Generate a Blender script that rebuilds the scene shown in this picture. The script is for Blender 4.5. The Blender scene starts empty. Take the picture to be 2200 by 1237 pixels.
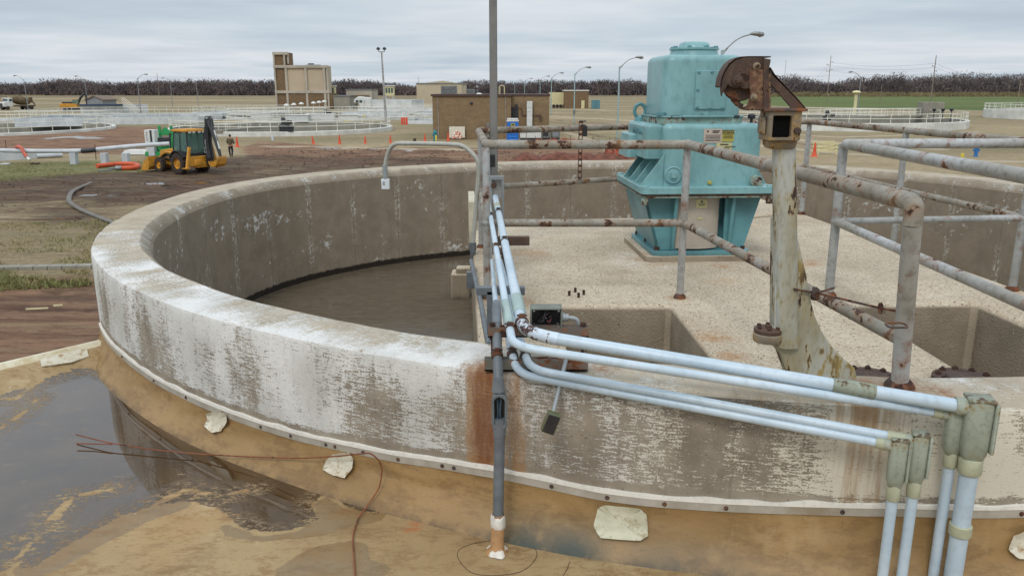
import bpy, bmesh, math, random
import numpy as np
from mathutils import Vector, Matrix, noise as mnoise
from mathutils.geometry import tessellate_polygon
random.seed(7)
R = math.radians
sc = bpy.context.scene
COL = sc.collection
# ---------------------------------------------------------------- camera
FPX, HZ, H = 1700.0, 192.0, 1.78
TH = math.atan((618.5-HZ)/FPX); CT, ST = math.cos(TH), math.sin(TH)
cam = bpy.data.cameras.new('camera'); co = bpy.data.objects.new('camera', cam); COL.objects.link(co)
co.location = (0, 0, H); co.rotation_euler = (math.pi/2-TH, 0, 0)
cam.sensor_width = 36; cam.lens = FPX/2200*36; cam.clip_end = 6000; cam.clip_start = .05
sc.camera = co
GZ = -3.5      # ground
ZR = 0.05      # membrane roof
ZC = 0.71      # tank coping
ZS = 0.35      # deck slab
ZW = -0.60     # water in the tank
def ray(u, v):
    a = (u-1100)/FPX; b = (618.5-v)/FPX
    return Vector((a, CT+b*ST, -ST+b*CT))
def P(u, v, z):
    d = ray(u, v); k = (z-H)/d.z
    return Vector((d.x*k, d.y*k, z))
def Q(u, v, Y):
    d = ray(u, v); k = Y/d.y
    return Vector((d.x*k, Y, H+d.z*k))
def G(u, v): return P(u, v, GZ)
def GD(u, dist): return Vector(((u-1100)/FPX*(dist*CT+(H-GZ)*ST), dist, GZ))
# ---------------------------------------------------------------- mesh builder
class MB:
    def __init__(s): s.v = []; s.f = []; s.sm = []
    def add(s, vs, fs, smooth=True):
        n = len(s.v); s.v += [Vector(p) for p in vs]
        s.f += [tuple(i+n for i in f) for f in fs]; s.sm += [smooth]*len(fs); return s
    def box(s, c, d, rz=0, rx=0, ry=0, taper=1.0, tapery=None):
        M = Matrix.Translation(Vector(c)) @ Matrix.Rotation(rz, 4, 'Z') @ Matrix.Rotation(ry, 4, 'Y') @ Matrix.Rotation(rx, 4, 'X')
        x, y, z = d[0]/2, d[1]/2, d[2]/2; ty = taper if tapery is None else tapery
        vs = [M @ Vector(p) for p in ((-x*taper,-y*ty,-z),(x*taper,-y*ty,-z),(x*taper,y*ty,-z),(-x*taper,y*ty,-z),(-x,-y,z),(x,-y,z),(x,y,z),(-x,y,z))]
        return s.add(vs, [(0,3,2,1),(4,5,6,7),(0,1,5,4),(1,2,6,5),(2,3,7,6),(3,0,4,7)], False)
    def tube(s, pts, r, n=10, cap=True):
        pts = [Vector(p) for p in pts]; m = len(pts)
        rs = r if isinstance(r, (list, tuple)) else [r]*m
        vs = []; prev = None
        for i in range(m):
            t = (pts[min(i+1, m-1)]-pts[max(i-1, 0)])
            t = t.normalized() if t.length > 1e-9 else Vector((0, 0, 1))
            if prev is None:
                a = Vector((0, 0, 1)) if abs(t.z) < .9 else Vector((1, 0, 0))
                u = t.cross(a).normalized()
            else:
                u = (prev-t*prev.dot(t)); u = u.normalized() if u.length > 1e-6 else t.orthogonal().normalized()
            prev = u; w = t.cross(u)
            for k in range(n):
                an = 2*math.pi*k/n
                vs.append(pts[i]+(u*math.cos(an)+w*math.sin(an))*rs[i])
        fs = []
        for i in range(m-1):
            for k in range(n):
                a = i*n+k; b = i*n+(k+1) % n
                fs.append((a, b, b+n, a+n))
        if cap:
            fs.append(tuple(range(n-1, -1, -1))); fs.append(tuple((m-1)*n+k for k in range(n)))
        return s.add(vs, fs)
    def lathe(s, c, prof, n=24, axis='Z', rot=None, cap=True):
        # prof: (r, h) list; closed ends if r == 0
        vs = []
        for r, h in prof:
            for k in range(n):
                an = 2*math.pi*k/n+(math.pi/n if n < 9 else 0)
                x, y = r*math.cos(an), r*math.sin(an)
                p = Vector((x, y, h))
                if axis == 'X': p = Vector((h, x, y))
                if axis == 'Y': p = Vector((x, -h, y))
                if rot: p = rot @ p
                vs.append(Vector(c)+p)
        fs = []
        for i in range(len(prof)-1):
            for k in range(n):
                a = i*n+k; b = i*n+(k+1) % n
                fs.append((a, b, b+n, a+n))
        if cap: fs.append(tuple(range(n-1, -1, -1))); fs.append(tuple((len(prof)-1)*n+k for k in range(n)))
        return s.add(vs, fs)
    def cyl(s, a, b, r, n=12): return s.tube([a, b], r, n)
    def prism(s, outline, ext, smooth=False):
        # outline: list of 3D points (planar), ext: extrusion vector
        o = [Vector(p) for p in outline]; n = len(o); e = Vector(ext)
        vs = o+[p+e for p in o]
        fs = [tuple(range(n)), tuple(2*n-1-i for i in range(n))]
        fs += [(i, (i+1) % n, (i+1) % n+n, i+n) for i in range(n)]
        return s.add(vs, fs, smooth)
    def sphere(s, c, r, n=10, sq=(1, 1, 1)):
        prof = [(max(1e-4, r*math.sin(math.pi*i/(n))), -r*math.cos(math.pi*i/n)) for i in range(n+1)]
        m = MB(); m.lathe((0, 0, 0), prof, max(8, n)); 
        return s.add([Vector(c)+Vector((p.x*sq[0], p.y*sq[1], p.z*sq[2])) for p in m.v], m.f)
    def xf(s, M): s.v = [M @ p for p in s.v]; return s
def wmat(o):
    M = o.matrix_basis.copy(); p = o.parent
    while p: M = p.matrix_basis @ M; p = p.parent
    return M
def build(name, mb, mat, parent=None, world=True, bevel=0, sharp=38, label=None, seg=2):
    me = bpy.data.meshes.new(name)
    vs = mb.v
    if parent is not None and world:
        Mi = wmat(parent).inverted(); vs = [Mi @ p for p in vs]
    me.from_pydata([tuple(p) for p in vs], [], mb.f)
    me.polygons.foreach_set('use_smooth', mb.sm)
    me.update()
    bm = bmesh.new(); bm.from_mesh(me); bmesh.ops.recalc_face_normals(bm, faces=bm.faces); bm.to_mesh(me); bm.free()
    try: me.set_sharp_from_angle(angle=R(sharp))
    except Exception: pass
    if mat: me.materials.append(mat)
    o = bpy.data.objects.new(name, me); COL.objects.link(o)
    if parent is not None: o.parent = parent
    if bevel:
        m = o.modifiers.new('b', 'BEVEL'); m.width = bevel; m.segments = seg; m.limit_method = 'ANGLE'; m.angle_limit = R(40)
    if label: o['label'] = label
    return o
def thing(name, loc, label, cat, rz=0, group=None):
    o = bpy.data.objects.new(name, None); COL.objects.link(o); o.empty_display_size = .1
    o.location = loc; o.rotation_euler = (0, 0, rz); tag(o, label, cat, group); return o
def tag(o, label=None, cat=None, group=None, kind=None):
    if label: o['label'] = label
    if cat: o['category'] = cat
    if group: o['group'] = group
    if kind: o['kind'] = kind
    return o
def copy_tree(o, parent=None):
    c = o.copy(); COL.objects.link(c); c.parent = parent
    for ch in list(o.children): copy_tree(ch, c)
    return c
def solo(name, mb, mat, label, cat, base=None, group=None, kind=None, bevel=0, sharp=38):
    # a thing that is one mesh, origin at its base
    if base is None:
        base = Vector((sum(p.x for p in mb.v)/len(mb.v), sum(p.y for p in mb.v)/len(mb.v), min(p.z for p in mb.v)))
    mb.v = [p-base for p in mb.v]
    o = build(name, mb, mat, bevel=bevel, sharp=sharp); o.location = base
    return tag(o, label, cat, group, kind)
def fillet(pts, r, n=7):
    pts = [Vector(p) for p in pts]; out = [pts[0]]
    for i in range(1, len(pts)-1):
        a, b, c = pts[i-1], pts[i], pts[i+1]
        d1 = (a-b); d2 = (c-b); q = min(r, d1.length*.48, d2.length*.48)
        p1 = b+d1.normalized()*q; p2 = b+d2.normalized()*q
        for k in range(n+1):
            t = k/n; out.append(p1*(1-t)**2+b*2*t*(1-t)+p2*t*t)
    out.append(pts[-1]); return out
# ---------------------------------------------------------------- materials
def srgb(r, g, b, k=1.0):
    f = lambda c: (c/255/12.92 if c/255 <= .04045 else ((c/255+.055)/1.055)**2.4)*k
    return (f(r), f(g), f(b), 1)
class NT:
    def __init__(s, name):
        s.m = bpy.data.materials.new(name); s.m.use_nodes = True; s.t = s.m.node_tree; s.N = s.t.nodes
        s.b = s.N['Principled BSDF']; s.tc = s.N.new('ShaderNodeTexCoord'); s.L = s.t.links
    def new(s, k, **p):
        n = s.N.new('ShaderNode'+k)
        for a, b in p.items(): setattr(n, a, b)
        return n
    def setin(s, sock, v):
        if hasattr(v, 'is_output') or isinstance(v, bpy.types.NodeSocket): s.L.new(v, sock)
        else: sock.default_value = v
    def co(s, scale=(1, 1, 1), kind='Object', loc=(0, 0, 0), rot=(0, 0, 0)):
        mp = s.new('Mapping'); s.L.new(s.tc.outputs[kind], mp.inputs[0]); mp.inputs['Scale'].default_value = scale
        mp.inputs['Location'].default_value = loc; mp.inputs['Rotation'].default_value = rot; return mp.outputs[0]
    def pos(s, scale=(1, 1, 1)):
        g = s.new('NewGeometry'); mp = s.new('Mapping'); s.L.new(g.outputs['Position'], mp.inputs[0]); mp.inputs['Scale'].default_value = scale; return mp.outputs[0]
    def noise(s, sc_, vec=None, det=6, rough=.55, dist=0):
        n = s.new('TexNoise'); n.inputs['Scale'].default_value = sc_; n.inputs['Detail'].default_value = det
        n.inputs['Roughness'].default_value = rough; n.inputs['Distortion'].default_value = dist
        s.L.new(vec if vec is not None else s.tc.outputs['Object'], n.inputs['Vector']); return n.outputs[0]
    def voro(s, sc_, vec=None, feat='F1', out=0, rnd=1):
        n = s.new('TexVoronoi', feature=feat); n.inputs['Scale'].default_value = sc_; n.inputs['Randomness'].default_value = rnd
        s.L.new(vec if vec is not None else s.tc.outputs['Object'], n.inputs['Vector']); return n.outputs[out]
    def ramp(s, x, a, b, c0=0.0, c1=1.0):
        n = s.new('MapRange', interpolation_type='SMOOTHSTEP'); s.setin(n.inputs[0], x)
        for i, q in enumerate((a, b, c0, c1)): n.inputs[i+1].default_value = q
        return n.outputs[0]
    def mix(s, f, a, b, mode='MIX'):
        n = s.new('Mix', data_type='RGBA', blend_type=mode); s.setin(n.inputs[0], f); s.setin(n.inputs[6], a); s.setin(n.inputs[7], b); return n.outputs[2]
    def math(s, op, a, b=0.0, clamp=False):
        n = s.new('Math', operation=op); n.use_clamp = clamp; s.setin(n.inputs[0], a); s.setin(n.inputs[1], b); return n.outputs[0]
    def attr(s, name):
        n = s.new('Attribute'); n.attribute_name = name; return n.outputs['Fac']
    def attrc(s, name):
        n = s.new('Attribute'); n.attribute_name = name; return n.outputs['Color']
    def bump(s, h, strength=.3, dist=.01):
        n = s.new('Bump'); n.inputs['Strength'].default_value = strength; n.inputs['Distance'].default_value = dist
        s.L.new(h, n.inputs['Height']); s.L.new(n.outputs[0], s.b.inputs['Normal']); return n
    def spots(s, pts):
        # soft round stains at fixed places of the thing
        acc = None
        for p, r_ in pts:
            n = s.new('VectorMath', operation='DISTANCE'); s.L.new(s.pos(), n.inputs[0]); n.inputs[1].default_value = tuple(p); m_ = s.ramp(n.outputs['Value'], r_, r_*.2)
            acc = m_ if acc is None else s.math('MAXIMUM', acc, m_)
        return acc
    def out(s, color=None, rough=.6, metal=0.0, spec=.5):
        if color is not None: s.setin(s.b.inputs['Base Color'], color)
        s.setin(s.b.inputs['Roughness'], rough); s.setin(s.b.inputs['Metallic'], metal)
        s.setin(s.b.inputs['Specular IOR Level'], spec); return s.m
    def sep(s, vec, i):
        n = s.new('SeparateXYZ'); s.L.new(vec, n.inputs[0]); return n.outputs[i]
RUST = srgb(92, 54, 36); RUST2 = srgb(140, 84, 45); RUSTD = srgb(52, 36, 30)
def weathered(name, base, amt=.35, sc_=6, rough=.55, dirt=(.10, .08, .06, 1), chalk=None, stretch=(1, 1, 1), metal=0, bump=.25, rust=RUST, rust2=RUST2, dirtamt=.5):
    """aged paint: patchy fade, grime, rust breaking through"""
    t = NT(name); v = t.co(stretch)
    n1 = t.noise(sc_, v, 8, .65); n2 = t.noise(sc_*4.3, v, 6, .6); n3 = t.noise(sc_*.45, v, 4, .5)
    col = t.mix(t.ramp(n3, .35, .65), base, chalk or tuple(min(1, c*1.25+.02) for c in base[:3])+(1,))
    col = t.mix(t.math('MULTIPLY', t.ramp(n2, .45, .75), dirtamt), col, dirt)
    m = t.math('ADD', n1, t.math('MULTIPLY', t.math('SUBTRACT', n2, .5), .35))
    th = .78-amt*.5
    rm = t.ramp(m, th, th+.035)
    halo = t.ramp(m, th-.10, th+.02)
    col = t.mix(t.math('MULTIPLY', halo, .55), col, rust2)
    rc = t.mix(t.ramp(n2, .35, .65), rust, RUSTD)
    rc = t.mix(t.ramp(n3, .5, .7), rc, rust2)
    col = t.mix(rm, col, rc)
    t.bump(t.math('ADD', t.math('MULTIPLY', rm, -.5), t.math('MULTIPLY', n2, .4)), bump, .004)
    return t.out(col, t.math('ADD', t.math('MULTIPLY', rm, .3), rough, True), metal)
def plain(name, base, rough=.5, metal=0.0, var=.15, sc_=8, spec=.5, bump=.05, dirt=.25, dcol=(.09, .075, .06, 1)):
    t = NT(name); n1 = t.noise(sc_, None, 6); n2 = t.noise(sc_*5, None, 5)
    col = t.mix(t.ramp(n1, .3, .7), tuple(c*(1-var) for c in base[:3])+(1,), tuple(min(1, c*(1+var)) for c in base[:3])+(1,))
    col = t.mix(t.math('MULTIPLY', t.ramp(n2, .5, .8), dirt), col, dcol)
    if bump: t.bump(n2, bump, .004)
    return t.out(col, rough, metal, spec)
def concrete(name, base, sc_=6, pit=1.0, streak=.3, speck=.3, rough=.85):
    t = NT(name); n1 = t.noise(sc_*.3, None, 7, .6); n2 = t.noise(sc_*6, None, 6, .7)
    vs = t.noise(2.2, t.co((3, 3, .25)), 6, .6)
    b = base[:3]
    col = t.mix(t.ramp(n1, .3, .7), tuple(c*.82 for c in b)+(1,), tuple(c*1.16 for c in b)+(1,))
    col = t.mix(t.math('MULTIPLY', t.ramp(vs, .52, .7), streak), col, tuple(min(1, c*1.7) for c in b)+(1,))
    col = t.mix(t.math('MULTIPLY', t.ramp(n2, .40, .25), .5), col, tuple(c*.6 for c in b)+(1,))
    pv = t.ramp(t.voro(sc_*9), .10, .05); col = t.mix(t.math('MULTIPLY', pv, t.math('MULTIPLY', t.ramp(n1, .45, .6), pit)), col, tuple(c*.25 for c in b)+(1,))
    sp = t.ramp(t.noise(sc_*11, None, 4, .6), .66, .72); col = t.mix(t.math('MULTIPLY', sp, speck), col, (.6, .57, .5, 1))
    t.bump(t.math('SUBTRACT', n2, pv), .35, .006)
    return t.out(col, rough, 0, .3)
M = {}
M['galv'] = plain('galvanised', srgb(128, 130, 128), .45, .55, .2, 5, dirt=.4)
M['dark'] = plain('black_plastic', (.018, .018, .02, 1), .45, 0, .2)
M['rail'] = weathered('rail_paint', srgb(146, 143, 134), .31, 5.5, .5, chalk=srgb(174, 176, 176), stretch=(1, 1, 1), dirtamt=.6)
M['railrust'] = weathered('rail_rusty', srgb(126, 117, 102), .44, 8, .65, chalk=srgb(150, 146, 136), rust=srgb(104, 74, 54), rust2=srgb(140, 106, 74), dirtamt=.7)
M['railclean'] = weathered('rail_grey', srgb(140, 142, 138), .26, 6, .5, chalk=srgb(166, 168, 166), dirtamt=.5)
M['rust'] = weathered('rust_plate', srgb(64, 48, 41), .42, 11, .8, chalk=srgb(82, 62, 52), rust=srgb(52, 37, 32), rust2=srgb(98, 70, 52), bump=.6, dirtamt=.7)
M['rustdark'] = weathered('rust_dark', srgb(58, 46, 40), .5, 9, .75, bump=.5)
M['rustbolt'] = plain('rust_bolt', srgb(66, 42, 32), .85, .1, .35, 30, bump=.4)
M['davit'] = weathered('davit_paint', srgb(146, 140, 116), .41, 14, .5, chalk=srgb(168, 170, 162), stretch=(1.4, 1.4, .45), rust=srgb(84, 38, 34), rust2=srgb(158, 140, 84), dirtamt=.45)
M['davitbox'] = weathered('davit_box', srgb(112, 100, 84), .42, 12, .6, chalk=srgb(134, 124, 108), rust2=srgb(178, 138, 60))
M['teal'] = weathered('teal_paint', srgb(108, 149, 150), .09, 5, .35, dirt=srgb(72, 104, 104), chalk=srgb(126, 168, 170), stretch=(1, 1, .6), bump=.06, dirtamt=.32)
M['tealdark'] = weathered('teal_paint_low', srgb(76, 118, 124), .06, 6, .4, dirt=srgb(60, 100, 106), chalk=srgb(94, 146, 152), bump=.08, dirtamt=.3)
M['tealrust'] = weathered('teal_rust', srgb(122, 150, 140), .46, 9, .6, dirt=srgb(70, 90, 84))
M['pvc'] = weathered('white_conduit', srgb(172, 190, 202), .07, 8, .36, dirt=srgb(142, 150, 152), chalk=srgb(190, 205, 215), rust=srgb(96, 62, 56), rust2=srgb(180, 182, 184), bump=.05, dirtamt=.35)
M['pvcpeel'] = weathered('peeling_conduit', srgb(176, 190, 202), .46, 9, .35, dirt=srgb(170, 172, 176), rust=srgb(92, 56, 50), rust2=srgb(196, 200, 205), bump=.2, dirtamt=.3)
M['sage'] = weathered('sage_fitting', srgb(136, 142, 126), .28, 14, .5, chalk=srgb(154, 162, 148), dirt=srgb(104, 104, 84), rust=srgb(88, 66, 58), rust2=srgb(150, 132, 92), bump=.12)
M['sagecap'] = weathered('sage_worn', srgb(120, 126, 112), .45, 16, .6, chalk=srgb(140, 150, 136), rust=srgb(88, 66, 60), rust2=srgb(128, 118, 92), bump=.2)
M['collar'] = plain('sage_collar', srgb(166, 168, 142), .55, 0, .12, 20, dirt=.3, dcol=srgb(120, 118, 90))
M['seafoam'] = weathered('seafoam_coupling', srgb(150, 170, 164), .15, 14, .45, dirt=srgb(110, 120, 112), chalk=srgb(164, 182, 178))
M['greycond'] = plain('grey_conduit', srgb(98, 104, 108), .5, 0, .2, 12, dirt=.3)
M['fix'] = plain('steel_light', srgb(150, 155, 156), .5, .3, .15, 8)
M['orange'] = plain('cone_orange', srgb(206, 78, 42), .6, 0, .1, 3, dirt=.25)
M['reflect'] = plain('reflective_band', srgb(205, 205, 200), .4, 0, .1)
M['white'] = plain('white_paint', srgb(205, 206, 202), .55, 0, .08, 2, dirt=.3, dcol=srgb(120, 116, 104))
M['cream'] = plain('cream_paint', srgb(205, 196, 150), .6, 0, .08, 2)
M['tankrail'] = plain('white_rail', srgb(222, 220, 206), .5, 0, .05)
M['yellow'] = plain('machine_yellow', srgb(192, 136, 40), .6, 0, .2, 3, dirt=.75, dcol=srgb(112, 84, 52))
M['tyre'] = plain('tyre_rubber', srgb(52, 44, 38), .9, 0, .35, 6, dirt=.7, dcol=srgb(100, 76, 58), bump=.6)
M['machblack'] = plain('machine_black', srgb(40, 42, 46), .5, 0, .25, 4, dirt=.4)
M['green'] = plain('pump_green', srgb(36, 140, 78), .5, 0, .15, 3)
M['blue'] = plain('toilet_blue', srgb(28, 104, 190), .5, 0, .06, 2, dirt=.1)
M['hose'] = plain('hose_orange', srgb(196, 84, 48), .6, 0, .15, 4)
M['hosered'] = plain('hose_red', srgb(190, 96, 80), .7, 0, .12, 4)
M['pipegrey'] = plain('pipe_pale', srgb(186, 190, 194), .5, 0, .1, 1.5, dirt=.3)
M['farconc'] = concrete('far_concrete', srgb(138, 134, 122), 1.2, 0, .5, .4)
M['farwhite'] = concrete('far_white_wall', srgb(198, 202, 202), 1.5, .3, .2, .3)
M['tankwhite'] = concrete('tank_white_wall', srgb(206, 206, 198), 1.5, .2, .2, .2)
M['skin'] = plain('skin', srgb(176, 128, 104), .6, 0, .08)
M['caulk'] = plain('caulk', srgb(212, 208, 198), .6, 0, .15, 30, bump=.4)
t = NT('glass'); t.b.inputs['Alpha'].default_value = 1; M['glass'] = t.out(srgb(48, 74, 74), .08, 0, .8)
t = NT('cab_glass'); t.b.inputs['Transmission Weight'].default_value = .75; t.b.inputs['IOR'].default_value = 1.05; M['cabglass'] = t.out(srgb(150, 180, 172), .05)
t = NT('water_far'); t.bump(t.noise(3, t.co((1, 1, 1)), 4), .1, .02); M['farwater'] = t.out(srgb(70, 74, 70), .12, 0, .5)
# ---------------------------------------------------------------- world: pale overcast over a Nishita sky
SUN_EL, SUN_AZ = R(48), R(200)
w = bpy.data.worlds.new('World'); sc.world = w; w.use_nodes = True
wt = w.node_tree; wn = wt.nodes; bg = wn['Background']; bg.inputs[1].default_value = .1
def wnew(k, **p):
    n = wn.new('ShaderNode'+k)
    for a, b in p.items(): setattr(n, a, b)
    return n
sky = wnew('TexSky'); sky.sky_type = 'NISHITA'; sky.sun_disc = False; sky.sun_elevation = SUN_EL; sky.sun_rotation = SUN_AZ
sky.air_density = 1; sky.dust_density = 2
tc = wnew('TexCoord'); sp = wnew('SeparateXYZ'); wt.links.new(tc.outputs['Generated'], sp.inputs[0])
zz = wnew('Math', operation='MAXIMUM'); wt.links.new(sp.outputs[2], zz.inputs[0]); zz.inputs[1].default_value = 0.0
za = wnew('Math', operation='ADD'); wt.links.new(zz.outputs[0], za.inputs[0]); za.inputs[1].default_value = .045
dx = wnew('Math', operation='DIVIDE'); wt.links.new(sp.outputs[0], dx.inputs[0]); wt.links.new(za.outputs[0], dx.inputs[1])
dy = wnew('Math', operation='DIVIDE'); wt.links.new(sp.outputs[1], dy.inputs[0]); wt.links.new(za.outputs[0], dy.inputs[1])
cb = wnew('CombineXYZ'); wt.links.new(dx.outputs[0], cb.inputs[0]); wt.links.new(dy.outputs[0], cb.inputs[1])
def wnoise(s_, mp, det=5, rough=.5):
    m = wnew('Mapping'); m.inputs['Scale'].default_value = mp; wt.links.new(cb.outputs[0], m.inputs[0])
    n = wnew('TexNoise'); n.inputs['Scale'].default_value = s_; n.inputs['Detail'].default_value = det; n.inputs['Roughness'].default_value = rough
    wt.links.new(m.outputs[0], n.inputs[0]); return n.outputs[0]
def wramp(x, stops):
    c = wnew('ValToRGB'); wt.links.new(x, c.inputs[0]); e = c.color_ramp.elements
    e[0].position, e[0].color = stops[0]; e[1].position, e[1].color = stops[-1]
    for p, q in stops[1:-1]: k = e.new(p); k.color = q
    return c.outputs[0]
def wmix(f, a, b, mode='MIX'):
    n = wnew('Mix', data_type='RGBA', blend_type=mode)
    for i, q in ((0, f), (6, a), (7, b)):
        if isinstance(q, bpy.types.NodeSocket): wt.links.new(q, n.inputs[i])
        else: n.inputs[i].default_value = q
    return n.outputs[2]
c1 = wramp(wnoise(.30, (.8, .75, 1), 5, .5), [(.30, srgb(180, 192, 206)), (.43, srgb(194, 206, 216)), (.56, srgb(216, 222, 228)), (.70, srgb(200, 206, 216))])
c2 = wramp(wnoise(.85, (.5, .8, 1), 4, .5), [(.34, (.92, .93, .95, 1)), (.54, (1.0, 1.0, 1.0, 1)), (.7, (1.06, 1.04, 1.04, 1))])
cl = wmix(1.0, c1, c2, 'MULTIPLY')
# an overcast dome is brighter overhead than at the horizon
el = wnew('MapRange'); wt.links.new(zz.outputs[0], el.inputs[0]); el.inputs[1].default_value = .12; el.inputs[2].default_value = .85; el.inputs[3].default_value = 10.7; el.inputs[4].default_value = 20.0
vm = wnew('VectorMath', operation='SCALE'); wt.links.new(cl, vm.inputs[0]); wt.links.new(el.outputs[0], vm.inputs['Scale'])
fin = wmix(.93, sky.outputs[0], vm.outputs[0])
wt.links.new(fin, bg.inputs[0])
sl = bpy.data.lights.new('sun', 'SUN'); sl.energy = 1.1; sl.angle = R(14); sl.color = (1, .96, .9)
so = bpy.data.objects.new('sun', sl); COL.objects.link(so)
# sun high behind the camera's left shoulder
sd = Vector((math.sin(SUN_AZ)*math.cos(SUN_EL), math.cos(SUN_AZ)*math.cos(SUN_EL), math.sin(SUN_EL)))
so.rotation_euler = sd.to_track_quat('Z', 'Y').to_euler()
sc.view_settings.view_transform = 'Standard'; sc.view_settings.look = 'None'; sc.view_settings.exposure = 0; sc.view_settings.gamma = 1
try: sc.cycles.max_bounces = 6; sc.cycles.use_denoising = True
except Exception: pass
# ================================================================ the near tank
CX, CY = 1.544, 7.56
outer_px = [(193,538),(200,518),(215,495),(240,476),(270,460),(350,428),(420,408),(500,392),(600,378),(760,363),(1000,350),(1300,344),(1500,345),(1700,352),(2000,370),(2200,390),(205,560),(240,595),(290,622),(350,648),(460,684),(600,718),(750,750),(900,775),(1020,795),(1640,858),(2180,880)]
pol = []
for u, v in outer_px:
    p = P(u, v, ZC); pol.append((math.atan2(p.y-CY, p.x-CX), math.hypot(p.x-CX, p.y-CY)))
pol += [(R(-50), 4.98), (R(-20), 4.96), (R(0), 4.92)]
pol.sort()
_a = np.array([q[0] for q in pol]); _r = np.array([q[1] for q in pol])
_ga = np.linspace(-math.pi, math.pi, 721)
_gr = np.interp(_ga, np.concatenate([_a-2*math.pi, _a, _a+2*math.pi]), np.concatenate([_r, _r, _r]))
_k = np.exp(-np.linspace(-2, 2, 17)**2); _k /= _k.sum()
_gr = np.convolve(np.concatenate([_gr[-40:-1], _gr, _gr[1:40]]), _k, 'same')[39:-39]
def RO(phi):
    phi = (phi+math.pi) % (2*math.pi)-math.pi
    return float(np.interp(phi, _ga, _gr))
def ring(phi, d, z):
    r = RO(phi)+d; return Vector((CX+r*math.cos(phi), CY+r*math.sin(phi), z))
def phi_of(p): return math.atan2(p.y-CY, p.x-CX)
def wallhit(u, v, d=0.0):
    dr = ray(u, v); k = 1.5
    while k < 12:
        p = Vector((0, 0, H))+dr*k
        if math.hypot(p.x-CX, p.y-CY) <= RO(phi_of(p))+d: return p
        k += .004
    return p
def thick(phi):
    # the ring is a little wider round its far side
    return .33+.10*max(0, math.sin(phi))
tank = thing('round_concrete_tank', (CX, CY, GZ), 'open round concrete tank with thick worn wall holding muddy water under the teal mixer', 'tank')
NSEG = 540
prof_n = 15
mb = MB(); uvs = []; paint = []
for i in range(NSEG):
    ph = 2*math.pi*i/NSEG-math.pi
    tk = thick(ph)
    wob = lambda s: (mnoise.noise(Vector((ph*9, s, 0)))*.006+mnoise.noise(Vector((ph*30, s, 3)))*.003)
    chip = max(0, mnoise.noise(Vector((ph*24, 7, 1)))-.25)*.03
    for (d, z) in ((0, GZ-.3), (0, -1), (0, 0), (0.0, .25), (0, .5), (wob(1)*.5, ZC-.024), (-.006+wob(2)*.5, ZC-.006-chip), (-.026-chip+wob(4), ZC+wob(3)*.5),
                   (-tk*.55, ZC+wob(5)), (-tk+.03, ZC+wob(6)), (-tk+.015, ZC-.003+wob(7)), (-tk-.045, ZC-.06+wob(8)), (-tk-.06, ZC-.09), (-tk-.06, 0), (-tk-.06, ZW-1.2)):
        mb.v.append(ring(ph, d, z))
for i in range(NSEG):
    j = (i+1) % NSEG
    for k in range(prof_n-1):
        mb.f.append((i*prof_n+k, j*prof_n+k, j*prof_n+k+1, i*prof_n+k+1)); mb.sm.append(True)
# wall material: paint on the outside and on the near-left coping, bare form-marked concrete inside
t = NT('tank_wall')
nrm = t.new('NewGeometry'); uvn = t.new('UVMap'); uvn.uv_map = 'wall'
U = uvn.outputs[0]; us = t.sep(U, 0); vs_ = t.sep(U, 1)
def uvmap(sx, sy):
    m = t.new('Mapping'); t.L.new(U, m.inputs[0]); m.inputs['Scale'].default_value = (sx, sy, 1); return m.outputs[0]
zone = t.attr('zone')       # 1 = painted face, 0 = bare
stain = t.attr('stain')
cream = t.attr('cream')
wet = t.ramp(t.sep(t.pos(), 2), ZW+.15, ZW+.0)
big = t.noise(1.0, uvmap(2.2, 1.6), 5, .6); brush = t.noise(1.0, uvmap(16, 110), 6, .75); fine = t.noise(1.0, uvmap(130, 170), 4, .6)
cross = t.noise(1.0, uvmap(28, 9), 6, .7, 1.0)
wv = t.math('ADD', t.math('MULTIPLY', t.math('SUBTRACT', big, .5), 2.4), t.math('MULTIPLY', t.math('SUBTRACT', brush, .5), 3.4))
wv = t.math('ADD', wv, t.math('MULTIPLY', t.math('SUBTRACT', fine, .5), 2.0))
vband = t.noise(1.0, uvmap(9, .5), 4, .6); wv = t.math('ADD', wv, t.math('MULTIPLY', t.math('SUBTRACT', vband, .5), 1.2))
wv = t.math('ADD', wv, t.math('MULTIPLY', t.math('SUBTRACT', cross, .5), .9))
wv = t.math('ADD', wv, t.math('SUBTRACT', zone, .5))
wv = t.math('SUBTRACT', wv, t.math('MULTIPLY', t.ramp(t.math('SUBTRACT', t.sep(t.pos(), 2), t.attr('zt')), .055, .02), .9))
pm = t.ramp(wv, -.06, .14)
conc_n = t.noise(5, None, 8, .65); conc_f = t.noise(60, None, 5, .7)
bare = t.mix(t.ramp(conc_n, .3, .7), srgb(122, 112, 98), srgb(152, 142, 126))
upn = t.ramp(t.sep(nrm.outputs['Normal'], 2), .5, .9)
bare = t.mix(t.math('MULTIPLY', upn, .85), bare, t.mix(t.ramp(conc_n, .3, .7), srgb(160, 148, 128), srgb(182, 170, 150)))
bare = t.mix(t.ramp(t.noise(26, None, 5, .7), .62, .74), bare, srgb(196, 188, 170)); bare = t.mix(t.ramp(t.noise(70, None, 3, .6), .64, .70), bare, srgb(96, 86, 72))
inn = t.attr('inner')
vst = t.noise(1.0, uvmap(5, .7), 6, .65); hst = t.noise(1.0, uvmap(.5, 9), 3, .5)
icol = t.mix(t.ramp(conc_n, .25, .75), srgb(126, 114, 97), srgb(144, 131, 113))
icol = t.mix(t.math('MULTIPLY', t.ramp(vst, .56, .70), t.ramp(t.noise(38, None, 6, .8), .50, .66)), icol, srgb(206, 202, 190))
icol = t.mix(t.ramp(t.noise(48, None, 3, .5), .73, .76), icol, srgb(214, 208, 196))
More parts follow.
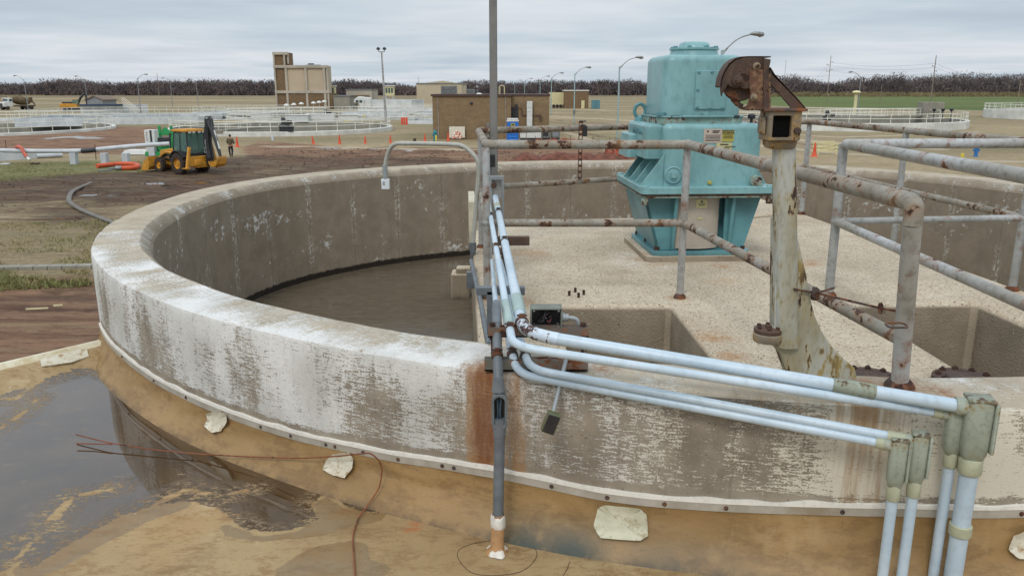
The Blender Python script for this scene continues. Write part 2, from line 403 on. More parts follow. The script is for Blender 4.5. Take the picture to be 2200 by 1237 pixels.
icol = t.mix(t.math('MULTIPLY', t.ramp(t.math('MULTIPLY', t.noise(1.0, uvmap(1.5, 2.2), 3), t.noise(1.0, uvmap(13, 13), 6, .7)), .335, .40), .8), icol, srgb(212, 212, 206))
icol = t.mix(t.ramp(t.voro(17), .075, .045), icol, srgb(52, 46, 40))
joint = t.new('TexWave', wave_type='BANDS', bands_direction='X', wave_profile='SIN'); t.L.new(uvmap(.42, 0), joint.inputs[0]); joint.inputs['Scale'].default_value = 1.0; joint.inputs['Distortion'].default_value = 0
jm = t.ramp(joint.outputs[1], .9990, .9998)
jw = t.math('MULTIPLY', t.ramp(joint.outputs[1], .93, .995), t.ramp(t.noise(30, None, 7, .8), .48, .60)); icol = t.mix(t.math('MULTIPLY', jw, t.ramp(t.noise(1.0, uvmap(1.2, 1.6), 3), .42, .6)), icol, srgb(198, 194, 182))
icol = t.mix(t.math('MULTIPLY', t.ramp(t.noise(1.0, uvmap(2.5, .35), 5, .6), .54, .66), .35), icol, srgb(104, 94, 80))
icol = t.mix(t.math('MULTIPLY', jm, .3), icol, srgb(96, 88, 78))
algae = t.ramp(t.math('ADD', wet, t.math('MULTIPLY', t.math('SUBTRACT', t.noise(14, None, 7, .75), .5), .8)), .40, .62)
icol = t.mix(algae, icol, srgb(40, 34, 27))
bare = t.mix(inn, bare, icol)
pcol = t.mix(t.ramp(t.noise(3, None, 5), .3, .7), srgb(188, 187, 181), srgb(218, 217, 213))
pcol = t.mix(t.math('MULTIPLY', t.ramp(t.noise(1.0, uvmap(90, 18), 4, .6), .55, .75), .4), pcol, srgb(164, 160, 148))
pcol = t.mix(t.math('MULTIPLY', t.ramp(t.math('ADD', t.math('MULTIPLY', brush, .6), t.math('MULTIPLY', fine, .4)), .50, .60), .35), pcol, srgb(150, 145, 133))
pcol = t.mix(cream, pcol, srgb(204, 197, 180))
col = t.mix(pm, bare, pcol)
sm_ = t.math('ADD', stain, t.math('MULTIPLY', t.math('SUBTRACT', t.noise(1.0, uvmap(34, 6), 6, .7), .5), 1.5))
sm_ = t.math('ADD', sm_, t.math('MULTIPLY', t.math('SUBTRACT', brush, .5), 1.6))
col = t.mix(t.math('MULTIPLY', t.ramp(sm_, .18, .6), .7), col, srgb(152, 112, 66))
col = t.mix(t.math('MULTIPLY', t.ramp(sm_, .55, 1.25), .8), col, srgb(112, 64, 36))
col = t.mix(t.math('MULTIPLY', t.math('MULTIPLY', jm, t.ramp(t.noise(1.0, uvmap(3, 5), 4, .7), .4, .55)), .22), col, srgb(84, 76, 66))
br = t.attr('brown')
bm_ = t.math('ADD', br, t.math('MULTIPLY', t.math('SUBTRACT', t.noise(1.0, uvmap(34, 1.6), 6, .65), .5), 1.3))
col = t.mix(t.math('MULTIPLY', t.ramp(bm_, .42, .9), .8), col, srgb(142, 104, 56))
sp1 = t.spots([(P(1940, 832, ZC), .16), (P(1860, 828, ZC), .12), (P(2010, 845, ZC), .14), (P(1300, 790, ZC), .10), (P(1040, 785, ZC), .12), (P(1780, 850, ZC), .09)])
col = t.mix(t.math('MULTIPLY', t.math('MULTIPLY', sp1, t.ramp(t.noise(22, None, 6, .75), .40, .62)), .8), col, srgb(134, 88, 50))
hh = t.math('ADD', t.math('MULTIPLY', pm, .5), t.math('MULTIPLY', conc_f, .6))
hh = t.math('ADD', hh, t.math('MULTIPLY', conc_n, .8))
t.bump(hh, .45, .006)
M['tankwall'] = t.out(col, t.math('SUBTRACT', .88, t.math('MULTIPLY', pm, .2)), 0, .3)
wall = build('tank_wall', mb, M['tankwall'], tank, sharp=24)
me = wall.data
me.uv_layers.new(name='wall')
lens = [0]; pp = [(0, GZ-.3), (0, -1), (0, 0), (0, .25), (0, .5), (0, ZC-.035), (-.012, ZC-.008), (-.04, ZC), (-.2, ZC), (-.31, ZC), (-.33, ZC), (-.385, ZC-.07), (-.39, ZC-.1), (-.39, 0), (-.39, ZW-1.2)]
for i in range(1, prof_n): lens.append(lens[-1]+math.hypot(pp[i][0]-pp[i-1][0], pp[i][1]-pp[i-1][1]))
at = {n: me.attributes.new(n, 'FLOAT', 'POINT') for n in ('zone', 'stain', 'inner', 'wet', 'cream', 'brown', 'zt')}
vals = {n: np.zeros(len(me.vertices)) for n in at}
phA = phi_of(P(262, 565, ZC)); phB = phi_of(P(1020, 780, ZC))       # painted part of the coping (near left)
ph_st = phi_of(wallhit(1042, 880)); ph_b1 = phi_of(wallhit(1850, 960)); ph_b0 = phi_of(wallhit(1240, 900)); ph_c = phi_of(wallhit(1560, 950)); ph_grey = phi_of(wallhit(770, 850)); ph_st2 = phi_of(wallhit(1115, 830))
def gs(x, m, s): return math.exp(-((x-m)/s)**2)
pxs = lambda u: phi_of(wallhit(u, 900))
patches = [(phi_of(wallhit(790, 830)), .06, -.36), (phi_of(wallhit(400, 760)), .10, .12), (phi_of(wallhit(620, 830)), .05, .35), (phi_of(wallhit(930, 900)), .06, .12), (ph_b0, .035, -.05), (pxs(1290), .03, -.28), (pxs(1400), .03, .18), (pxs(1500), .045, -.25), (pxs(1700), .13, .30), (pxs(1640), .025, -.35), (pxs(2150), .03, .45), (pxs(1950), .05, .3)]
for i in range(NSEG):
    ph = 2*math.pi*i/NSEG-math.pi
    for k in range(prof_n):
        q = i*prof_n+k
        z = me.vertices[q].co.z+GZ
        onout = k <= 6
        nearside = max(0.0, -math.sin(ph))
        if onout: zo = .56+sum(a*gs(ph, m, s) for m, s, a in patches); zo -= .35*gs(z, .62, .1)*(ph > ph_st)
        elif k <= 9:
            inside = phA < ph < phB
            zo = (.50 if inside else .10)
            if abs(ph-phA) < .05: zo = .14+.8*max(0, min(1, (ph-phA)/.03+.5))
            if ph > phB-.02: zo = .95-.75*max(0, min(1, (ph-phB+.02)/.06))
            if -math.pi <= ph < phA: zo = .25
            if math.sin(ph) > -.3: zo = -.25
        else: zo = -1.2 if k > 11 else (.18)
        if k in (5, 6, 7) and phA-.15 < ph < phB: zo = .85
        vals['zone'][q] = zo
        vals['inner'][q] = 1.0 if k >= 11 else 0.0
        if onout or k <= 7:
            vals['stain'][q] = (1.05*gs(ph, ph_st-.001, .0115)*(.85+.15*(z > .2)) + .50*gs(ph, ph_st2, .007)*(z > .2) + .30*gs(ph, ph_st, .024)*(z > .1))
            vals['brown'][q] = .62*gs(ph, ph_b1, .022)+.35*gs(ph, pxs(1960), .02)+.18*gs(ph, ph_c, .04)+.40*gs(ph, pxs(1700), .06)*(z > .6)
            vals['cream'][q] = max(0, min(1, (ph-ph_b0)/.08))
        if k >= 11: vals['wet'][q] = max(0, min(1, 1-(z-ZW)/.22)) if z < .3 else 0
vals['zt'][:] = -9
for n in at: me.attributes[n].data.foreach_set('value', vals[n].astype(np.float32))
# insert denser rows near the water line is not needed: 'wet' runs on its own vertical rows below
uvl = me.uv_layers['wall']
for pl in me.polygons:
    for li, vi in zip(pl.loop_indices, pl.vertices):
        i = vi//prof_n; k = vi % prof_n
        ph = 2*math.pi*i/NSEG
        if i == 0 and any(v//prof_n == NSEG-1 for v in pl.vertices): ph = 2*math.pi
        uvl.data[li].uv = (ph*5.0, lens[k])
# water
mb = MB(); n = 90
mb.v = [ring(2*math.pi*i/n, -.3, ZW) for i in range(n)]; mb.f = [tuple(range(n))]; mb.sm = [False]
t = NT('muddy_water')
nn = t.noise(5.5, t.co((1, 2.2, 1)), 5, .6, .6); n2 = t.noise(1.1, None, 3)
rip = t.noise(14, t.co((.5, 2.6, 1)), 4, .55, .4)
t.bump(t.math('MULTIPLY', rip, t.ramp(n2, .40, .62)), .28, .02)
cc = t.mix(t.ramp(nn, .3, .7), srgb(86, 76, 62), srgb(98, 88, 73))
M['mudwater'] = t.out(cc, .12, 0, .22)
wt_ = build('tank_water', mb, M['mudwater']); tag(wt_, kind='structure')
# ---- deck slab with its two open pockets
def seqring(p0, p1, n, d):
    return [ring(p0+(p1-p0)*i/(n-1), d, ZS) for i in range(n)]
pa = phi_of(Vector((-.13, 3.1, 0))); pb = phi_of(Vector((3.95, 3.4, 0)))
near_arc = seqring(pa, pb, 14, -.30)
outline = [Vector((-.46, 8.8, ZS)), Vector((-.175, 3.95, ZS))]+near_arc+[Vector((3.76, 5.6, ZS)), Vector((3.46, 9.35, ZS)), Vector((2.9, 9.2, ZS))]
def subdiv(poly, n):
    o = []
    for i in range(len(poly)):
        a, b = poly[i], poly[(i+1) % len(poly)]
        o += [a+(b-a)*k/n for k in range(n)]
    return o
h1 = [Vector((.30, 5.22, ZS)), Vector((1.085, 5.215, ZS)), Vector((1.13, 3.25, ZS)), Vector((.34, 3.25, ZS))]
h2 = [Vector((2.345, 5.25, ZS)), Vector((3.21, 5.28, ZS)), Vector((3.27, 3.35, ZS)), Vector((2.37, 3.25, ZS))]
mb = MB(); loops = [outline, h1, h2]; allv = [p for l in loops for p in l]; nv = len(allv)
mb.v = [p.copy() for p in allv]+[Vector((p.x, p.y, ZW-.9)) for p in allv]
from mathutils.geometry import delaunay_2d_cdt
_e = []; _o = 0
for l in loops: _e += [(_o+i, _o+(i+1) % len(l)) for i in range(len(l))]; _o += len(l)
_r = delaunay_2d_cdt([Vector((p.x, p.y)) for p in allv], _e, [], 0, 1e-6)
def _in(p, poly):
    c = False
    for i in range(len(poly)):
        a, b = poly[i], poly[i-1]
        if (a.y > p.y) != (b.y > p.y) and p.x < (b.x-a.x)*(p.y-a.y)/(b.y-a.y)+a.x: c = not c
    return c
mb.f = []; off = 0
for fc_ in _r[2]:
    c_ = sum((_r[0][i] for i in fc_), Vector((0, 0)))/3
    if _in(c_, loops[0]) and not _in(c_, h1) and not _in(c_, h2): mb.f.append(tuple(_r[3][i][0] for i in fc_))
for l in loops:
    m_ = len(l)
    for i in range(m_): a = off+i; b = off+(i+1) % m_; mb.f.append((a, b, b+nv, a+nv))
    off += m_
mb.sm = [False]*len(mb.f)
t = NT('deck_aggregate')
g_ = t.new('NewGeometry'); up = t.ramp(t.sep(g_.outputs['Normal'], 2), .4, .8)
v1 = t.new('TexVoronoi'); v1.inputs['Scale'].default_value = 70; t.L.new(t.pos(), v1.inputs[0])
v2 = t.new('TexVoronoi'); v2.inputs['Scale'].default_value = 120; t.L.new(t.pos(), v2.inputs[0])
nb = t.noise(1.3, t.pos(), 6, .6); nf = t.noise(90, t.pos(), 3)
base = t.mix(t.ramp(nb, .3, .7), srgb(174, 159, 136), srgb(196, 182, 159))
r1 = t.sep(v1.outputs[1], 0); r2 = t.sep(v2.outputs[1], 1)
peb = t.mix(r1, srgb(150, 130, 108), srgb(206, 196, 180)); peb = t.mix(t.ramp(r1, .80, .82), peb, srgb(240, 236, 226)); peb = t.mix(t.ramp(r1, .08, .06), peb, srgb(112, 94, 78))
col = t.mix(t.math('MULTIPLY', t.ramp(v1.outputs[0], .62, .40), .28), base, peb)
col = t.mix(t.ramp(r2, .93, .95), col, srgb(104, 88, 74))
col = t.mix(t.math('MULTIPLY', t.ramp(nf, .58, .72), .5), col, srgb(120, 104, 88))
stn = t.noise(1.0, t.pos((2.2, 2.2, 1)), 6, .65)
col = t.mix(t.math('MULTIPLY', t.ramp(stn, .58, .76), .40), col, srgb(166, 122, 74))
col = t.mix(t.math('MULTIPLY', t.math('MULTIPLY', t.spots([((1.185, 5.409, ZS), .13), ((-.175, 5.41, ZS), .16), ((2.263, 5.474, ZS), .12), ((3.57, 7.29, ZS), .14), ((3.42, 9.28, ZS), .15), ((-.285, 7.25, ZS), .2), ((.15, 7.0, ZS), .26), ((.05, 5.3, ZS), .2), ((1.2, 4.5, ZS), .18), ((1.22, 4.15, ZS), .14), ((2.5, 6.6, ZS), .22), ((1.12, 6.7, ZS), .16), ((1.75, 6.45, ZS), .12), ((3.67, 5.63, ZS), .16)]), t.ramp(t.noise(16, t.pos(), 7, .75), .38, .62)), .7), col, srgb(158, 112, 66))
col = t.mix(t.math('MULTIPLY', t.math('MULTIPLY', t.spots([((1.0, 6.6, ZS), .28), ((1.02, 6.9, ZS), .22), ((1.3, 6.4, ZS), .14)]), t.ramp(t.noise(20, t.pos(), 7, .8), .46, .60)), .8), col, srgb(214, 208, 198))
col = t.mix(t.math('MULTIPLY', t.ramp(t.noise(.9, t.pos(), 7, .7), .52, .66), .35), col, srgb(138, 120, 96))
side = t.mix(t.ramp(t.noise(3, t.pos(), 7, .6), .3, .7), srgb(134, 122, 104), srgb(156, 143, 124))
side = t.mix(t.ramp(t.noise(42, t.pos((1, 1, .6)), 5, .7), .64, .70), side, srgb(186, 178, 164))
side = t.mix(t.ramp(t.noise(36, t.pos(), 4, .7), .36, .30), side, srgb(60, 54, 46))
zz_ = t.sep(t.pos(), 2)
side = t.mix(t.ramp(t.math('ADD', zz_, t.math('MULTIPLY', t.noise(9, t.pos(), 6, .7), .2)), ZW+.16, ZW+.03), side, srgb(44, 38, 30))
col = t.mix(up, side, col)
t.bump(t.math('ADD', t.math('MULTIPLY', v1.outputs[0], .9), t.math('MULTIPLY', nf, .5)), .5, .006)
M['deck'] = t.out(col, .88, 0, .25)
deck = build('deck_slab', mb, M['deck'], tank, bevel=.035, seg=2)
# inner channel wall running from the deck to the ring on the far right, and a low pier in the water
mb = MB(); a = P(1652, 462, ZS+.02); 
mb.prism([Vector((2.75, 8.95, ZS+.03)), Vector((3.42, 9.30, ZS+.03)), Vector((3.15, 11.9, ZS+.03)), Vector((2.45, 11.9, ZS+.03))], (0, 0, -1.6))
build('channel_wall', mb, M['deck'], tank, bevel=.03)
mb = MB(); c = P(993, 640, ZW); mb.box((c.x-.02, c.y+.12, ZW-.1), (.22, .28, .78)); mb.box((c.x+.10, c.y+.08, ZW+.31), (.34, .16, .10), 0)
build('pier', mb, M['deck'], tank, bevel=.02)
# raised blocks with cut anchors under the rail
# ================================================================ the flat roof we stand on
rb = thing('flat_roofed_building', (-1, 1, GZ), 'low building whose ponding tan membrane roof laps the round tank wall', 'building')
ea = Vector((-2.96, 5.34)); ed = Vector((-.68, -.733)).normalized()
e0 = P(0, 792, .12); e1 = P(212, 742, .12); ed = Vector((e0.x-e1.x, e0.y-e1.y)).normalized(); ea = Vector((e1.x, e1.y)); en = Vector((ed.y, -ed.x))
if en.dot(Vector((1, -1))) < 0: en = -en      # points into the roof
def edist(x, y): return (x-ea.x)*en.x+(y-ea.y)*en.y
# wet mask, traced where the water stands
main = [(-200,880),(0,845),(60,822),(120,800),(200,792),(330,846),(420,905),(500,955),(600,995),(700,1035),(780,1062),(838,1085),(830,1103),(790,1103),(740,1088),(716,1060),(690,1062),(672,1082),(684,1112),(660,1128),(625,1142),(580,1146),(530,1136),(490,1110),(455,1090),(400,1078),(330,1085),(270,1100),(200,1140),(130,1180),(70,1215),(20,1237),(-200,1260)]
damp1 = [(672,1082),(700,1065),(740,1090),(800,1100),(838,1098),(820,1120),(760,1130),(700,1150),(640,1158),(560,1165),(480,1150),(470,1120),(560,1150),(640,1140),(684,1112)]
damp2 = [(560,1240),(640,1190),(690,1170),(760,1160),(792,1172),(795,1200),(840,1215),(852,1240),(840,1300),(500,1300)]
damp3 = [(0,1237),(60,1200),(150,1150),(260,1090),(400,1060),(420,1085),(330,1115),(240,1160),(120,1225),(60,1260)]
ridges = [[(20,1225),(60,1170),(95,1145),(105,1125),(135,1088),(160,1062),(190,1060),(245,1048)], [(0,920),(40,895),(80,857)], [(0,855),(30,860),(90,815),(110,797)], [(20,1170),(60,1160),(110,1130)], [(330,1085),(400,1050),(470,1065),(540,1050)]]
def W2(poly): return np.array([[q.x, q.y] for q in (P(u, v, ZR) for u, v in poly)])
def sdist(pts, poly):
    # signed distance, positive inside
    n = len(poly); d = np.full(len(pts), 1e9); ins = np.zeros(len(pts), bool)
    for i in range(n):
        a, b = poly[i], poly[(i+1) % n]; ab = b-a; t_ = np.clip(((pts-a)@ab)/(ab@ab+1e-12), 0, 1)
        pr = a+t_[:, None]*ab; d = np.minimum(d, np.hypot(*(pts-pr).T))
        c_ = ((a[1] > pts[:, 1]) != (b[1] > pts[:, 1])); xx = (b[0]-a[0])*(pts[:, 1]-a[1])/((b[1]-a[1]) if abs(b[1]-a[1]) > 1e-12 else 1e-12)+a[0]
        ins ^= c_ & (pts[:, 0] < xx)
    return np.where(ins, d, -d)
def ldist(pts, line):
    d = np.full(len(pts), 1e9)
    for a, b in zip(line[:-1], line[1:]):
        ab = b-a; t_ = np.clip(((pts-a)@ab)/(ab@ab+1e-12), 0, 1); d = np.minimum(d, np.hypot(*(pts-(a+t_[:, None]*ab)).T))
    return d
def axis(lo, hi, f0, f1, fine, coarse):
    x = []; v = lo
    while v < hi:
        x.append(v); v += fine if f0 <= v < f1 else coarse
    x.append(hi); return np.array(x)
xs = axis(-7.5, 6.5, -3.6, 2.4, .03, .3); ys = axis(-4.0, 5.6, 2.3, 5.6, .03, .3)
XX, YY = np.meshgrid(xs, ys); pts = np.stack([XX.ravel(), YY.ravel()], 1)
ped = (pts[:, 0]-ea.x)*en.x+(pts[:, 1]-ea.y)*en.y
rr = np.hypot(pts[:, 0]-CX, pts[:, 1]-CY); ro = np.interp(np.arctan2(pts[:, 1]-CY, pts[:, 0]-CX), _ga, _gr)
keep = (ped > -.2) & (rr > ro-.1)
snap = np.clip(-ped, 0, None); P2 = pts+np.outer(np.where(ped < 0, snap, 0), np.array([en.x, en.y]))
zr = np.full(len(pts), ZR); _dry = np.clip(.5-sdist(P2, W2(main))*8, 0, 1)
for i, (x, y) in enumerate(P2):
    wd_ = 0 if ped[i] < .35 or rr[i] < ro[i]+.02 else 1; zr[i] += (.004*mnoise.noise(Vector((x*1.3, y*1.3, 0)))+.0015*mnoise.noise(Vector((x*7, y*7, 2))))*_dry[i]
ph_ = np.clip((.30-np.clip(ped, 0, None))/.22, 0, 1); zr += .07*ph_**1.5          # membrane climbs to the edge strip
wetd = sdist(P2, W2(main))
wetd = np.minimum(wetd, (ped-.30-.12*np.sin(pts[:, 0]*3.1))*.6)
for l in ridges: wetd = np.minimum(wetd, ldist(P2, W2(l))*1.0-.012)
dampd = np.maximum(np.maximum(sdist(P2, W2(damp1)), sdist(P2, W2(damp2))), sdist(P2, W2(damp3)))
alg = [(1060,1100),(1130,1118),(1230,1150)]; algd = ldist(P2, W2([(1020,1105),(1150,1130),(1260,1165),(1280,1172)])); algd2 = ldist(P2, W2([(1400,1170),(1600,1185)]))
seam = np.minimum(ldist(P2, W2([(835,1080),(1070,1128),(1300,1180)])), ldist(P2, W2([(1300,1180),(1700,1205),(2300,1232)])))
seam = np.minimum(seam, ldist(P2, W2([(1288,1155),(1290,1168),(1302,1180)]))); 
circ = np.abs(np.hypot(P2[:, 0]-P(1068,1190,ZR).x, P2[:, 1]-P(1068,1190,ZR).y)-.125); seam = np.minimum(seam, circ+.002)
seam = np.minimum(seam, ldist(P2, W2([(1180,1155),(1195,1190)]))); seam = np.minimum(seam, ldist(P2, W2([(1222,1205),(1210,1235)])))
redl = np.minimum(ldist(P2, W2([(885,1135),(965,1078)])), ldist(P2, W2([(1010,1080),(1000,1075)])))
idx = {}; nx = len(xs); mb = MB(); sel = []
for j in range(len(ys)-1):
    for i in range(nx-1):
        q = (j*nx+i, j*nx+i+1, (j+1)*nx+i+1, (j+1)*nx+i)
        if all(keep[k] for k in q):
            f = []
            for k in q:
                if k not in idx: idx[k] = len(sel); sel.append(k)
                f.append(idx[k])
            mb.f.append(tuple(f)); mb.sm.append(True)
mb.v = [Vector((P2[k, 0], P2[k, 1], zr[k])) for k in sel]
t = NT('roof_membrane')
def pn(s_, det=6, rough=.6, st=(1, 1, 1), dist=0): return t.noise(s_, t.pos(st), det, rough, dist)
wa = t.attr('wetd'); da = t.attr('dampd'); aa = t.attr('algae'); sa = t.attr('seam'); rl = t.attr('redl')
edge_n = t.math('ADD', t.math('MULTIPLY', t.math('SUBTRACT', pn(5, 7, .7), .5), .22), t.math('MULTIPLY', t.math('SUBTRACT', pn(26, 7, .75, (1, 2.2, 1)), .5), .10))
w1 = t.math('ADD', wa, t.math('MULTIPLY', edge_n, .55)); wm = t.ramp(w1, -.003, .004)
fringe = t.math('MULTIPLY', t.ramp(wa, .13, .01), t.ramp(pn(30, 8, .8, (1, 2, 1)), .50, .58))   # scabby dry crumbs near the shore
wm = t.math('MULTIPLY', wm, t.math('SUBTRACT', 1.0, t.math('MULTIPLY', fringe, t.ramp(wa, .14, .03))))
isl = t.ramp(pn(7, 7, .72, (1, 2.4, 1)), .685, .692); wm = t.math('MULTIPLY', wm, t.math('SUBTRACT', 1.0, isl))
tan = t.mix(t.ramp(pn(1.1, 6), .3, .7), srgb(144, 120, 82), srgb(166, 144, 106))
tan = t.mix(t.ramp(pn(9, 8, .8, (1, 1.8, 1)), .48, .60), tan, srgb(138, 112, 76))
tan = t.mix(t.math('MULTIPLY', t.ramp(pn(.8, 3), .5, .68), .5), tan, srgb(160, 120, 74))
tan = t.mix(t.ramp(pn(120, 3, .6), .66, .72), tan, srgb(96, 74, 48)); tan = t.mix(t.math('MULTIPLY', t.ramp(pn(3, 8, .8, (1, 2.5, 1)), .52, .62), .45), tan, srgb(120, 96, 62)); tan = t.mix(t.math('MULTIPLY', t.ramp(pn(2.1, 7, .75), .56, .66), .4), tan, srgb(188, 170, 134)); tan = t.mix(t.ramp(t.voro(5.5, t.pos()), .035, .02), tan, srgb(214, 206, 186))
dm = t.ramp(t.math('ADD', da, t.math('MULTIPLY', edge_n, .25)), -.002, .003)
tan = t.mix(t.math('MULTIPLY', dm, .62), tan, t.mix(t.ramp(pn(3, 6), .4, .6), srgb(116, 88, 54), srgb(118, 104, 84)))
tan = t.mix(t.math('MULTIPLY', aa, t.ramp(pn(7, 6, .7), .25, .6)), tan, srgb(44, 50, 40))
tan = t.mix(t.math('MULTIPLY', rl, t.ramp(pn(24, 6, .7), .35, .6)), tan, srgb(164, 92, 52))
wetc = t.mix(t.ramp(pn(2.2, 7, .7), .3, .7), srgb(58, 44, 29), srgb(80, 62, 41))
wetc = t.mix(t.ramp(pn(8, 7, .75, (1, 2, 1)), .56, .68), wetc, srgb(92, 72, 46))
col = t.mix(wm, tan, wetc)
rg = t.mix(wm, (.72, .72, .72, 1), (.02, .02, .02, 1)); rg = t.mix(t.math('MULTIPLY', dm, t.math('SUBTRACT', 1.0, wm)), rg, (.45, .45, .45, 1))
bh = t.math('MULTIPLY', t.math('SUBTRACT', 1.0, wm), t.math('ADD', pn(55, 7, .8), t.math('MULTIPLY', pn(6, 4), 1.5)))
bh = t.math('ADD', bh, t.math('MULTIPLY', t.math('MULTIPLY', wm, pn(30, 2, .5, (1, 4, 1))), .006))
t.bump(bh, .35, .004)
M['membrane'] = t.out(col, rg, 0, t.math('ADD', .4, t.math('MULTIPLY', wm, .75)))
ms = build('roof_membrane', mb, M['membrane'], rb); me = ms.data
for nme, arr in (('wetd', wetd), ('dampd', dampd), ('algae', np.clip(1-algd/.13, 0, 1)*1.2+np.clip(1-algd2/.07, 0, 1)*.45), ('seam', np.clip(1-seam/.02, 0, 1)*1.2), ('redl', np.clip(1-redl/.05, 0, 1))):
    a_ = me.attributes.new(nme, 'FLOAT', 'POINT'); a_.data.foreach_set('value', arr[sel].astype(np.float32))
def seamline(px, r_=.0017):
    m2 = MB(); m2.tube([P(u, v, ZR+.001) for u, v in px], r_, 5); return build('lap_seam', m2, M['rustdark'], rb)
seamline([(850, 1084), (960, 1104), (1070, 1126), (1180, 1153), (1288, 1178), (1302, 1186), (1500, 1194), (1700, 1206), (2000, 1222), (2300, 1232)])
seamline([(1288, 1155), (1290, 1168), (1302, 1186)]); seamline([(1182, 1157), (1190, 1180)], .0012); seamline([(1224, 1205), (1218, 1222), (1208, 1238)], .0012); seamline([(1702, 1208), (1728, 1240)], .0012)
_c = P(1068, 1190, ZR); m2 = MB(); m2.tube([Vector((_c.x+(.15+.012*math.sin(3*a_))*math.cos(a_), _c.y-.02+(.125+.01*math.sin(2*a_+1))*math.sin(a_), ZR+.001)) for a_ in [i*math.pi/20 for i in range(41)]], .0012, 5); build('lap_seam', m2, M['rust'], rb)
# edge strip along the roof, and the wall under it
mb = MB(); E2 = lambda s_, q, z: Vector((ea.x+ed.x*s_-en.x*q, ea.y+ed.y*s_-en.y*q, z))
mb.prism([E2(-.02, -.035, .115), E2(-.02, .0, .150), E2(-.02, .03, .150), E2(-.02, .045, .135), E2(-.02, .045, .02), E2(-.02, .035, .02), E2(-.02, .0, .10)], Vector((ed.x, ed.y, 0))*6)
t = NT('edge_metal'); c = t.mix(t.ramp(t.noise(4, None, 7, .7), .4, .62), srgb(214, 208, 184), srgb(190, 176, 140)); c = t.mix(t.math('MULTIPLY', t.ramp(t.noise(22, None, 6, .7), .56, .7), .7), c, srgb(150, 128, 88)); M['edge'] = t.out(c, .5)
build('roof_edge_strip', mb, M['edge'], rb, bevel=.004)
mb = MB(); mb.prism([E2(0, .02, .03), E2(6, .02, .03), E2(6, .02, GZ-.1), E2(0, .02, GZ-.1)], Vector((en.x, en.y, 0))*.2); build('outer_wall', mb, M['farconc'], rb)
# flashing up the tank wall and the fastened bar above it
tb_px = [(222,716),(260,758),(320,804),(400,846),(480,880),(560,908),(640,932),(760,958),(850,976),(950,990),(1080,1012),(1180,1033),(1290,1056),(1400,1070),(1560,1080),(1750,1086),(1950,1090),(2200,1092)]
tb = sorted((phi_of(q), q.z) for q in (wallhit(u, v, .012) for u, v in tb_px))
tba = [q[0] for q in tb]; tbz = [q[1] for q in tb]
ZT = lambda ph: float(np.interp(ph, tba, tbz))
ph0 = phi_of(P(207, 742, .1))-.01; ph1 = R(-25)
mb = MB(); n = 300; prf = 12
for i in range(n+1):
    ph = ph0+(ph1-ph0)*i/n; zt = ZT(ph)
    for k in range(prf):
        f = k/(prf-1)
        z = ZR-.012+(zt-ZR+.012)*f; d = .006+.115*(1-f)**2.6
        d += .010*mnoise.noise(Vector((ph*22, f*3, 5)))*math.sin(f*math.pi)+.005*mnoise.noise(Vector((ph*60, f*5, 9)))*math.sin(f*math.pi)
        mb.v.append(ring(ph, d, z))
for i in range(n):
    for k in range(prf-1):
        a = i*prf+k; mb.f.append((a, a+prf, a+prf+1, a+1)); mb.sm.append(True)
t = NT('flashing'); c = t.mix(t.ramp(t.noise(2.2, t.pos(), 6), .3, .7), srgb(134, 106, 64), srgb(152, 122, 78))
c = t.mix(t.math('MULTIPLY', t.ramp(t.noise(5, t.pos((1, 1, 3)), 8, .75), .46, .62), .55), c, srgb(108, 80, 46)); c = t.mix(t.math('MULTIPLY', t.ramp(t.noise(60, t.pos(), 4, .7), .62, .70), .5), c, srgb(84, 64, 40)); c = t.mix(t.math('MULTIPLY', t.ramp(t.noise(3, t.pos((1, 1, .5)), 6, .7), .54, .68), .4), c, srgb(176, 150, 104))
low = t.ramp(t.attr('low'), .80, 1.0); c = t.mix(t.math('MULTIPLY', low, t.ramp(t.noise(11, t.pos(), 6, .7), .35, .6)), c, srgb(84, 66, 44))
c = t.mix(t.math('MULTIPLY', t.attr('alg'), t.ramp(t.noise(9, t.pos(), 6, .7), .25, .55)), c, srgb(48, 56, 46))
t.bump(t.math('ADD', t.noise(7, t.pos((1, 1, 2)), 5), t.math('MULTIPLY', t.noise(70, t.pos(), 4), .15)), .35, .012); M['flash'] = t.out(c, .5, 0, .45)
fl = build('wall_flashing', mb, M['flash'], rb)
a_ = fl.data.attributes.new('low', 'FLOAT', 'POINT'); a_.data.foreach_set('value', [(1-(i % prf)/(prf-1)) for i in range(len(mb.v))])
phg = phi_of(P(1240, 1150, ZR)); phw = phi_of(P(1150,1130,ZR))
a_ = fl.data.attributes.new('alg', 'FLOAT', 'POINT'); a_.data.foreach_set('value', [(max(gs(ph0+(ph1-ph0)*(i//prf)/n, phg, .03), gs(ph0+(ph1-ph0)*(i//prf)/n, phw, .03)*.9, .5*gs(ph0+(ph1-ph0)*(i//prf)/n, phi_of(P(1450,1160,ZR)), .05)))*max(0, 1-(i % prf)/(prf-1)*1.7)*1.3 for i in range(len(mb.v))])
_zt = np.full(len(wall.data.vertices), -9.0)
for i in range(NSEG):
    ph = 2*math.pi*i/NSEG-math.pi
    if ph0 < ph < ph1: _zt[i*prof_n:(i+1)*prof_n] = ZT(ph)
wall.data.attributes['zt'].data.foreach_set('value', _zt.astype(np.float32))
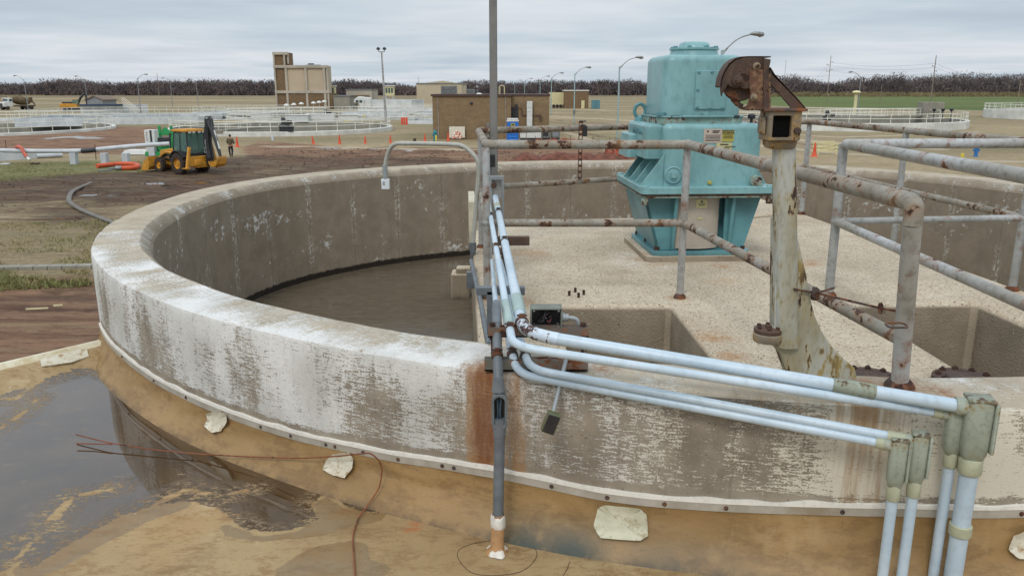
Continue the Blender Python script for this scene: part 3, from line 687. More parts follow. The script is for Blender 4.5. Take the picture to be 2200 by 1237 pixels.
def strip(zoff0, zoff1, d0, d1, pa_, pb_, n=240, wob=0):
    mb = MB()
    for i in range(n+1):
        ph = pa_+(pb_-pa_)*i/n; zt = ZT(ph); w_ = wob*mnoise.noise(Vector((ph*40, 2, 0)))
        for d, z in ((d0, zoff0), (d1, zoff0), (d1, zoff1+w_), (d0, zoff1+w_)): mb.v.append(ring(ph, d, zt+z))
    for i in range(n):
        for k in range(4):
            a = i*4+k; b = i*4+(k+1) % 4; mb.f.append((a, a+4, b+4, b)); mb.sm.append(False)
    m_ = n*4; mb.f += [(0, 1, 2, 3), (m_+3, m_+2, m_+1, m_)]; mb.sm += [False]*2
    return mb
mb = strip(-.036, -.004, .003, .011, ph0+.003, ph1)
t = NT('bar_metal'); c = t.mix(t.ramp(t.noise(9, None, 6, .7), .3, .7), srgb(158, 150, 136), srgb(182, 176, 164)); c = t.mix(t.math('MULTIPLY', t.ramp(t.noise(3, None, 6, .7), .55, .7), .5), c, srgb(132, 112, 80)); M['bar'] = t.out(c, .5, .15)
bar = build('termination_bar', mb, M['bar'], rb)
mb = strip(-.004, .012, .0, .013, ph0+.003, ph1, 400, .010); build('white_sealant', mb, plain('sealant', srgb(222, 218, 208), .6, 0, .06, 10, dirt=.25), rb)
scr = [(262,766),(330,815),(400,856),(478,888),(560,916),(625,936),(720,955),(780,964),(855,980),(950,992),(975,997),(1185,1041),(1305,1063),(1428,1073),(1560,1085),(1810,1095),(2064,1100),(2195,1100),(700,949)]
for u, v in scr:
    q = wallhit(u, v, .012); ph = phi_of(q); c = ring(ph, .011, ZT(ph)-.020); nrm_ = Vector((math.cos(ph), math.sin(ph), 0))
    m2 = MB(); m2.tube([c, c+nrm_*.003, c+nrm_*.0035], [.0085, .0085, .004], 12); m2.tube([c+nrm_*.003, c+nrm_*.0065], [.0048, .0040], 8); build('screw', m2, M['rustdark'], bar)
# membrane patches glued over the drains
def flash_hit(u, v, lift):
    dr = ray(u, v); k = 1.5
    while k < 9:
        p = Vector((0, 0, H))+dr*k; ph_ = phi_of(p); zt = ZT(ph_); f = min(1, max(0, (p.z-ZR)/(max(zt-ZR, .05)))); d = .006+.115*(1-f)**2.6
        if math.hypot(p.x-CX, p.y-CY) <= RO(ph_)+d+lift or p.z <= ZR+lift: return p
        k += .002
    return p
def patch(px, label, seed, curl=.012):
    rnd = random.Random(seed); qs = []
    for u, v in px:
        q = wallhit(u, v, .045); qs.append(q)
    c = sum(qs, Vector())/len(qs); ph = phi_of(c)
    o = []; n = 36; m = len(px)
    for i in range(n):
        f = i/n*m; a, b = px[int(f) % m], px[(int(f)+1) % m]; g = f-int(f)
        o.append((a[0]+(b[0]-a[0])*g+rnd.uniform(-.6, .6), a[1]+(b[1]-a[1])*g+rnd.uniform(-.6, .6)))
    cu = sum(q[0] for q in o)/n; cv = sum(q[1] for q in o)/n
    def surf(u, v, lift):
        # lies on the flashing, else on the roof
        dr = ray(u, v); k = 1.5
        while k < 9:
            p = Vector((0, 0, H))+dr*k
            pz = ph_ = phi_of(p); zt = ZT(ph_); f = (p.z-ZR)/(max(zt-ZR, .05)); f = min(1, max(0, f)); d = .006+.115*(1-f)**2.6
            if math.hypot(p.x-CX, p.y-CY) <= RO(ph_)+d+lift or p.z <= ZR+lift: return p
            k += .003
        return p
    mb = MB(); mb.v.append(surf(cu, cv, .016))
    rings_ = (.35, .7, 1.0)
    for rg_ in rings_:
        for u, v in o: mb.v.append(surf(cu+(u-cu)*rg_, cv+(v-cv)*rg_, .014+curl*(rg_ == 1.0)*rnd.random()))
    for i in range(n): mb.f.append((0, 1+i, 1+(i+1) % n))
    for r_ in range(2):
        for i in range(n): a = 1+r_*n+i; b = 1+r_*n+(i+1) % n; mb.f.append((a, a+n, b+n, b))
    for i in range(n): mb.v.append(surf(o[i][0], o[i][1], .001)+Vector((0, 0, -.002)))
    for i in range(n): a = 1+2*n+i; b = 1+2*n+(i+1) % n; mb.f.append((a, a+n, b+n, b))
    mb.sm = [True]*len(mb.f)
    return mb
t = NT('patch'); c = t.mix(t.ramp(t.noise(16, None, 7, .7), .3, .7), srgb(186, 178, 154), srgb(208, 202, 184)); c = t.mix(t.ramp(t.noise(18, None, 8, .8), .54, .62), c, srgb(156, 124, 82)); c = t.mix(t.ramp(t.noise(60, None, 4, .7), .64, .70), c, srgb(104, 80, 54)); t.bump(t.noise(20, None, 5), .3, .005); M['patch'] = t.out(c, .5)
t = NT('patch_green'); c = t.mix(t.ramp(t.noise(6, None, 7, .7), .3, .7), srgb(176, 174, 148), srgb(194, 190, 166)); c = t.mix(t.ramp(t.noise(14, None, 8, .8), .54, .64), c, srgb(156, 144, 112)); c = t.mix(t.ramp(t.noise(50, None, 5, .75), .63, .70), c, srgb(110, 92, 66)); t.bump(t.noise(12, None, 5), .4, .008); M['patchg'] = t.out(c, .5)
for nme, px, mt, lb in (('p', [(442,888),(470,882),(486,890),(488,905),(475,925),(455,929),(438,915),(446,900)], 'patch', 'small white patch with torn lower edge'),
                        ('p', [(715,975),(750,971),(759,985),(757,1005),(740,1026),(715,1020),(693,1008),(700,990)], 'patch', 'round white patch with ragged stained corner'),
                        ('p', [(1284,1092),(1300,1084),(1375,1092),(1390,1105),(1392,1150),(1375,1161),(1290,1155),(1275,1130)], 'patchg', 'large square cream patch'),
                        ('p', [(2178,1150),(2230,1130),(2240,1200),(2190,1200),(2166,1180)], 'patch', 'white patch at the end of the flashing')):
    build('membrane_patch', patch(px, lb, len(px)), M[mt], rb, label=lb)
mb = MB()
pp_ = [P(u, v, .12) for u, v in ((112,772),(190,752),(197,765),(160,775),(118,785))]
mb.prism([E2(.12, -.13, .10), E2(.24, -.16, .10), E2(.40, -.12, .105), E2(.38, -.055, .13), E2(.26, -.05, .138), E2(.10, -.06, .135)], (0, 0, .006)); build('membrane_patch', mb, M['patch'], rb, label='stained white patch lapping the roof edge strip')
# ================================================================ railings on the deck
RT, RM = 1.418, .885
def collar(mb, p, r): mb.sphere(p, r, 8)
def post(root, base, top_z, r=.026, mat='rail', lean=(0, 0), foot=True):
    mb = MB(); b = Vector(base); t_ = Vector((b.x+lean[0], b.y+lean[1], top_z)); mb.cyl(b, t_, r, 14)
    o = build('post', mb, M[mat], root)
    if foot:
        m2 = MB(); m2.tube([b+Vector((0, 0, -.004)), b+Vector((0, 0, .012)), b+Vector((0, 0, .03)), b+Vector((0, 0, .034))], [r*1.75, r*1.7, r*1.25, r*1.02], 12); build('rusted_foot', m2, M['rustdark'], o)
    return o
def rail(root, name, pts, r=.03, mat='rail', fil=.07):
    mb = MB(); mb.tube(fillet(pts, fil), r, 14); 
    return build(name, mb, M[mat], root)
def joints(root, pts, r, mat):
    for p in pts:
        mb = MB(); mb.sphere(p, r, 10); build('weld_joint', mb, M[mat], root)
nb = Vector((-.175, 5.41, ZS)); nc = Vector((1.185, 5.409, ZS)); nd = Vector((1.435, 2.755, ZC)); nf_ = Vector((-.285, 7.25, ZS))
rA = thing('pipe_railing', nc, 'rusted pipe guardrail in front of the teal mixer, its end post wired to the davit', 'railing')
up = lambda p, z: Vector((p.x, p.y, z))
ndT = P(1966, 436, RT-.0); nd2 = up(nd, RT)
nd2 = Vector((ndT.x, ndT.y, RT))
post(rA, nb, RT-.02, .026, 'rail'); post(rA, nc, RT-.01, .025, 'rail'); post(rA, nd, RT-.07, .031, 'rail', (nd2.x-nd.x, nd2.y-nd.y))
rail(rA, 'top_rail', [nf_+Vector((-.01, -.1, RT-ZS)), up(nb, RT), up(nc, RT), nd2, nd2-Vector((0, 0, .075))], .031, 'railrust', .06)
joints(rA, [up(nc, RT)], .034, 'rail'); joints(rA, [up(nc, RM), up(nb, RM)], .032, 'railclean')
mdn = Vector((nd.x+.003, nd.y+.03, RM)); rail(rA, 'mid_rail', [up(nf_, RM), up(nb, RM), up(nc, RM), mdn], .027, 'railrust', .02)
# far run along the back of the deck
rB = thing('pipe_railing', up(nf_, ZS), 'grey pipe guardrail across the back edge of the deck behind the mixer', 'railing')
fb = Vector((3.42, 9.28, ZS)); fc = Vector((3.57, 7.29, ZS)); fd = Vector((3.67, 5.63, ZS))
fm = nf_+(fb-nf_)*.62
post(rB, nf_, RT, .026, 'rail'); post(rB, fm, RT, .026, 'rail'); post(rB, fb, RT, .028, 'railclean'); post(rB, fc, RT, .028, 'railclean'); post(rB, fd, RT, .028, 'railclean')
rail(rB, 'top_rail', [up(nf_, RT)+Vector((0, -.05, 0)), up(nf_, RT), up(fb, RT), up(fc, RT), up(fd, RT)], .031, 'railrust', .05)
rail(rB, 'mid_rail', [up(nf_, RM+.02), up(fb, RM+.02), up(fc, RM), up(fd, RM)], .027, 'railrust', .04)
joints(rB, [up(fb, RT), up(fc, RM)], .034, 'railclean')
# the run round the right-hand pocket
rC = thing('pipe_railing', Vector((2.263, 5.474, ZS)), 'pale grey pipe guardrail round the open pocket at the end of the deck', 'railing')
ca = Vector((2.263, 5.474, ZS)); cb_ = Vector((2.36, 2.62, ZC))
cT = P(2200, 378, RT); cdir = (cT-up(ca, RT)).normalized(); ce = up(ca, RT)+cdir*2.75
post(rC, ca, RT, .031, 'railclean'); post(rC, Vector((ce.x, ce.y, ZC-.02)), RT, .031, 'railclean')
rail(rC, 'top_rail', [ce, up(ca, RT), up(fd, RT)+Vector((-.03, 0, -.005))], .034, 'rail', .07)
m0 = P(2200, 624, RM); mdv = (m0-up(ca, RM)).normalized()
rail(rC, 'mid_rail', [Vector((ce.x, ce.y, RM)), up(ca, RM)], .029, 'rail'); rail(rC, 'mid_rail', [up(ca, RM), up(fd, RM)], .024, 'railclean')
joints(rC, [up(ca, RM)], .036, 'railclean'); joints(rC, [up(fd, RM)], .034, 'railclean')
# slotted strut and switch hung on the far rail
def on_far(u, z):
    # point of the far rail seen at column u
    d = ray(u, 270); a = nf_; b = fb
    # solve a+(b-a)s with x/y = d.x/d.y
    k = d.x/d.y; s_ = (k*a.y-a.x)/((b.x-a.x)-k*(b.y-a.y)); p = a+(b-a)*s_; return Vector((p.x, p.y, z))
pS = on_far(1248, RT)
q0 = Q(1248, 262, pS.y-.05); q1 = Q(1244, 383, pS.y-.05)
mb = MB(); hh_ = q0.z-q1.z
for dx in (-.016, .016): mb.box((q0.x+dx, pS.y-.05, (q0.z+q1.z)/2), (.007, .024, hh_))
nsl = 9
for k in range(nsl+1): mb.box((q0.x, pS.y-.045, q1.z+hh_*k/nsl), (.030, .006, hh_/nsl*.42))
solo('slotted_strut', mb, M['rustdark'], 'dark slotted steel strut hanging upright across the rails left of the mixer', 'strut')
p = Q(1257, 282, pS.y-.06); mb = MB(); mb.box((p.x, p.y, p.z), (.040, .04, .10)); mb.box((p.x-.018, p.y+.02, p.z+.05), (.05, .012, .02)); mb.cyl((p.x-.05, p.y, p.z+.09), (p.x+.01, p.y, p.z+.095), .006, 6)
solo('cable_switch', mb, M['dark'], 'small black cable switch clipped beside the slotted strut', 'switch', bevel=.004)
# ================================================================ light pole
pb_ = Q(1062, 500, 7.02); pb_.z = ZS
lp = thing('square_light_pole', pb_, 'tall square grey steel pole rising out of the frame beside the deck rail', 'pole')
mb = MB(); mb.box((pb_.x, pb_.y, ZS+3.2), (.066, .066, 6.4)); build('shaft', mb, plain('pole_grey', srgb(122, 120, 116), .6, .2, .12, 3, dirt=.25), lp, bevel=.006)
mb = MB(); mb.box((pb_.x, pb_.y, ZS+.012), (.2, .2, .024)); build('base_plate', mb, M['rust'], lp, bevel=.003)
p = Q(1055, 345, 6.8); mb = MB(); mb.box(p, (.072, .07, .105)); 
o = solo('black_control_box', mb, M['dark'], 'small black box fixed at the rail corner beside the square pole', 'box', bevel=.005)
mb = MB(); mb.tube([p+Vector((-.01, 0, -.05)), p+Vector((-.014, 0, -.16)), p+Vector((-.02, -.02, -.42))], .016, 8); build('cable_sleeve', mb, M['greycond'], o, world=True)
# support frame where the white conduits start
p = Q(1066, 400, 6.62); sf = thing('steel_bracket', Vector((p.x, p.y, ZS)), 'pale steel channel bracket carrying the far end of the white conduits', 'bracket')
mb = MB(); mb.box((p.x-.045, p.y, ZS+.36), (.02, .05, .72)); mb.box((p.x+.055, p.y, ZS+.36), (.02, .05, .72)); build('upright', mb, M['fix'], sf, bevel=.002)
mb = MB(); mb.box((p.x+.005, p.y, ZS+.715), (.12, .055, .03)); build('crossbar', mb, M['fix'], sf, bevel=.002)
mb = MB(); mb.box((p.x+.005, p.y+.03, ZS+.62), (.10, .008, .16)); build('back_plate', mb, M['white'], sf, bevel=.002)
mb = MB(); q = Q(1061, 398, 6.58); mb.cyl(q+Vector((0, .04, 0)), q+Vector((0, -.04, 0)), .024, 14); build('open_pipe_end', mb, M['rust'], sf)
# ================================================================ white conduits
def conduit(name, path, r, label, mats='pvc', fil=.12, group=None):
    base = Vector(path[-1]); o = thing(name, base, label, 'conduit', group=group)
    mb = MB(); mb.tube(fillet(path, fil, 10), r, 18); build('pipe_run', mb, M[mats], o); return o
def coupling(o, a, b, r, mat='collar', name='coupling'):
    a, b = Vector(a), Vector(b); d = (b-a); mb = MB(); mb.tube([a, a+d*.06, b-d*.06, b], [r*.94, r, r, r*.94], 18); return build(name, mb, M[mat], o)
def lb_body(o, inlet_dir, p, rp, rv, width, height, bottom_z, flip=False, capmat='sagecap'):
    """conduit elbow body: pipe comes in along inlet_dir at p, leaves downwards; removable cover on the far end"""
    d = Vector((inlet_dir.x, inlet_dir.y, 0)).normalized(); side = Vector((-d.y, d.x, 0)); c = p+d*width*.62
    # body: rounded box swept downwards
    prof = [(0.30, .48), (.40, .55), (.46, .57), (.47, .40), (.46, -.18), (.44, -.34), (.36, -.44), (.30, -.5)]
    mb = MB(); vs = []; n = 20
    for sx, hz in prof:
        for k in range(n):
            an = 2*math.pi*k/n; ex = math.copysign(abs(math.cos(an))**.6, math.cos(an)); ey = math.copysign(abs(math.sin(an))**.6, math.sin(an))
            vs.append(c+d*ex*width*sx+side*ey*width*sx*.92+Vector((0, 0, hz*height-height*.42)))
    fs = []
    for i in range(len(prof)-1):
        for k in range(n): a = i*n+k; b = i*n+(k+1) % n; fs.append((a, b, b+n, a+n))
    fs.append(tuple(range(n-1, -1, -1))); fs.append(tuple((len(prof)-1)*n+k for k in range(n))); mb.add(vs, fs)
    mb.tube([p-d*width*.15, p+d*width*.45], rp*1.32, 18)
    body = build('elbow_fitting', mb, M['sage'], o)
    m2 = MB(); m2.box(c+Vector((0, 0, .155*height)), (width*.9, width*.86, .012), rz=math.atan2(d.y, d.x)); build('worn_top', m2, M[capmat], body, bevel=.004)
    m3 = MB(); cc = c+d*(width*.50)+Vector((0, 0, -height*.30)); rz = math.atan2(d.y, d.x)
    m3.box(cc, (width*.16, width*.88, height*.86), rz=rz); cv = build('fitting_cover', m3, M['sage'], body, bevel=width*.09, seg=3)
    m4 = MB()
    for s_ in (-1, 1): m4.cyl(cc+Vector((0, 0, s_*height*.34)), cc+d*width*.11+Vector((0, 0, s_*height*.34)), .004, 8)
    build('cover_screw', m4, M['rustbolt'], cv)
    zb = c.z-height*.92
    coupling(o, (c.x, c.y, zb+.012), (c.x, c.y, zb-.045), rv*1.28)
    mb = MB(); mb.cyl((c.x, c.y, zb-.03), (c.x, c.y, bottom_z), rv, 18); build('drop_pipe', mb, M['pvc'], o)
    return c, zb
A0 = P(1064, 424, .93); A1 = P(1126, 716, .905); A2 = P(2062, 872, .765)
B0 = P(1048, 430, .93); B1 = P(1102, 744, .90); B2 = P(2028, 888, .725)
grp = None
cA = conduit('large_white_conduit', [A0, A1, A2], .0228, 'thickest white conduit, topmost of the four, peeling at its bend', 'pvc', .13)
dA = (A2-A1).normalized()
# peeled paint on the bend
fp = fillet([A0, A1, A2], .13, 10); mb = MB(); mb.tube(fp[2:12], .0240, 18, cap=False)
build('peeling_bend', mb, M['pvcpeel'], cA)
ja = P(1786, 829, .8); jf = (1786-1126)/(2062-1126)
def along(a, b, u):     # point of a-b seen at column u
    lo, hi = 0.0, 1.0
    for _ in range(40):
        m_ = (lo+hi)/2; p = a+(b-a)*m_; d = p-Vector((0, 0, H)); zc = d.y*CT-d.z*ST; uu = 1100+FPX*d.x/zc
        if uu < u: lo = m_
        else: hi = m_
    return p
coupling(cA, along(A1, A2, 1788), along(A1, A2, 1880), .0265, 'sagecap', 'worn_coupling')
coupling(cA, along(A1, A2, 2052), along(A1, A2, 2070), .026)
c_, zb = lb_body(cA, dA, along(A1, A2, 2072), .0228, .029, .092, .205, ZR+.002)
coupling(cA, (c_.x, c_.y, P(2090, 1215, 0).z+.30), (c_.x, c_.y, .34), .036)
pfar = A0+(A1-A0)*.12; coupling(cA, pfar, A0+(A1-A0)*.16, .0255, 'collar'); coupling(cA, A0+(A1-A0)*.86, A0+(A1-A0)*.93, .0265, 'seafoam')
cB = conduit('white_conduit', [B0+Vector((-.02, .1, .35)), B0, B1, B2], .0160, 'second white conduit down, just below the thickest one, ending in a rust-topped elbow', 'pvc', .10)
dB = (B2-B1).normalized(); coupling(cB, along(B1, B2, 2003), B2, .0195)
lb_body(cB, dB, B2, .0160, .0175, .066, .158, ZR+.002, capmat='rust'); coupling(cB, B0+(B1-B0)*.84, B0+(B1-B0)*.93, .0190, 'seafoam'); coupling(cB, B0+(B1-B0)*.17, B0+(B1-B0)*.20, .0185, 'collar')
C0 = P(1064, 530, .79); C1 = P(1098, 752, .775); C2 = P(1112, 803, .725); C3 = Q(1905, 954, 2.44)
D0 = P(1074, 560, .79); D1 = P(1124, 752, .775); D2 = Q(1140, 793, 2.83); D3 = Q(1950, 944, 2.43)
cC = conduit('white_conduit', [C0, C1, C2, C3], .0165, 'lowest white conduit, in front at the wall face, ending in the nearest small elbow', 'pvc', .075)
coupling(cC, along(C2, C3, 1880), C3, .020); lb_body(cC, (C3-C2).normalized(), C3, .0165, .0175, .062, .165, ZR+.002)
cD = conduit('white_conduit', [D0, D1, D2, D3], .0158, 'third white conduit, running just behind the lowest one', 'pvc', .075)
coupling(cD, along(D2, D3, 1905), D3, .019); lb_body(cD, (D3-D2).normalized(), D3, .0155, .0175, .060, .168, ZR+.002)
# thin white feed into the grey conduit
g_ = thing('grey_conduit', P(1068, 1186, ZR), 'grey upright conduit with an open inspection body standing on the membrane before the wall', 'conduit')
E0 = P(1057, 560, .70); E1 = Q(1066, 662, 3.08); Et = Q(1068, 700, 2.98); Em = Q(1069, 765, 2.84); En = Q(1071, 850, 2.775); Eb = Q(1070, 1120, 2.735); Er = P(1068, 1184, ZR)
mb = MB(); mb.tube([E0, E1], .0125, 12); build('white_feed', mb, M['pvc'], g_)
mb = MB(); mb.tube([E1+Vector((0, .05, .01)), E1, Et], [.015, .0195, .0195], 14); build('grey_bend', mb, M['greycond'], g_)
mb = MB(); mb.tube([Et, Em, En+Vector((0, 0, .05))], .0185, 14); mb.tube([En+Vector((0, 0, .075)), En+Vector((0, 0, .05)), En+Vector((0, 0, .02))], [.019, .022, .026], 14); build('upper_pipe', mb, M['greycond'], g_)
Ec = (Q(1073, 852, 2.76)+Q(1073, 920, 2.74))/2; hb = Q(1073, 850, 2.76).z-Q(1073, 922, 2.74).z
def obround(c, w_, h_, n=24, y=0):
    o = []
    for k in range(n):
        an = 2*math.pi*k/n; o.append(Vector((c.x+w_/2*math.cos(an), c.y+y, c.z+(h_/2-w_/2)*(1 if math.sin(an) >= 0 else -1)+w_/2*math.sin(an))))
    return o
mb = MB(); oa = obround(Ec, .056, hb+.02, y=.05); ob = obround(Ec, .060, hb+.02, y=0); oc = obround(Ec, .040, hb-.006, y=0); od = obround(Ec, .038, hb-.01, y=.035); n = 24
mb.v = oa+ob+oc+od
for k in range(n):
    q = (k+1) % n
    mb.f += [(k, q, q+n, k+n), (k+n, q+n, q+2*n, k+2*n), (k+2*n, q+2*n, q+3*n, k+3*n)]
mb.f += [tuple(range(n))]; mb.sm = [False]*len(mb.f); body = build('inspection_body', mb, M['greycond'], g_, bevel=.002)
mb = MB(); mb.prism([p+Vector((0, -.001, 0)) for p in od], (0, .004, 0)); build('opening_shade', mb, M['dark'], body)  # dark sheet stands in for the shade inside the open body
mb = MB(); mb.tube([Ec+Vector((.006, .022, hb*.42)), Ec+Vector((.002, .016, 0)), Ec+Vector((.004, .022, -hb*.42))], .004, 8); mb.tube([Ec+Vector((-.008, .024, hb*.42)), Ec+Vector((-.006, .02, 0)), Ec+Vector((-.008, .022, -hb*.42))], .0035, 8); build('wire', mb, plain('wire_blue', srgb(60, 78, 92), .5), body)
mb = MB(); s0 = Vector((Ec.x, Ec.y+.022, Ec.z-hb*.5)); mb.tube([s0+Vector((0, 0, .03)), s0+Vector((0, 0, -.01)), s0+Vector((0, 0, -.03)), s0+Vector((0, 0, -.05))], [.026, .026, .0235, .022], 14); mb.tube([s0+Vector((0, 0, -.03)), Eb], .0205, 16); build('lower_pipe', mb, M['greycond'], g_)
mb = MB(); mb.tube([Eb+Vector((0, 0, .03)), Eb, Er+Vector((0, 0, .02)), Er], [.0215, .0245, .026, .045], 16); build('membrane_boot', mb, weathered('boot', srgb(158, 118, 74), .1, 10, .6, bump=.2), g_)
def crust(c, r, h, seed, n=26):
    rnd = random.Random(seed); mb = MB(); mb.v.append(Vector(c)+Vector((0, 0, h)))
    for rg_, hz in ((.45, h*.9), (.8, h*.5), (1.0, 0)):
        for k in range(n): an = 2*math.pi*k/n; q = rg_*r*(1+.5*mnoise.noise(Vector((math.cos(an)*1.6, math.sin(an)*1.6, seed)))); mb.v.append(Vector(c)+Vector((q*math.cos(an), q*math.sin(an), hz*(.85+.3*rnd.random()))))
    for k in range(n): mb.f.append((0, 1+k, 1+(k+1) % n))
    for j in range(2):
        for k in range(n): a = 1+j*n+k; b = 1+j*n+(k+1) % n; mb.f.append((a, a+n, b+n, b))
    mb.sm = [True]*len(mb.f); return mb
build('caulk_ring', crust(Er+Vector((0, 0, .002)), .042, .022, 3), plain('caulk', srgb(208, 202, 190), .6, 0, .15, 30, bump=.4), g_)
mb = MB(); rnd = random.Random(5)
pts_ = []
for k in range(16): an = 2*math.pi*k/16; pts_.append(Eb+Vector((.0262*math.cos(an), .0262*math.sin(an), 0)))
n = 16
for j, (rr_, zz2) in enumerate(((.024, .028), (.029, .02), (.029, -.012), (.026, -.024))):
    for k in range(n): an = 2*math.pi*k/n; mb.v.append(Vector((Eb.x+rr_*math.cos(an), Eb.y+rr_*math.sin(an), Eb.z+zz2+rnd.uniform(-.010, .010))))
for j in range(3):
    for k in range(n): a = j*n+k; b = j*n+(k+1) % n; mb.f.append((a, b, b+n, a+n))
mb.sm = [True]*len(mb.f); build('white_caulk_band', mb, M['caulk'] if 'caulk' in M else plain('caulk2', srgb(212, 208, 198), .6, 0, .15, 30, bump=.4), g_)
# clamps and two-tier rack on the coping
rk = thing('conduit_rack', Vector((.09, 3.0, ZC)), 'rusty two-tier channel rack bolted on the coping under the bending conduits', 'rack')
def channel(p0, p1, w_, h_):
    p0, p1 = Vector(p0), Vector(p1); mb = MB(); L = (p1-p0).length; c = (p0+p1)/2; rz = math.atan2((p1-p0).y, (p1-p0).x)
    mb.box(c+Vector((0, 0, -h_/2+.003)), (L, w_, .006), rz=rz)
    d = Vector((-math.sin(rz), math.cos(rz), 0))
    for s_ in (-1, 1): mb.box(c+d*s_*(w_/2-.003), (L, .006, h_), rz=rz); mb.box(c+d*s_*(w_/2-.009)+Vector((0, 0, h_/2-.002)), (L, .012, .004), rz=rz)
    return mb
lc0 = Q(1041, 783, 2.93); lc1 = Q(1262, 783, 2.93); uc0 = Q(1049, 711, 2.95); uc1 = Q(1264, 711, 2.95)
lc0.z = lc1.z = ZC+.030; build('lower_channel', channel(lc0, lc1, .045, .045), weathered('rack_steel', srgb(100, 100, 92), .42, 9, .6, bump=.3), rk)
build('upper_channel', channel(uc0, uc1, .045, .038), weathered('rack_rust', srgb(92, 84, 76), .52, 8, .7, bump=.4), rk)
for u, nm in ((1058, 0), (1253, 1)):
    a = Q(u, 692, 2.95); b = Vector((a.x, a.y, ZC+.005 if nm == 0 else ZC)); mb = MB(); mb.cyl(b, a, .0065, 8); r_ = build('threaded_rod', mb, M['rustbolt'], rk)
    mb = MB()
    for z in (uc0.z+.028, uc0.z-.028): mb.lathe((a.x, a.y, z), [(.013, -.006), (.013, .006)], 6)
    build('nut', mb, M['rustbolt'], r_)
def clamp(p, d, r, nm='pipe_clamp', mat='rustdark'):
    d = Vector(d).normalized(); mb = MB(); mb.tube([p-d*.009, p+d*.009], r*1.18, 16); 
    mb.box(p+Vector((0, 0, r*1.2)), (.022, .014, .02)); mb.cyl(p+Vector((-.02, 0, r*1.35)), p+Vector((.02, 0, r*1.35)), .004, 6); return build(nm, mb, M[mat], rk)
dd = (A1-A0).normalized(); clamp(A0+(A1-A0)*.965, dd, .0235); clamp(B0+(B1-B0)*.945, (B1-B0), .0165)
clamp(C1+(C2-C1)*.2, (C2-C1), .0185); clamp(D1+(D2-D1)*.3, (D2-D1), .0175); clamp(Em, (Em-Et), .0185)
# rusty pipe straps further back, and the stub plate on the deck
for f, nm, lb in ((.40, 1, 'rusty angle bracket under the white conduits beside the far rail'), (.72, 0, 'small grey cross brace under the middle of the white conduits')):
    p = A0+(A1-A0)*f; mb = MB()
    if nm: mb.box(p+Vector((.075, .0, -.075)), (.20, .05, .055)); mb.box(p+Vector((.02, .0, -.28)), (.05, .05, .42))
    else: mb.box(p+Vector((-.05, 0, -.10)), (.24, .04, .04)); mb.box(p+Vector((-.10, 0, -.33)), (.04, .04, .46))
    solo('support_bracket', mb, M['rust'] if nm else M['greycond'], lb, 'bracket', bevel=.003)
for f in (.22, .52):
    for a_, b_, r_ in ((A0, A1, .0235), (B0, B1, .0165)): clamp(a_+(b_-a_)*f, b_-a_, r_)
# ---- junction box with its cover off
p = Q(1173, 681, 2.98); jb = thing('junction_box', Vector((p.x, p.y, p.z-.045)), 'open grey junction box with exposed wiring on the upper rack channel', 'electrical box')
W_, Dp, Hh = .124, .07, .088
mb = MB()
mb.box(p+Vector((0, Dp/2, 0)), (W_, .005, Hh)); 
for s_ in (-1, 1): mb.box(p+Vector((s_*(W_/2-.003), 0, 0)), (.006, Dp, Hh)); mb.box(p+Vector((0, 0, s_*(Hh/2-.003))), (W_-.012, Dp, .006))
build('box_shell', mb, plain('box_grey', srgb(112, 116, 104), .5, .2, .2, 14, dirt=.5), jb, bevel=.002)
mb = MB(); mb.box(p+Vector((0, Dp/2-.006, 0)), (W_-.016, .004, Hh-.016)); build('box_inner_shade', mb, M['dark'], jb)  # black back sheet paints the shade inside the open box
rnd = random.Random(2); 
for k in range(9):
    a = p+Vector((rnd.uniform(-.032, .03), .012, rnd.uniform(-.022, .022))); b = p+Vector((rnd.uniform(-.032, .03), .012, rnd.uniform(-.022, .022))); mb = MB(); mb.tube(fillet([a, (a+b)/2+Vector((0, -.018, rnd.uniform(-.02, .02))), b], .02, 5), .0038, 7)
    build('wire', mb, plain('wire_%d' % k, srgb(*[(58, 58, 62), (90, 44, 44), (84, 84, 88), (40, 40, 44)][k % 4]), .5), jb)
mb = MB()
for sx in (-1, 1):
    for sz in (-1, 1): mb.cyl(p+Vector((sx*.048, -.03, sz*.034)), p+Vector((sx*.048, .03, sz*.034)), .0045, 8)
build('screw_post', mb, M['fix'], jb)
q = p+Vector((W_/2, 0, -.002)); mb = MB(); mb.tube([q, q+Vector((.012, 0, 0)), q+Vector((.013, 0, 0)), q+Vector((.026, 0, 0))], [.019, .019, .015, .015], 12)
mb.tube(fillet([q+Vector((.02, 0, 0)), q+Vector((.062, 0, -.004)), q+Vector((.070, 0, -.06))], .04), .0085, 10); build('conduit_elbow', mb, M['fix'], jb)
# ---- small box dangling from a loose conduit
a = Q(1216, 772, 2.88); b = Q(1188, 888, 2.72)
db = thing('dangling_outlet_box', b-Vector((0, 0, .07)), 'small black outlet box dangling on a thin loose conduit before the painted wall', 'electrical box')
mb = MB(); mb.tube([a, b], .0085, 10); build('loose_conduit', mb, M['fix'], db)
d = (b-a).normalized(); c = b+d*.036; ry = math.atan2(d.x, d.z)
mb = MB(); mb.box(c, (.050, .035, .080), ry=ry+math.pi); build('outlet_box', mb, plain('box_olive', srgb(96, 100, 70), .5), db, bevel=.004)
mb = MB(); mb.box(c+Vector((0, -.018, 0)), (.043, .004, .072), ry=ry+math.pi); build('face_plate', mb, M['dark'], db, bevel=.003)
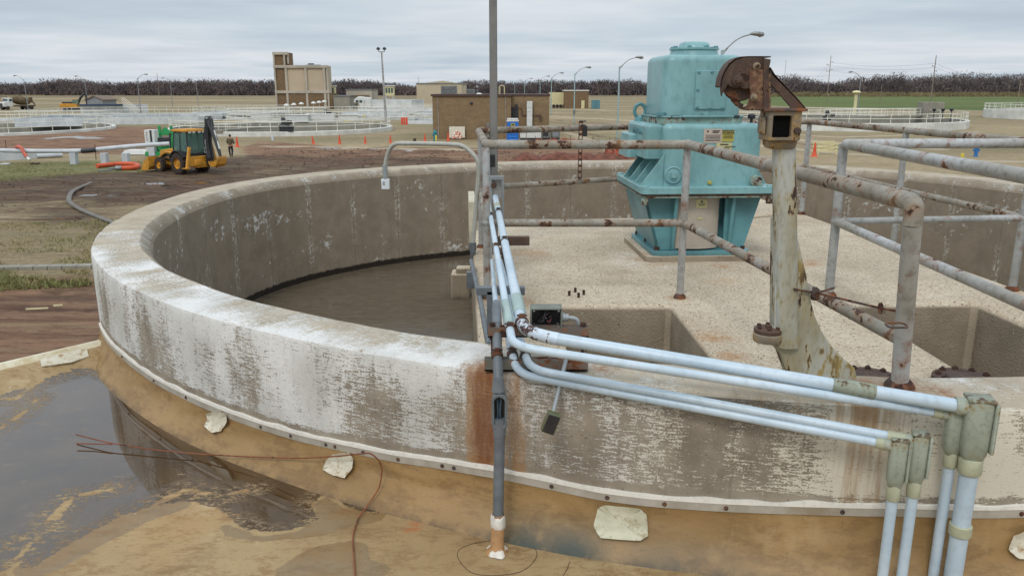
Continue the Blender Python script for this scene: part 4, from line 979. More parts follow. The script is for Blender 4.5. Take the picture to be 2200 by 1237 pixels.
# ---- grey conduit down the channel edge, and the gooseneck with its tag box
mb = MB(); pth = [P(1012, 560, .42), P(1019, 590, .42), P(1024, 615, .40), P(1033, 650, .42), P(1042, 700, .50), P(1051, 742, .62)]
gl = solo('edge_conduit', mb.tube(fillet(pth, .1), .0165, 12) and mb, M['greycond'], 'grey conduit lying along the deck edge above the water', 'conduit')
mb = MB(); mb.box(P(1011, 601, .35), (.06, .05, .13)); build('small_box', mb, M['greycond'], gl, bevel=.003)
Yg = 6.95; gpts = [Q(1016, 535, Yg), Q(1020, 470, Yg), Q(1028, 380, Yg), Q(1029, 345, Yg), Q(998, 312, Yg+.05), Q(940, 309, Yg+.2), Q(842, 308, Yg+.45), Q(828, 345, Yg+.5), Q(828, 384, Yg+.5)]
gn = thing('gooseneck_conduit', gpts[0], 'pale gooseneck conduit arching out over the water with a white box on its end', 'conduit')
mb = MB(); mb.tube(fillet(gpts, .20, 9), .0195, 14); build('bent_pipe', mb, plain('gooseneck_paint', srgb(168, 168, 158), .5, 0, .12, 10, dirt=.3), gn)
mb = MB(); mb.tube([gpts[0]+Vector((0, 0, -.14)), gpts[0]+Vector((0, 0, -.02)), gpts[0]+Vector((0, 0, 0)), gpts[0]+Vector((0, 0, .06))], [.018, .026, .032, .030], 12); mb.tube([gpts[0]+Vector((0, 0, -.14)), P(1013, 575, .40)], .014, 10); build('base_union', mb, M['greycond'], gn)
q = gpts[-1]; mb = MB(); mb.tube([q+Vector((0, 0, .13)), q+Vector((0, 0, -.01))], .024, 12); build('coupling', mb, M['fix'], gn)
mb = MB(); mb.box(q+Vector((0, 0, -.05)), (.074, .05, .095)); tb_ = build('tag_box', mb, plain('tag_white', srgb(214, 220, 222), .4, 0, .04), gn, bevel=.004)
mb = MB()
for k, (w_, x_) in enumerate(((.026, -.012), (.018, -.014), (.022, -.012))): mb.box(q+Vector((x_, -.026, -.03-.011*k)), (w_, .002, .004))
build('printing', mb, M['dark'], tb_)
# blue-white plywood strip and low trough by the deck edge
p0 = P(1010, 428, .62); mb = MB(); mb.box((-.44, 8.6, .42), (.07, .9, .46), rz=.06)
solo('timber_upright', mb, plain('old_timber', srgb(190, 182, 160), .8, 0, .15, 5), 'pale board standing at the far corner of the deck edge', 'board', bevel=.004)
# ---- anchor bolts left in the deck
for i, (u, v) in enumerate(((1223, 632), (1236, 625), (1243, 636), (1254, 630))):
    p = P(u, v+3, ZS); mb = MB(); mb.cyl(p-Vector((0, 0, .02)), p+Vector((0, 0, .034)), .0095, 10); mb.lathe(p+Vector((0, 0, .028)), [(.011, -.004), (.011, .004), (.006, .006)], 8)
    solo('anchor_stub', mb, M['rustbolt'], 'rusty stub of a cut anchor bolt standing in the open deck', 'bolt', base=p, group='four anchor stubs in the deck')
# ---- blind flanges bolted down
def flange(c, r, n, label, name='blind_flange', dz=0, rot=0):
    o = thing(name, c, label, 'flange'); mb = MB(); mb.lathe(c, [(r*.98, 0), (r, .004), (r, .030), (r*.97, .034), (r*.6, .035), (r*.58, .042), (r*.12, .043), (0.001, .040)], 40); build('plate', mb, M['rust'], o)
    for k in range(n):
        an = 2*math.pi*k/n+rot; p = c+Vector((r*.80*math.cos(an), r*.80*math.sin(an), .034)); mb = MB(); mb.lathe(p, [(.0155, 0), (.0155, .010), (.013, .013)], 6); mb.cyl(p+Vector((0, 0, .01)), p+Vector((0, 0, .018)), .008, 8); build('bolt', mb, M['rustbolt'], o)
    return o
flange(P(1868, 822, ZS+.005), .145, 10, 'rusty bolted blind flange on the deck between the davit foot and the end post')
flange(P(2072, 824, ZS+.005), .150, 10, 'rusty bolted blind flange on the deck beyond the end post', rot=.2)
# ================================================================ davit stand
Yd = 2.88; dv = thing('davit_stand', Q(1745, 812, Yd), 'scabby painted cast davit stand with flared foot, open square socket on top', 'davit')
q = lambda u, v, y=Yd: Q(u, v, y)
web = [(1668,470),(1700,470),(1712,500),(1722,540),(1734,592),(1742,640),(1752,680),(1768,715),(1788,745),(1815,772),(1838,792),(1842,812),(1838,828),(1700,822),(1688,790),(1678,762),(1660,738),(1636,728),(1633,712),(1665,706)]
mb = MB(); mb.prism([q(u, v, Yd-.045) for u, v in web], (0, .075, 0)); build('flared_web', mb, M['davit'], dv, bevel=.009, seg=3)
mb = MB(); mb.prism([q(u, v, Yd-.03) for u, v in ((1712, 330), (1714, 430), (1716, 600), (1712, 815), (1694, 815), (1696, 600), (1698, 330))], (0, .085, 0)); build('rib', mb, M['davit'], dv, bevel=.010, seg=3)
def rpost(pa_, pb_, w0, w1, dpt):
    mb = MB(); vs = []; n = 24; K = 14
    for i in range(K):
        f = i/(K-1); c = pa_+(pb_-pa_)*f; w_ = w0+(w1-w0)*f
        for k in range(n):
            an = 2*math.pi*k/n; ex = math.copysign(abs(math.cos(an))**.72, math.cos(an)); ey = math.copysign(abs(math.sin(an))**.72, math.sin(an)); vs.append(c+Vector((ex*w_/2, ey*dpt/2, 0)))
    fs = [(i*n+k, i*n+(k+1) % n, (i+1)*n+(k+1) % n, (i+1)*n+k) for i in range(K-1) for k in range(n)]+[tuple(range(n-1, -1, -1)), tuple((K-1)*n+k for k in range(n))]
    return mb.add(vs, fs)
mb = rpost(q(1689, 742, Yd-.03), q(1684, 300, Yd-.02), .086, .076, .085); build('post', mb, M['davit'], dv)
c = (q(1690, 272, Yd-.02)); bw = q(1733, 272).x-q(1648, 272).x; bh_ = q(1690, 240).z-q(1690, 305).z; Yb = Yd-.10
x0, x1 = q(1651, 272, Yb).x, q(1722, 272, Yb).x; z0, z1 = q(1690, 303, Yb).z, q(1690, 238, Yb).z; hx0, hx1 = q(1661, 272, Yb).x, q(1701, 272, Yb).x; hz0, hz1 = q(1690, 296, Yb).z, q(1690, 249, Yb).z
mb = MB(); fr = [Vector((x0, Yb, z0)), Vector((x1, Yb, z0)), Vector((x1, Yb, z1)), Vector((x0, Yb, z1))]; ho = [Vector((hx0, Yb, hz0)), Vector((hx1, Yb, hz0)), Vector((hx1, Yb, hz1)), Vector((hx0, Yb, hz1))]
D_ = Vector((0, .11, 0)); mb.v = fr+ho+[p+D_ for p in fr]+[p+D_*.9 for p in ho]
for k in range(4):
    j = (k+1) % 4; mb.f += [(k, j, j+4, k+4), (k, j, j+8, k+8), (k+4, j+4, j+12, k+12)]
mb.f += [(8, 9, 10, 11), (12, 13, 14, 15)]; mb.sm = [False]*len(mb.f); hd = build('socket_head', mb, M['davitbox'], dv, bevel=.007, seg=3)
mb = MB(); mb.prism([p+Vector((0, .02, 0)) for p in ho], (0, .02, 0)); build('bore_shade_plate', mb, plain('bore_shade', (.004, .004, .004, 1), .9, 0, 0, 3, spec=.1, dirt=0), hd)  # near-black plate in the socket, painting the shade of its hole
p = q(1712, 281, Yb); mb = MB(); mb.lathe(p+Vector((0, 0, 0)), [(.012, 0), (.012, .012), (.009, .015)], 12, 'Y'); build('set_bolt', mb, M['rust'], hd)
mb = MB(); mb.box((x0-.006, Yb+.055, (z0+z1)/2+.0), (.012, .07, .06)); build('side_boss', mb, M['davitbox'], hd, bevel=.006)
mb = MB(); mb.box((x0+.066, Yb+.07, z0-.014), (.105, .10, .035), taper=.85); build('head_collar', mb, M['davitbox'], dv, bevel=.01)
# side lug with its bolted cap
p = q(1650, 716, Yd-.03); lg = MB(); lg.lathe(p+Vector((0, 0, -.030)), [(.050, 0), (.054, .006), (.054, .030), (.050, .034)], 28); lg.box(p+Vector((.045, 0, -.016)), (.08, .06, .028)); l_ = build('side_lug', lg, M['davitbox'], dv)
mb = MB(); mb.lathe(p+Vector((0, 0, .004)), [(.050, 0), (.053, .004), (.053, .014), (.048, .018), (.02, .019), (.001, .019)], 28); mb.lathe(p+Vector((0, 0, .02)), [(.014, 0), (.014, .012)], 4); cp = build('lug_cap', mb, M['rust'], l_)
for k in range(6):
    an = k*math.pi/3+.3; mb = MB(); mb.lathe(p+Vector((.038*math.cos(an), .038*math.sin(an), .022)), [(.008, 0), (.008, .008), (.006, .010)], 6); build('bolt', mb, M['rustbolt'], cp)
# ---- sheave guard on the davit head
sg = thing('sheave_block', q(1690, 238, Yd), 'brown rust-eaten sheave guard and strut sitting on the davit head', 'pulley')
Y0 = Yd-.10
outl = [(1641,121),(1608,121),(1592,122),(1578,127),(1566,137),(1556,152),(1550,168),(1547,186),(1549,204),(1551,208),(1553,200),(1556,193),(1560,189),(1564,181),(1569,186),(1580,190),(1590,188),(1600,192),(1612,190),(1622,190),(1640,196)]
def tor(seq, seed, j=1.2, n=2):
    rnd = random.Random(seed); o = []
    for i in range(len(seq)):
        a, b = seq[i], seq[(i+1) % len(seq)]
        for k in range(n): f = k/n; o.append((a[0]+(b[0]-a[0])*f+rnd.uniform(-j, j)*(k > 0), a[1]+(b[1]-a[1])*f+rnd.uniform(-j, j)*(k > 0)))
    return o
mb = MB(); mb.prism([q(u, v, Y0) for u, v in outl], (0, .008, 0)); gp = build('front_guard_plate', mb, M['rust'], sg, bevel=.0015)
mb = MB(); mb.prism([q(u, v, Y0) for u, v in tor([(1610,150),(1640,150),(1655,160),(1655,236),(1600,236),(1604,228),(1610,214),(1612,196),(1609,180)], 4, .8)], (0, .01, 0)); mb.v = [p+Vector((0, -.004, 0)) for p in mb.v]; build('inner_cheek', mb, weathered('cheek', srgb(82, 56, 42), .42, 13, .8, chalk=srgb(104, 74, 52), rust=srgb(52, 34, 28), rust2=srgb(160, 124, 92), bump=.6), sg)
low = [(1565,190),(1568,200),(1570,206),(1573,219),(1580,226),(1586,230),(1593,235),(1606,238),(1660,238),(1700,240),(1700,234),(1660,233),(1612,232),(1602,229),(1596,231),(1598,224),(1590,221),(1592,215),(1584,213),(1580,208),(1582,203),(1575,200),(1576,193),(1586,196),(1596,200),(1606,204),(1611,202),(1611,194),(1600,190),(1588,186),(1575,184)]
mb = MB(); mb.prism([q(u, v, Y0+.03) for u, v in tor(low, 9, .9)], (0, .012, 0)); build('eaten_rim', mb, M['rustdark'], sg)
# curved rim joining the two cheeks
mb = MB(); arc = [(1655,121),(1608,121),(1592,122),(1578,127),(1566,137),(1556,152),(1550,168),(1547,186)]
for u, v in arc: a = q(u, v, Y0); mb.v += [a, a+Vector((0, .07, 0)), a+Vector((.004, .07, -.004)), a+Vector((.004, 0, -.004))]
for i in range(len(arc)-1):
    for k in range(4): a = i*4+k; b = i*4+(k+1) % 4; mb.f.append((a, a+4, b+4, b)); mb.sm.append(True)
build('curved_rim', mb, M['rust'], sg)
mb = MB(); cw = q(1590, 178, Y0+.035); mb.lathe(cw, [(.001, -.012), (.058, -.012), (.062, -.008), (.050, 0), (.062, .008), (.058, .012), (.001, .012)], 32, 'Y'); build('sheave_wheel', mb, M['rustdark'], sg)
for (u, v, r_, m_) in ((1585, 174, .020, 'rust'), (1625, 143, .013, 'davitbox'), (1619, 210, .013, 'davitbox')):
    c = q(u, v, Y0); mb = MB(); mb.lathe(c, [(r_, -.002), (r_, .006), (r_*.8, .008), (r_*.55, .009), (r_*.5, .020), (r_*.35, .022)], 18, 'Y'); build('axle_bolt', mb, M[m_], sg)
mb = MB(); mb.prism([q(u, v, Y0-.009) for u, v in ((1641,121),(1643,126),(1656,128),(1656,132),(1652,150),(1652,236),(1640,236))], (0, .09, 0)); build('upright_bar', mb, M['rust'], sg, bevel=.002)
mb = MB(); mb.prism([q(u, v, Y0+.015) for u, v in ((1654,145),(1663,160),(1692,190),(1715,215),(1731,234),(1695,236),(1700,231),(1652,176))], (0, .012, 0)); mb.prism([q(u, v, Y0+.015) for u, v in ((1656,145),(1665,160),(1694,190),(1717,215),(1733,234),(1729,234),(1714,217),(1691,193),(1661,163),(1654,149))], (0, .05, 0)); build('diagonal_strut', mb, M['rust'], sg)
a = q(1640, 237, Y0); b = q(1734, 236, Y0); mb = MB(); mb.box(((a.x+b.x)/2, Y0+.07, (a.z+b.z)/2), (b.x-a.x, .16, .009)); build('base_plate', mb, M['rustdark'], sg, bevel=.002)
# wire tying the davit to the end post
mb = MB(); pts_ = [q(1706, 621, Yd-.075), q(1722, 624, Yd-.06), q(1752, 629, Yd-.05), q(1800, 640, Yd-.06), q(1850, 652, Yd-.09), q(1892, 662, Yd-.11), q(1930, 669, Yd-.14), q(1968, 675, Yd-.155)]
mb.tube(fillet(pts_, .03, 4), .0042, 8); mb.tube([q(1747, 617, Yd-.06), q(1752, 629, Yd-.06), q(1770, 625, Yd-.06), q(1793, 618, Yd-.06)], .0042, 7)
kn = q(1751, 629, Yd-.06)
for k in range(3): mb.tube([kn+Vector((.014*math.cos(a_), -.008+.012*math.sin(a_*1.3+k), .018*math.sin(a_)-.004*k)) for a_ in [i*.6 for i in range(11)]], .0052, 7)
mb.sphere(kn+Vector((0, 0, -.004)), .013, 8); kn = q(1892, 662, Yd-.11); mb.tube([kn+Vector((.006*math.cos(a_), .004*math.sin(a_), .018*math.sin(a_))) for a_ in [i*.7 for i in range(10)]], .005, 7); mb.sphere(kn, .009, 8)
p = Vector((nd2.x-.012, nd2.y, pts_[-1].z)); mb.tube([p+Vector((.034*math.cos(a_), .034*math.sin(a_), .002*math.sin(a_*3))) for a_ in [i*.35 for i in range(19)]], .004, 7)
solo('tie_wire', mb, M['rustdark'], 'twisted rusty wire with two knots tying the davit to the end post', 'wire')
# rusty wire lying over the roof
mb = MB(); wpx = [(163,933,.03),(235,951,.03),(330,966,.02),(430,975,.02),(540,981,.02),(640,984,.03),(720,980,.06),(795,972,.09),(812,985,.08),(821,1003,.06),(818,1035,.04),(812,1052,.02),(790,1085,.006),(770,1110,.006),(757,1150,.006),(760,1190,.006),(763,1240,.006),(765,1300,.006)]
wp = []
for u, v, z in wpx: wp.append(flash_hit(u, v, z*.8+.004))
mb.tube(fillet(wp, .05, 4), .0032, 7); w2 = [P(u, v, ZR+z) for u, v, z in ((164,952,.02),(200,953,.02),(240,954,.025))]; mb.tube(w2, .0032, 7)
solo('rusty_wire', mb, weathered('wire_rust', srgb(112, 58, 32), .5, 9, .8), 'long thin rusty wire trailing through the puddle and down the roof', 'wire')
# ================================================================ teal mixer drive
mx = thing('mixer_drive', Vector((1.60, 7.12, ZS)), 'big teal gear drive of the tank mixer, domed motor hood on a tapered pedestal', 'mixer', rz=R(3.5))
# local coordinates: x right, y back, z up, origin on the deck at the centre
def L(name, mb, mat, parent=mx, **k): return build(name, mb, M[mat], parent, world=False, **k)
def rbox(w_, d_, z0, z1, r, n=6, top=0, K=None):
    """rounded-corner prism, optional rounded top edge"""
    mb = MB(); rows = [(0, z0)]
    if top:
        for i in range(7): a_ = math.pi/2*i/6; rows.append((top*(1-math.cos(a_)), z1-top+top*math.sin(a_)))
    else: rows.append((0, z1))
    nn_ = 0
    for ins, z in rows:
        ring_ = []
        for cx_, cy_, a0 in ((1, 1, 0), (-1, 1, 90), (-1, -1, 180), (1, -1, 270)):
            for k in range(n+1):
                a_ = R(a0+90*k/n); rr_ = max(r-ins*.6, .01); ring_.append(Vector((cx_*(w_/2-ins-rr_)+rr_*math.cos(a_), cy_*(d_/2-ins-rr_)+rr_*math.sin(a_), z)))
        nn_ = len(ring_); mb.v += ring_
    for i in range(len(rows)-1):
        for k in range(nn_): a = i*nn_+k; b = i*nn_+(k+1) % nn_; mb.f.append((a, b, b+nn_, a+nn_)); mb.sm.append(True)
    mb.f += [tuple(range(nn_-1, -1, -1)), tuple((len(rows)-1)*nn_+k for k in range(nn_))]; mb.sm += [False, False]
    return mb
mv = lambda mb, x, y, z=0: mb.xf(Matrix.Translation((x, y, z)))
L('grout_pad', mv(rbox(.98, 1.0, -.01, .045, .06), 0, 0), 'deck')
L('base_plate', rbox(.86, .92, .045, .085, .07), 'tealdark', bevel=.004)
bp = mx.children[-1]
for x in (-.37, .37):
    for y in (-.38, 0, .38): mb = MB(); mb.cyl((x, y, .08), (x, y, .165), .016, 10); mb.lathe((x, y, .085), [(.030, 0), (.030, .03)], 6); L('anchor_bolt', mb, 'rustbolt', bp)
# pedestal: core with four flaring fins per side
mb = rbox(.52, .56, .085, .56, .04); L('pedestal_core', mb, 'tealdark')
def fin(x0, x1, y0, y1, t_):
    # vertical plate from the base edge (x0,y0) up to the flange edge (x1,y1)
    return None
for sx in (-1, 1):
    for yy in (-.40, .40):
        mb = MB()
        s_ = 1 if yy > 0 else -1
        mb.prism([Vector((sx*.20, yy, .085)), Vector((sx*.385, yy, .085)), Vector((sx*.385, yy, .11)), Vector((sx*.515, yy, .565)), Vector((sx*.20, yy, .565))], (0, -s_*.03, 0))
        mb.prism([Vector((sx*.385, yy, .085)), Vector((sx*.385, yy, .11)), Vector((sx*.515, yy, .565)), Vector((sx*.485, yy, .565)), Vector((sx*.355, yy, .11)), Vector((sx*.355, yy, .085))], (0, -s_*.80, 0)) if yy < 0 and sx < 0 else None
        mb.prism([Vector((sx*.23, s_*.25, .085)), Vector((sx*.23, s_*.42, .085)), Vector((sx*.23, s_*.50, .565)), Vector((sx*.23, s_*.25, .565))], (sx*.03, 0, 0)); L('pedestal_fin', mb, 'tealdark', bevel=.005)

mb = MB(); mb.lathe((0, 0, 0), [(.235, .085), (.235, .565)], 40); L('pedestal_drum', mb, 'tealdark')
# curved beige access cover on the front
mb = MB(); n = 16
for i in range(n+1):
    a_ = -math.pi/2-.62+1.24*i/n
    for z in (.10, .555): mb.v.append(Vector((-.05+.345*math.cos(a_)*1.0, -.14+.30*math.sin(a_), z)))
for i in range(n): a = i*2; mb.f.append((a, a+2, a+3, a+1)); mb.sm.append(True)
m_ = len(mb.v)
for i in range(n+1):
    a_ = -math.pi/2-.62+1.24*i/n
    for z in (.10, .555): mb.v.append(Vector((-.05+.335*math.cos(a_), -.14+.285*math.sin(a_), z)))
for i in range(n): a = m_+i*2; mb.f.append((a, a+1, a+3, a+2)); mb.sm.append(True)
M['beige'] = plain('beige_cover', srgb(168, 158, 144), .55, 0, .07, 4, dirt=.2); cv = L('access_cover', mb, 'beige')
def text(body, size, loc, rot, mat, parent, name='lettering', ext=.002, sx=1.0, bold=0.0):
    cu = bpy.data.curves.new('t', 'FONT'); cu.body = body; cu.size = size; cu.extrude = ext; cu.align_x = 'CENTER'; cu.align_y = 'CENTER'; cu.space_character = 1.05; cu.offset = bold; cu.resolution_u = 2
    ob = bpy.data.objects.new('t', cu); COL.objects.link(ob); dg = bpy.context.evaluated_depsgraph_get(); dg.update(); me_ = bpy.data.meshes.new_from_object(ob.evaluated_get(dg)); bpy.data.objects.remove(ob)
    me_.transform(Matrix.Translation(Vector(loc)) @ rot.to_matrix().to_4x4() @ Matrix.Diagonal((sx, 1, 1, 1))); me_.name = name; me_.materials.clear(); me_.materials.append(mat)
    o = bpy.data.objects.new(name, me_); COL.objects.link(o); o.parent = parent; return o
from mathutils import Euler
FR = Euler((math.pi/2, 0, 0)); LF = Euler((math.pi/2, 0, -math.pi/2))
M['labelyellow'] = plain('label_yellow', srgb(168, 158, 74), .4, 0, .05); M['labelgrey'] = plain('label_grey', srgb(184, 170, 158), .4, .2, .05); M['labelcream'] = plain('label_cream', srgb(186, 180, 132), .4, 0, .05)
def lab(c, w_, h_, mat, parent, name): mb = MB(); mb.box(c, (w_, .004, h_)); return L(name, mb, mat, parent)
def lines(rows, parent, y):
    mb = MB()
    for x, z, w_, h_ in rows: mb.box((x, y, z), (w_, .002, h_))
    return L('printed_lines', mb, 'dark', parent)
k1 = lab((-.02, -.444, .49), .095, .075, 'labelcream', cv, 'rating_label'); lines([(-.02, .508, .02, .014), (-.02, .486, .06, .005), (-.02, .476, .05, .004)], k1, -.447)
lab((-.03, -.444, .365), .036, .02, 'labelcream', cv, 'small_label')
# lower flange (rusty) and upper flange
L('rusted_gasket', rbox(1.10, 1.10, .567, .585, .05), 'rust'); L('lower_flange', rbox(1.09, 1.09, .552, .569, .05), 'tealrust', bevel=.003)
L('housing_flange', rbox(1.13, 1.13, .585, .645, .05), 'teal', bevel=.006); hf = mx.children[-1]
for x, y in ((-.53, -.53), (.53, -.53), (-.53, .53), (.53, .53)): mb = MB(); mb.lathe((x, y, .63), [(.035, 0), (.035, .022), (.03, .026)], 6); L('hex_bolt', mb, 'teal', hf)
for x in (-.53, .53): mb = MB(); mb.lathe((x, -.53, .50), [(.030, 0), (.030, .05)], 6); L('hex_nut', mb, 'tealrust', hf)
# gear housing
L('gear_housing', mv(rbox(.83, .92, .63, 1.155, .06, top=.05), .045, 0), 'teal'); gh = mx.children[-1]
L('side_housing', mv(rbox(.22, .78, .86, 1.15, .04, top=.035), -.385, .05), 'teal'); L('side_step', mv(rbox(.12, .40, .84, 1.05, .03, top=.02), -.50, .24), 'teal')
for y in (-.44, -.20, .04, .30):
    mb = MB(); mb.prism([Vector((-.36, y, .635)), Vector((-.545, y, .635)), Vector((-.545, y, .65)), Vector((-.36, y, .90))], (0, .022, 0)); L('gusset', mb, 'teal', gh, bevel=.003)
mb = MB(); mb.prism([Vector((.46, -.35, .635)), Vector((.555, -.35, .635)), Vector((.555, -.35, .65)), Vector((.46, -.35, .80))], (0, .022, 0)); L('gusset', mb, 'teal', gh, bevel=.003)
mb = MB(); mb.lathe((-.285, -.452, .735), [(.070, 0), (.074, .004), (.074, .020), (.064, .030), (.062, .022), (.045, .022), (.042, .028), (.001, .030)], 32, 'Y'); mb.box((-.285, -.49, .735), (.042, .03, .042), ry=.1); L('filler_plug', mb, 'teal', gh, bevel=.002)
mb = MB(); mb.lathe((.03, -.46, .67), [(.019, 0), (.019, .015), (.012, .017), (.011, .03)], 6, 'Y'); L('brass_plug', mb, 'labelyellow', gh)
mb = MB(); mb.lathe((.42, -.46, .68), [(.052, 0), (.05, .04), (.046, .045), (.001, .045)], 20, 'Y'); mb.lathe((.43, -.51, .66), [(.034, 0), (.034, .02), (.024, .025), (.024, .05)], 8, 'Y'); L('drain_valve', mb, 'tealrust', gh)
text('PHILADELPHIA', .066, (-.4985, -.02, 1.075), LF, M['tealdark'], gh, ext=.004, sx=.84, bold=.002); text('MIXERS', .066, (-.4985, .02, .965), LF, M['tealdark'], gh, ext=.004, sx=.84, bold=.002)
mb = MB(); mb.box((-.4955, .0, 1.02), (.004, .56, .21)); L('name_panel', mb, 'teal', gh, bevel=.006)
pl_ = lab((0.035, -.463, 1.055), .155, .115, 'labelgrey', gh, 'name_plate'); lines([(0.060, 1.095, .062, .008), (0.055, 1.083, .05, .007), (-0.010, 1.092, .012, .016), (0.035, 1.062, .13, .0025), (0.035, 1.052, .12, .004), (0.035, 1.040, .13, .004), (0.035, 1.028, .12, .004), (0.035, 1.016, .13, .004)], pl_, -.466)
cl_ = lab((0.162, -.463, 1.055), .10, .095, 'labelyellow', gh, 'caution_label'); mb = MB(); mb.box((0.162, -.466, 1.088), (.10, .003, .028)); L('label_band', mb, 'dark', cl_); text('CAUTION', .022, (0.162, -.468, 1.087), FR, M['labelyellow'], cl_, bold=.0006)
lines([(0.162, 1.062-.012*k, .08, .004) for k in range(3)], cl_, -.466)
cl2 = lab((0.135, -.463, .965), .13, .068, 'labelcream', gh, 'caution_label'); lines([(0.135, .985, .07, .009), (.185, .968, .09, .005), (0.135, .956, .10, .005), (0.135, .944, .09, .005)], cl2, -.466)
# lifting eye
mb = MB(); mb.lathe((-.42, .28, 1.15), [(.05, 0), (.045, .03), (.02, .04)], 16)
mb.tube([(-.42+.05*math.cos(a_), .28, 1.24+.06*math.sin(a_)) for a_ in [i*math.pi/12-math.pi/2 for i in range(25)]], .016, 10, cap=False); L('lifting_eye', mb, 'tealdark', gh)
# motor adapter ring with dark blocks for its shaded gaps, and hood
L('adapter_ring', mv(rbox(.74, .74, 1.145, 1.215, .12), -.03, .0), 'tealrust', bevel=.004)
L('adapter_lip', mv(rbox(.755, .755, 1.20, 1.215, .12), -.03, 0), 'teal', bevel=.003)
L('motor_hood', mv(rbox(.68, .68, 1.215, 1.755, .095, n=10, top=.06), -.03, 0), 'teal'); hd = mx.children[-1]
# slight taper of the hood
for v_ in hd.data.vertices:
    f = (v_.co.z-1.215)/.54; k = 1.045-.07*f; v_.co.x = -.03+(v_.co.x+.03)*k; v_.co.y *= k
mb = MB()
for i in range(40):
    a_ = 2*math.pi*i/40
mb.lathe((-.03, 0, 0), [(.215, 1.74), (.20, 1.79), (.198, 1.805), (.21, 1.81), (.21, 1.825), (.15, 1.83), (.135, 1.835), (.122, 1.868), (.10, 1.882), (.001, 1.888)], 48); L('hood_cap', mb, 'teal', hd)
for k in range(8):
    a_ = 2*math.pi*k/8+.3; mb = MB(); mb.lathe((-.03+.185*math.cos(a_), .185*math.sin(a_), 1.825), [(.019, 0), (.019, .018)], 6); L('cap_bolt', mb, 'tealdark', hd)
mb = MB(); mb.box((.03, -.350, 1.445), (.262, .012, .345), ry=R(0)); pn_ = L('hatch', mb, 'teal', hd, bevel=.006, seg=3)
for x, z in ((-.08, 1.60), (.03, 1.602), (.142, 1.60), (-.082, 1.445), (.142, 1.445), (-.078, 1.29), (.03, 1.288), (.138, 1.29)): mb = MB(); mb.lathe((x, -.356, z), [(.013, 0), (.013, .006), (.009, .010)], 12, 'Y'); L('hatch_bolt', mb, 'tealdark', pn_)
mb = MB(); mb.box((.0, -.375, 1.212), (.42, .05, .018)); mb.lathe((.0, -.36, 1.22), [(.03, 0), (.03, .02)], 12); L('hood_foot', mb, 'teal', hd, bevel=.003)
mb = MB()
for x, w_ in ((-.22, .07), (.30, .05)): mb.box((x-.045, -.362, 1.205), (w_, .03, .020))
L('vent_gap_shade', mb, 'dark', hd)  # solid dark blocks put where the gaps would only be in shade
mb = MB(); mb.lathe((.41, -.30, 1.155), [(.012, 0), (.012, .03), (.03, .034), (.034, .06), (.02, .075)], 12); L('breather_cap', mb, 'dark', gh)
mb = MB(); mb.lathe((-.37, -.31, 1.215), [(.04, 0), (.04, .028), (.03, .03)], 8); L('ring_bolt', mb, 'tealdark', gh)

# the hood sits a little lower than first laid out
for ch in list(mx.children):
    for o_ in [ch]+list(ch.children):
        for o2 in [o_]+list(o_.children):
            if o2.type == 'MESH' and not o2.get('_z'):
                o2['_z'] = 1
                for v_ in o2.data.vertices:
                    if v_.co.z > 1.215 and not o2.name.startswith('lifting'): v_.co.z = 1.215+(v_.co.z-1.215)*.91
                
for v_ in hd.data.vertices: v_.co.x = -.03+(v_.co.x+.03)*.93
for o_ in bpy.data.objects:
    if '_z' in o_.keys(): del o_['_z']
# ================================================================ ground
HOLES = []    # (cx, cy, r) round basins sunk into the ground
def basin(cx, cy, r): HOLES.append((cx, cy, r))
T1 = (-74.0, 106.0, 19.5); T3 = (-30.0, 106.0, 13.9); T4 = (-35.0, 152.0, 17.5); T5 = (47.5, 122.0, 18.6); T6 = (108.0, 152.0, 17.0)
for q in (T1, T3, T4, T5): basin(*q)
def nax(lo, hi, f0, f1, fine, grow):
    x = [f0]; s_ = fine
    while x[-1] < f1: x.append(x[-1]+fine)
    s_ = fine
    while x[-1] < hi: s_ *= grow; x.append(x[-1]+s_)
    l = [f0]; s_ = fine
    while l[-1] > lo: s_ *= grow; l.append(l[-1]-s_)
    return np.array(sorted(set(l[1:]+x)))
gx = nax(-2600, 2600, -62, 62, .66, 1.07); gy = nax(-120, 4200, 10, 112, .6, 1.05)
XX, YY = np.meshgrid(gx, gy); pts = np.stack([XX.ravel(), YY.ravel()], 1)
dele = np.zeros(len(pts), bool); P2 = pts.copy()
cell = np.maximum(np.gradient(gx)[None, :].repeat(len(gy), 0), np.gradient(gy)[:, None].repeat(len(gx), 1)).ravel()
for cx_, cy_, r_ in HOLES:
    dd_ = P2-np.array([cx_, cy_]); rr_ = np.hypot(dd_[:, 0], dd_[:, 1]); near = np.abs(rr_-r_) < .72*cell
    P2[near] = np.array([cx_, cy_])+dd_[near]/rr_[near][:, None]*r_
    dele |= rr_ < r_-.71*cell
def Gp(poly): return np.array([[G(u, v).x, G(u, v).y] for u, v in poly])
def soft(poly, w_): 
    d = sdist(P2, Gp(poly)); return np.clip(d/w_*.5+.5, 0, 1)
def sline(poly, w_, s_=.5):
    d = ldist(P2, Gp(poly)); return np.clip((w_-d)/s_+.5, 0, 1)
mud = np.zeros(len(P2)); red = np.zeros(len(P2)); grn = np.zeros(len(P2)); pale = np.zeros(len(P2)); crop = np.zeros(len(P2)); wetm = np.zeros(len(P2))
mud = np.maximum(mud, .95*soft([(-300,392),(0,385),(200,372),(330,368),(420,345),(520,340),(560,360),(600,420),(350,440),(240,440),(150,430),(0,440),(-300,450)], 3.0))
mud = np.maximum(mud, .52*soft([(480,335),(560,330),(760,335),(1000,335),(1040,350),(1000,380),(600,420),(500,400)], 2.0))
mud = np.maximum(mud, .45*soft([(150,430),(350,440),(300,470),(180,480),(0,465),(-300,470),(-300,440)], 2.0))
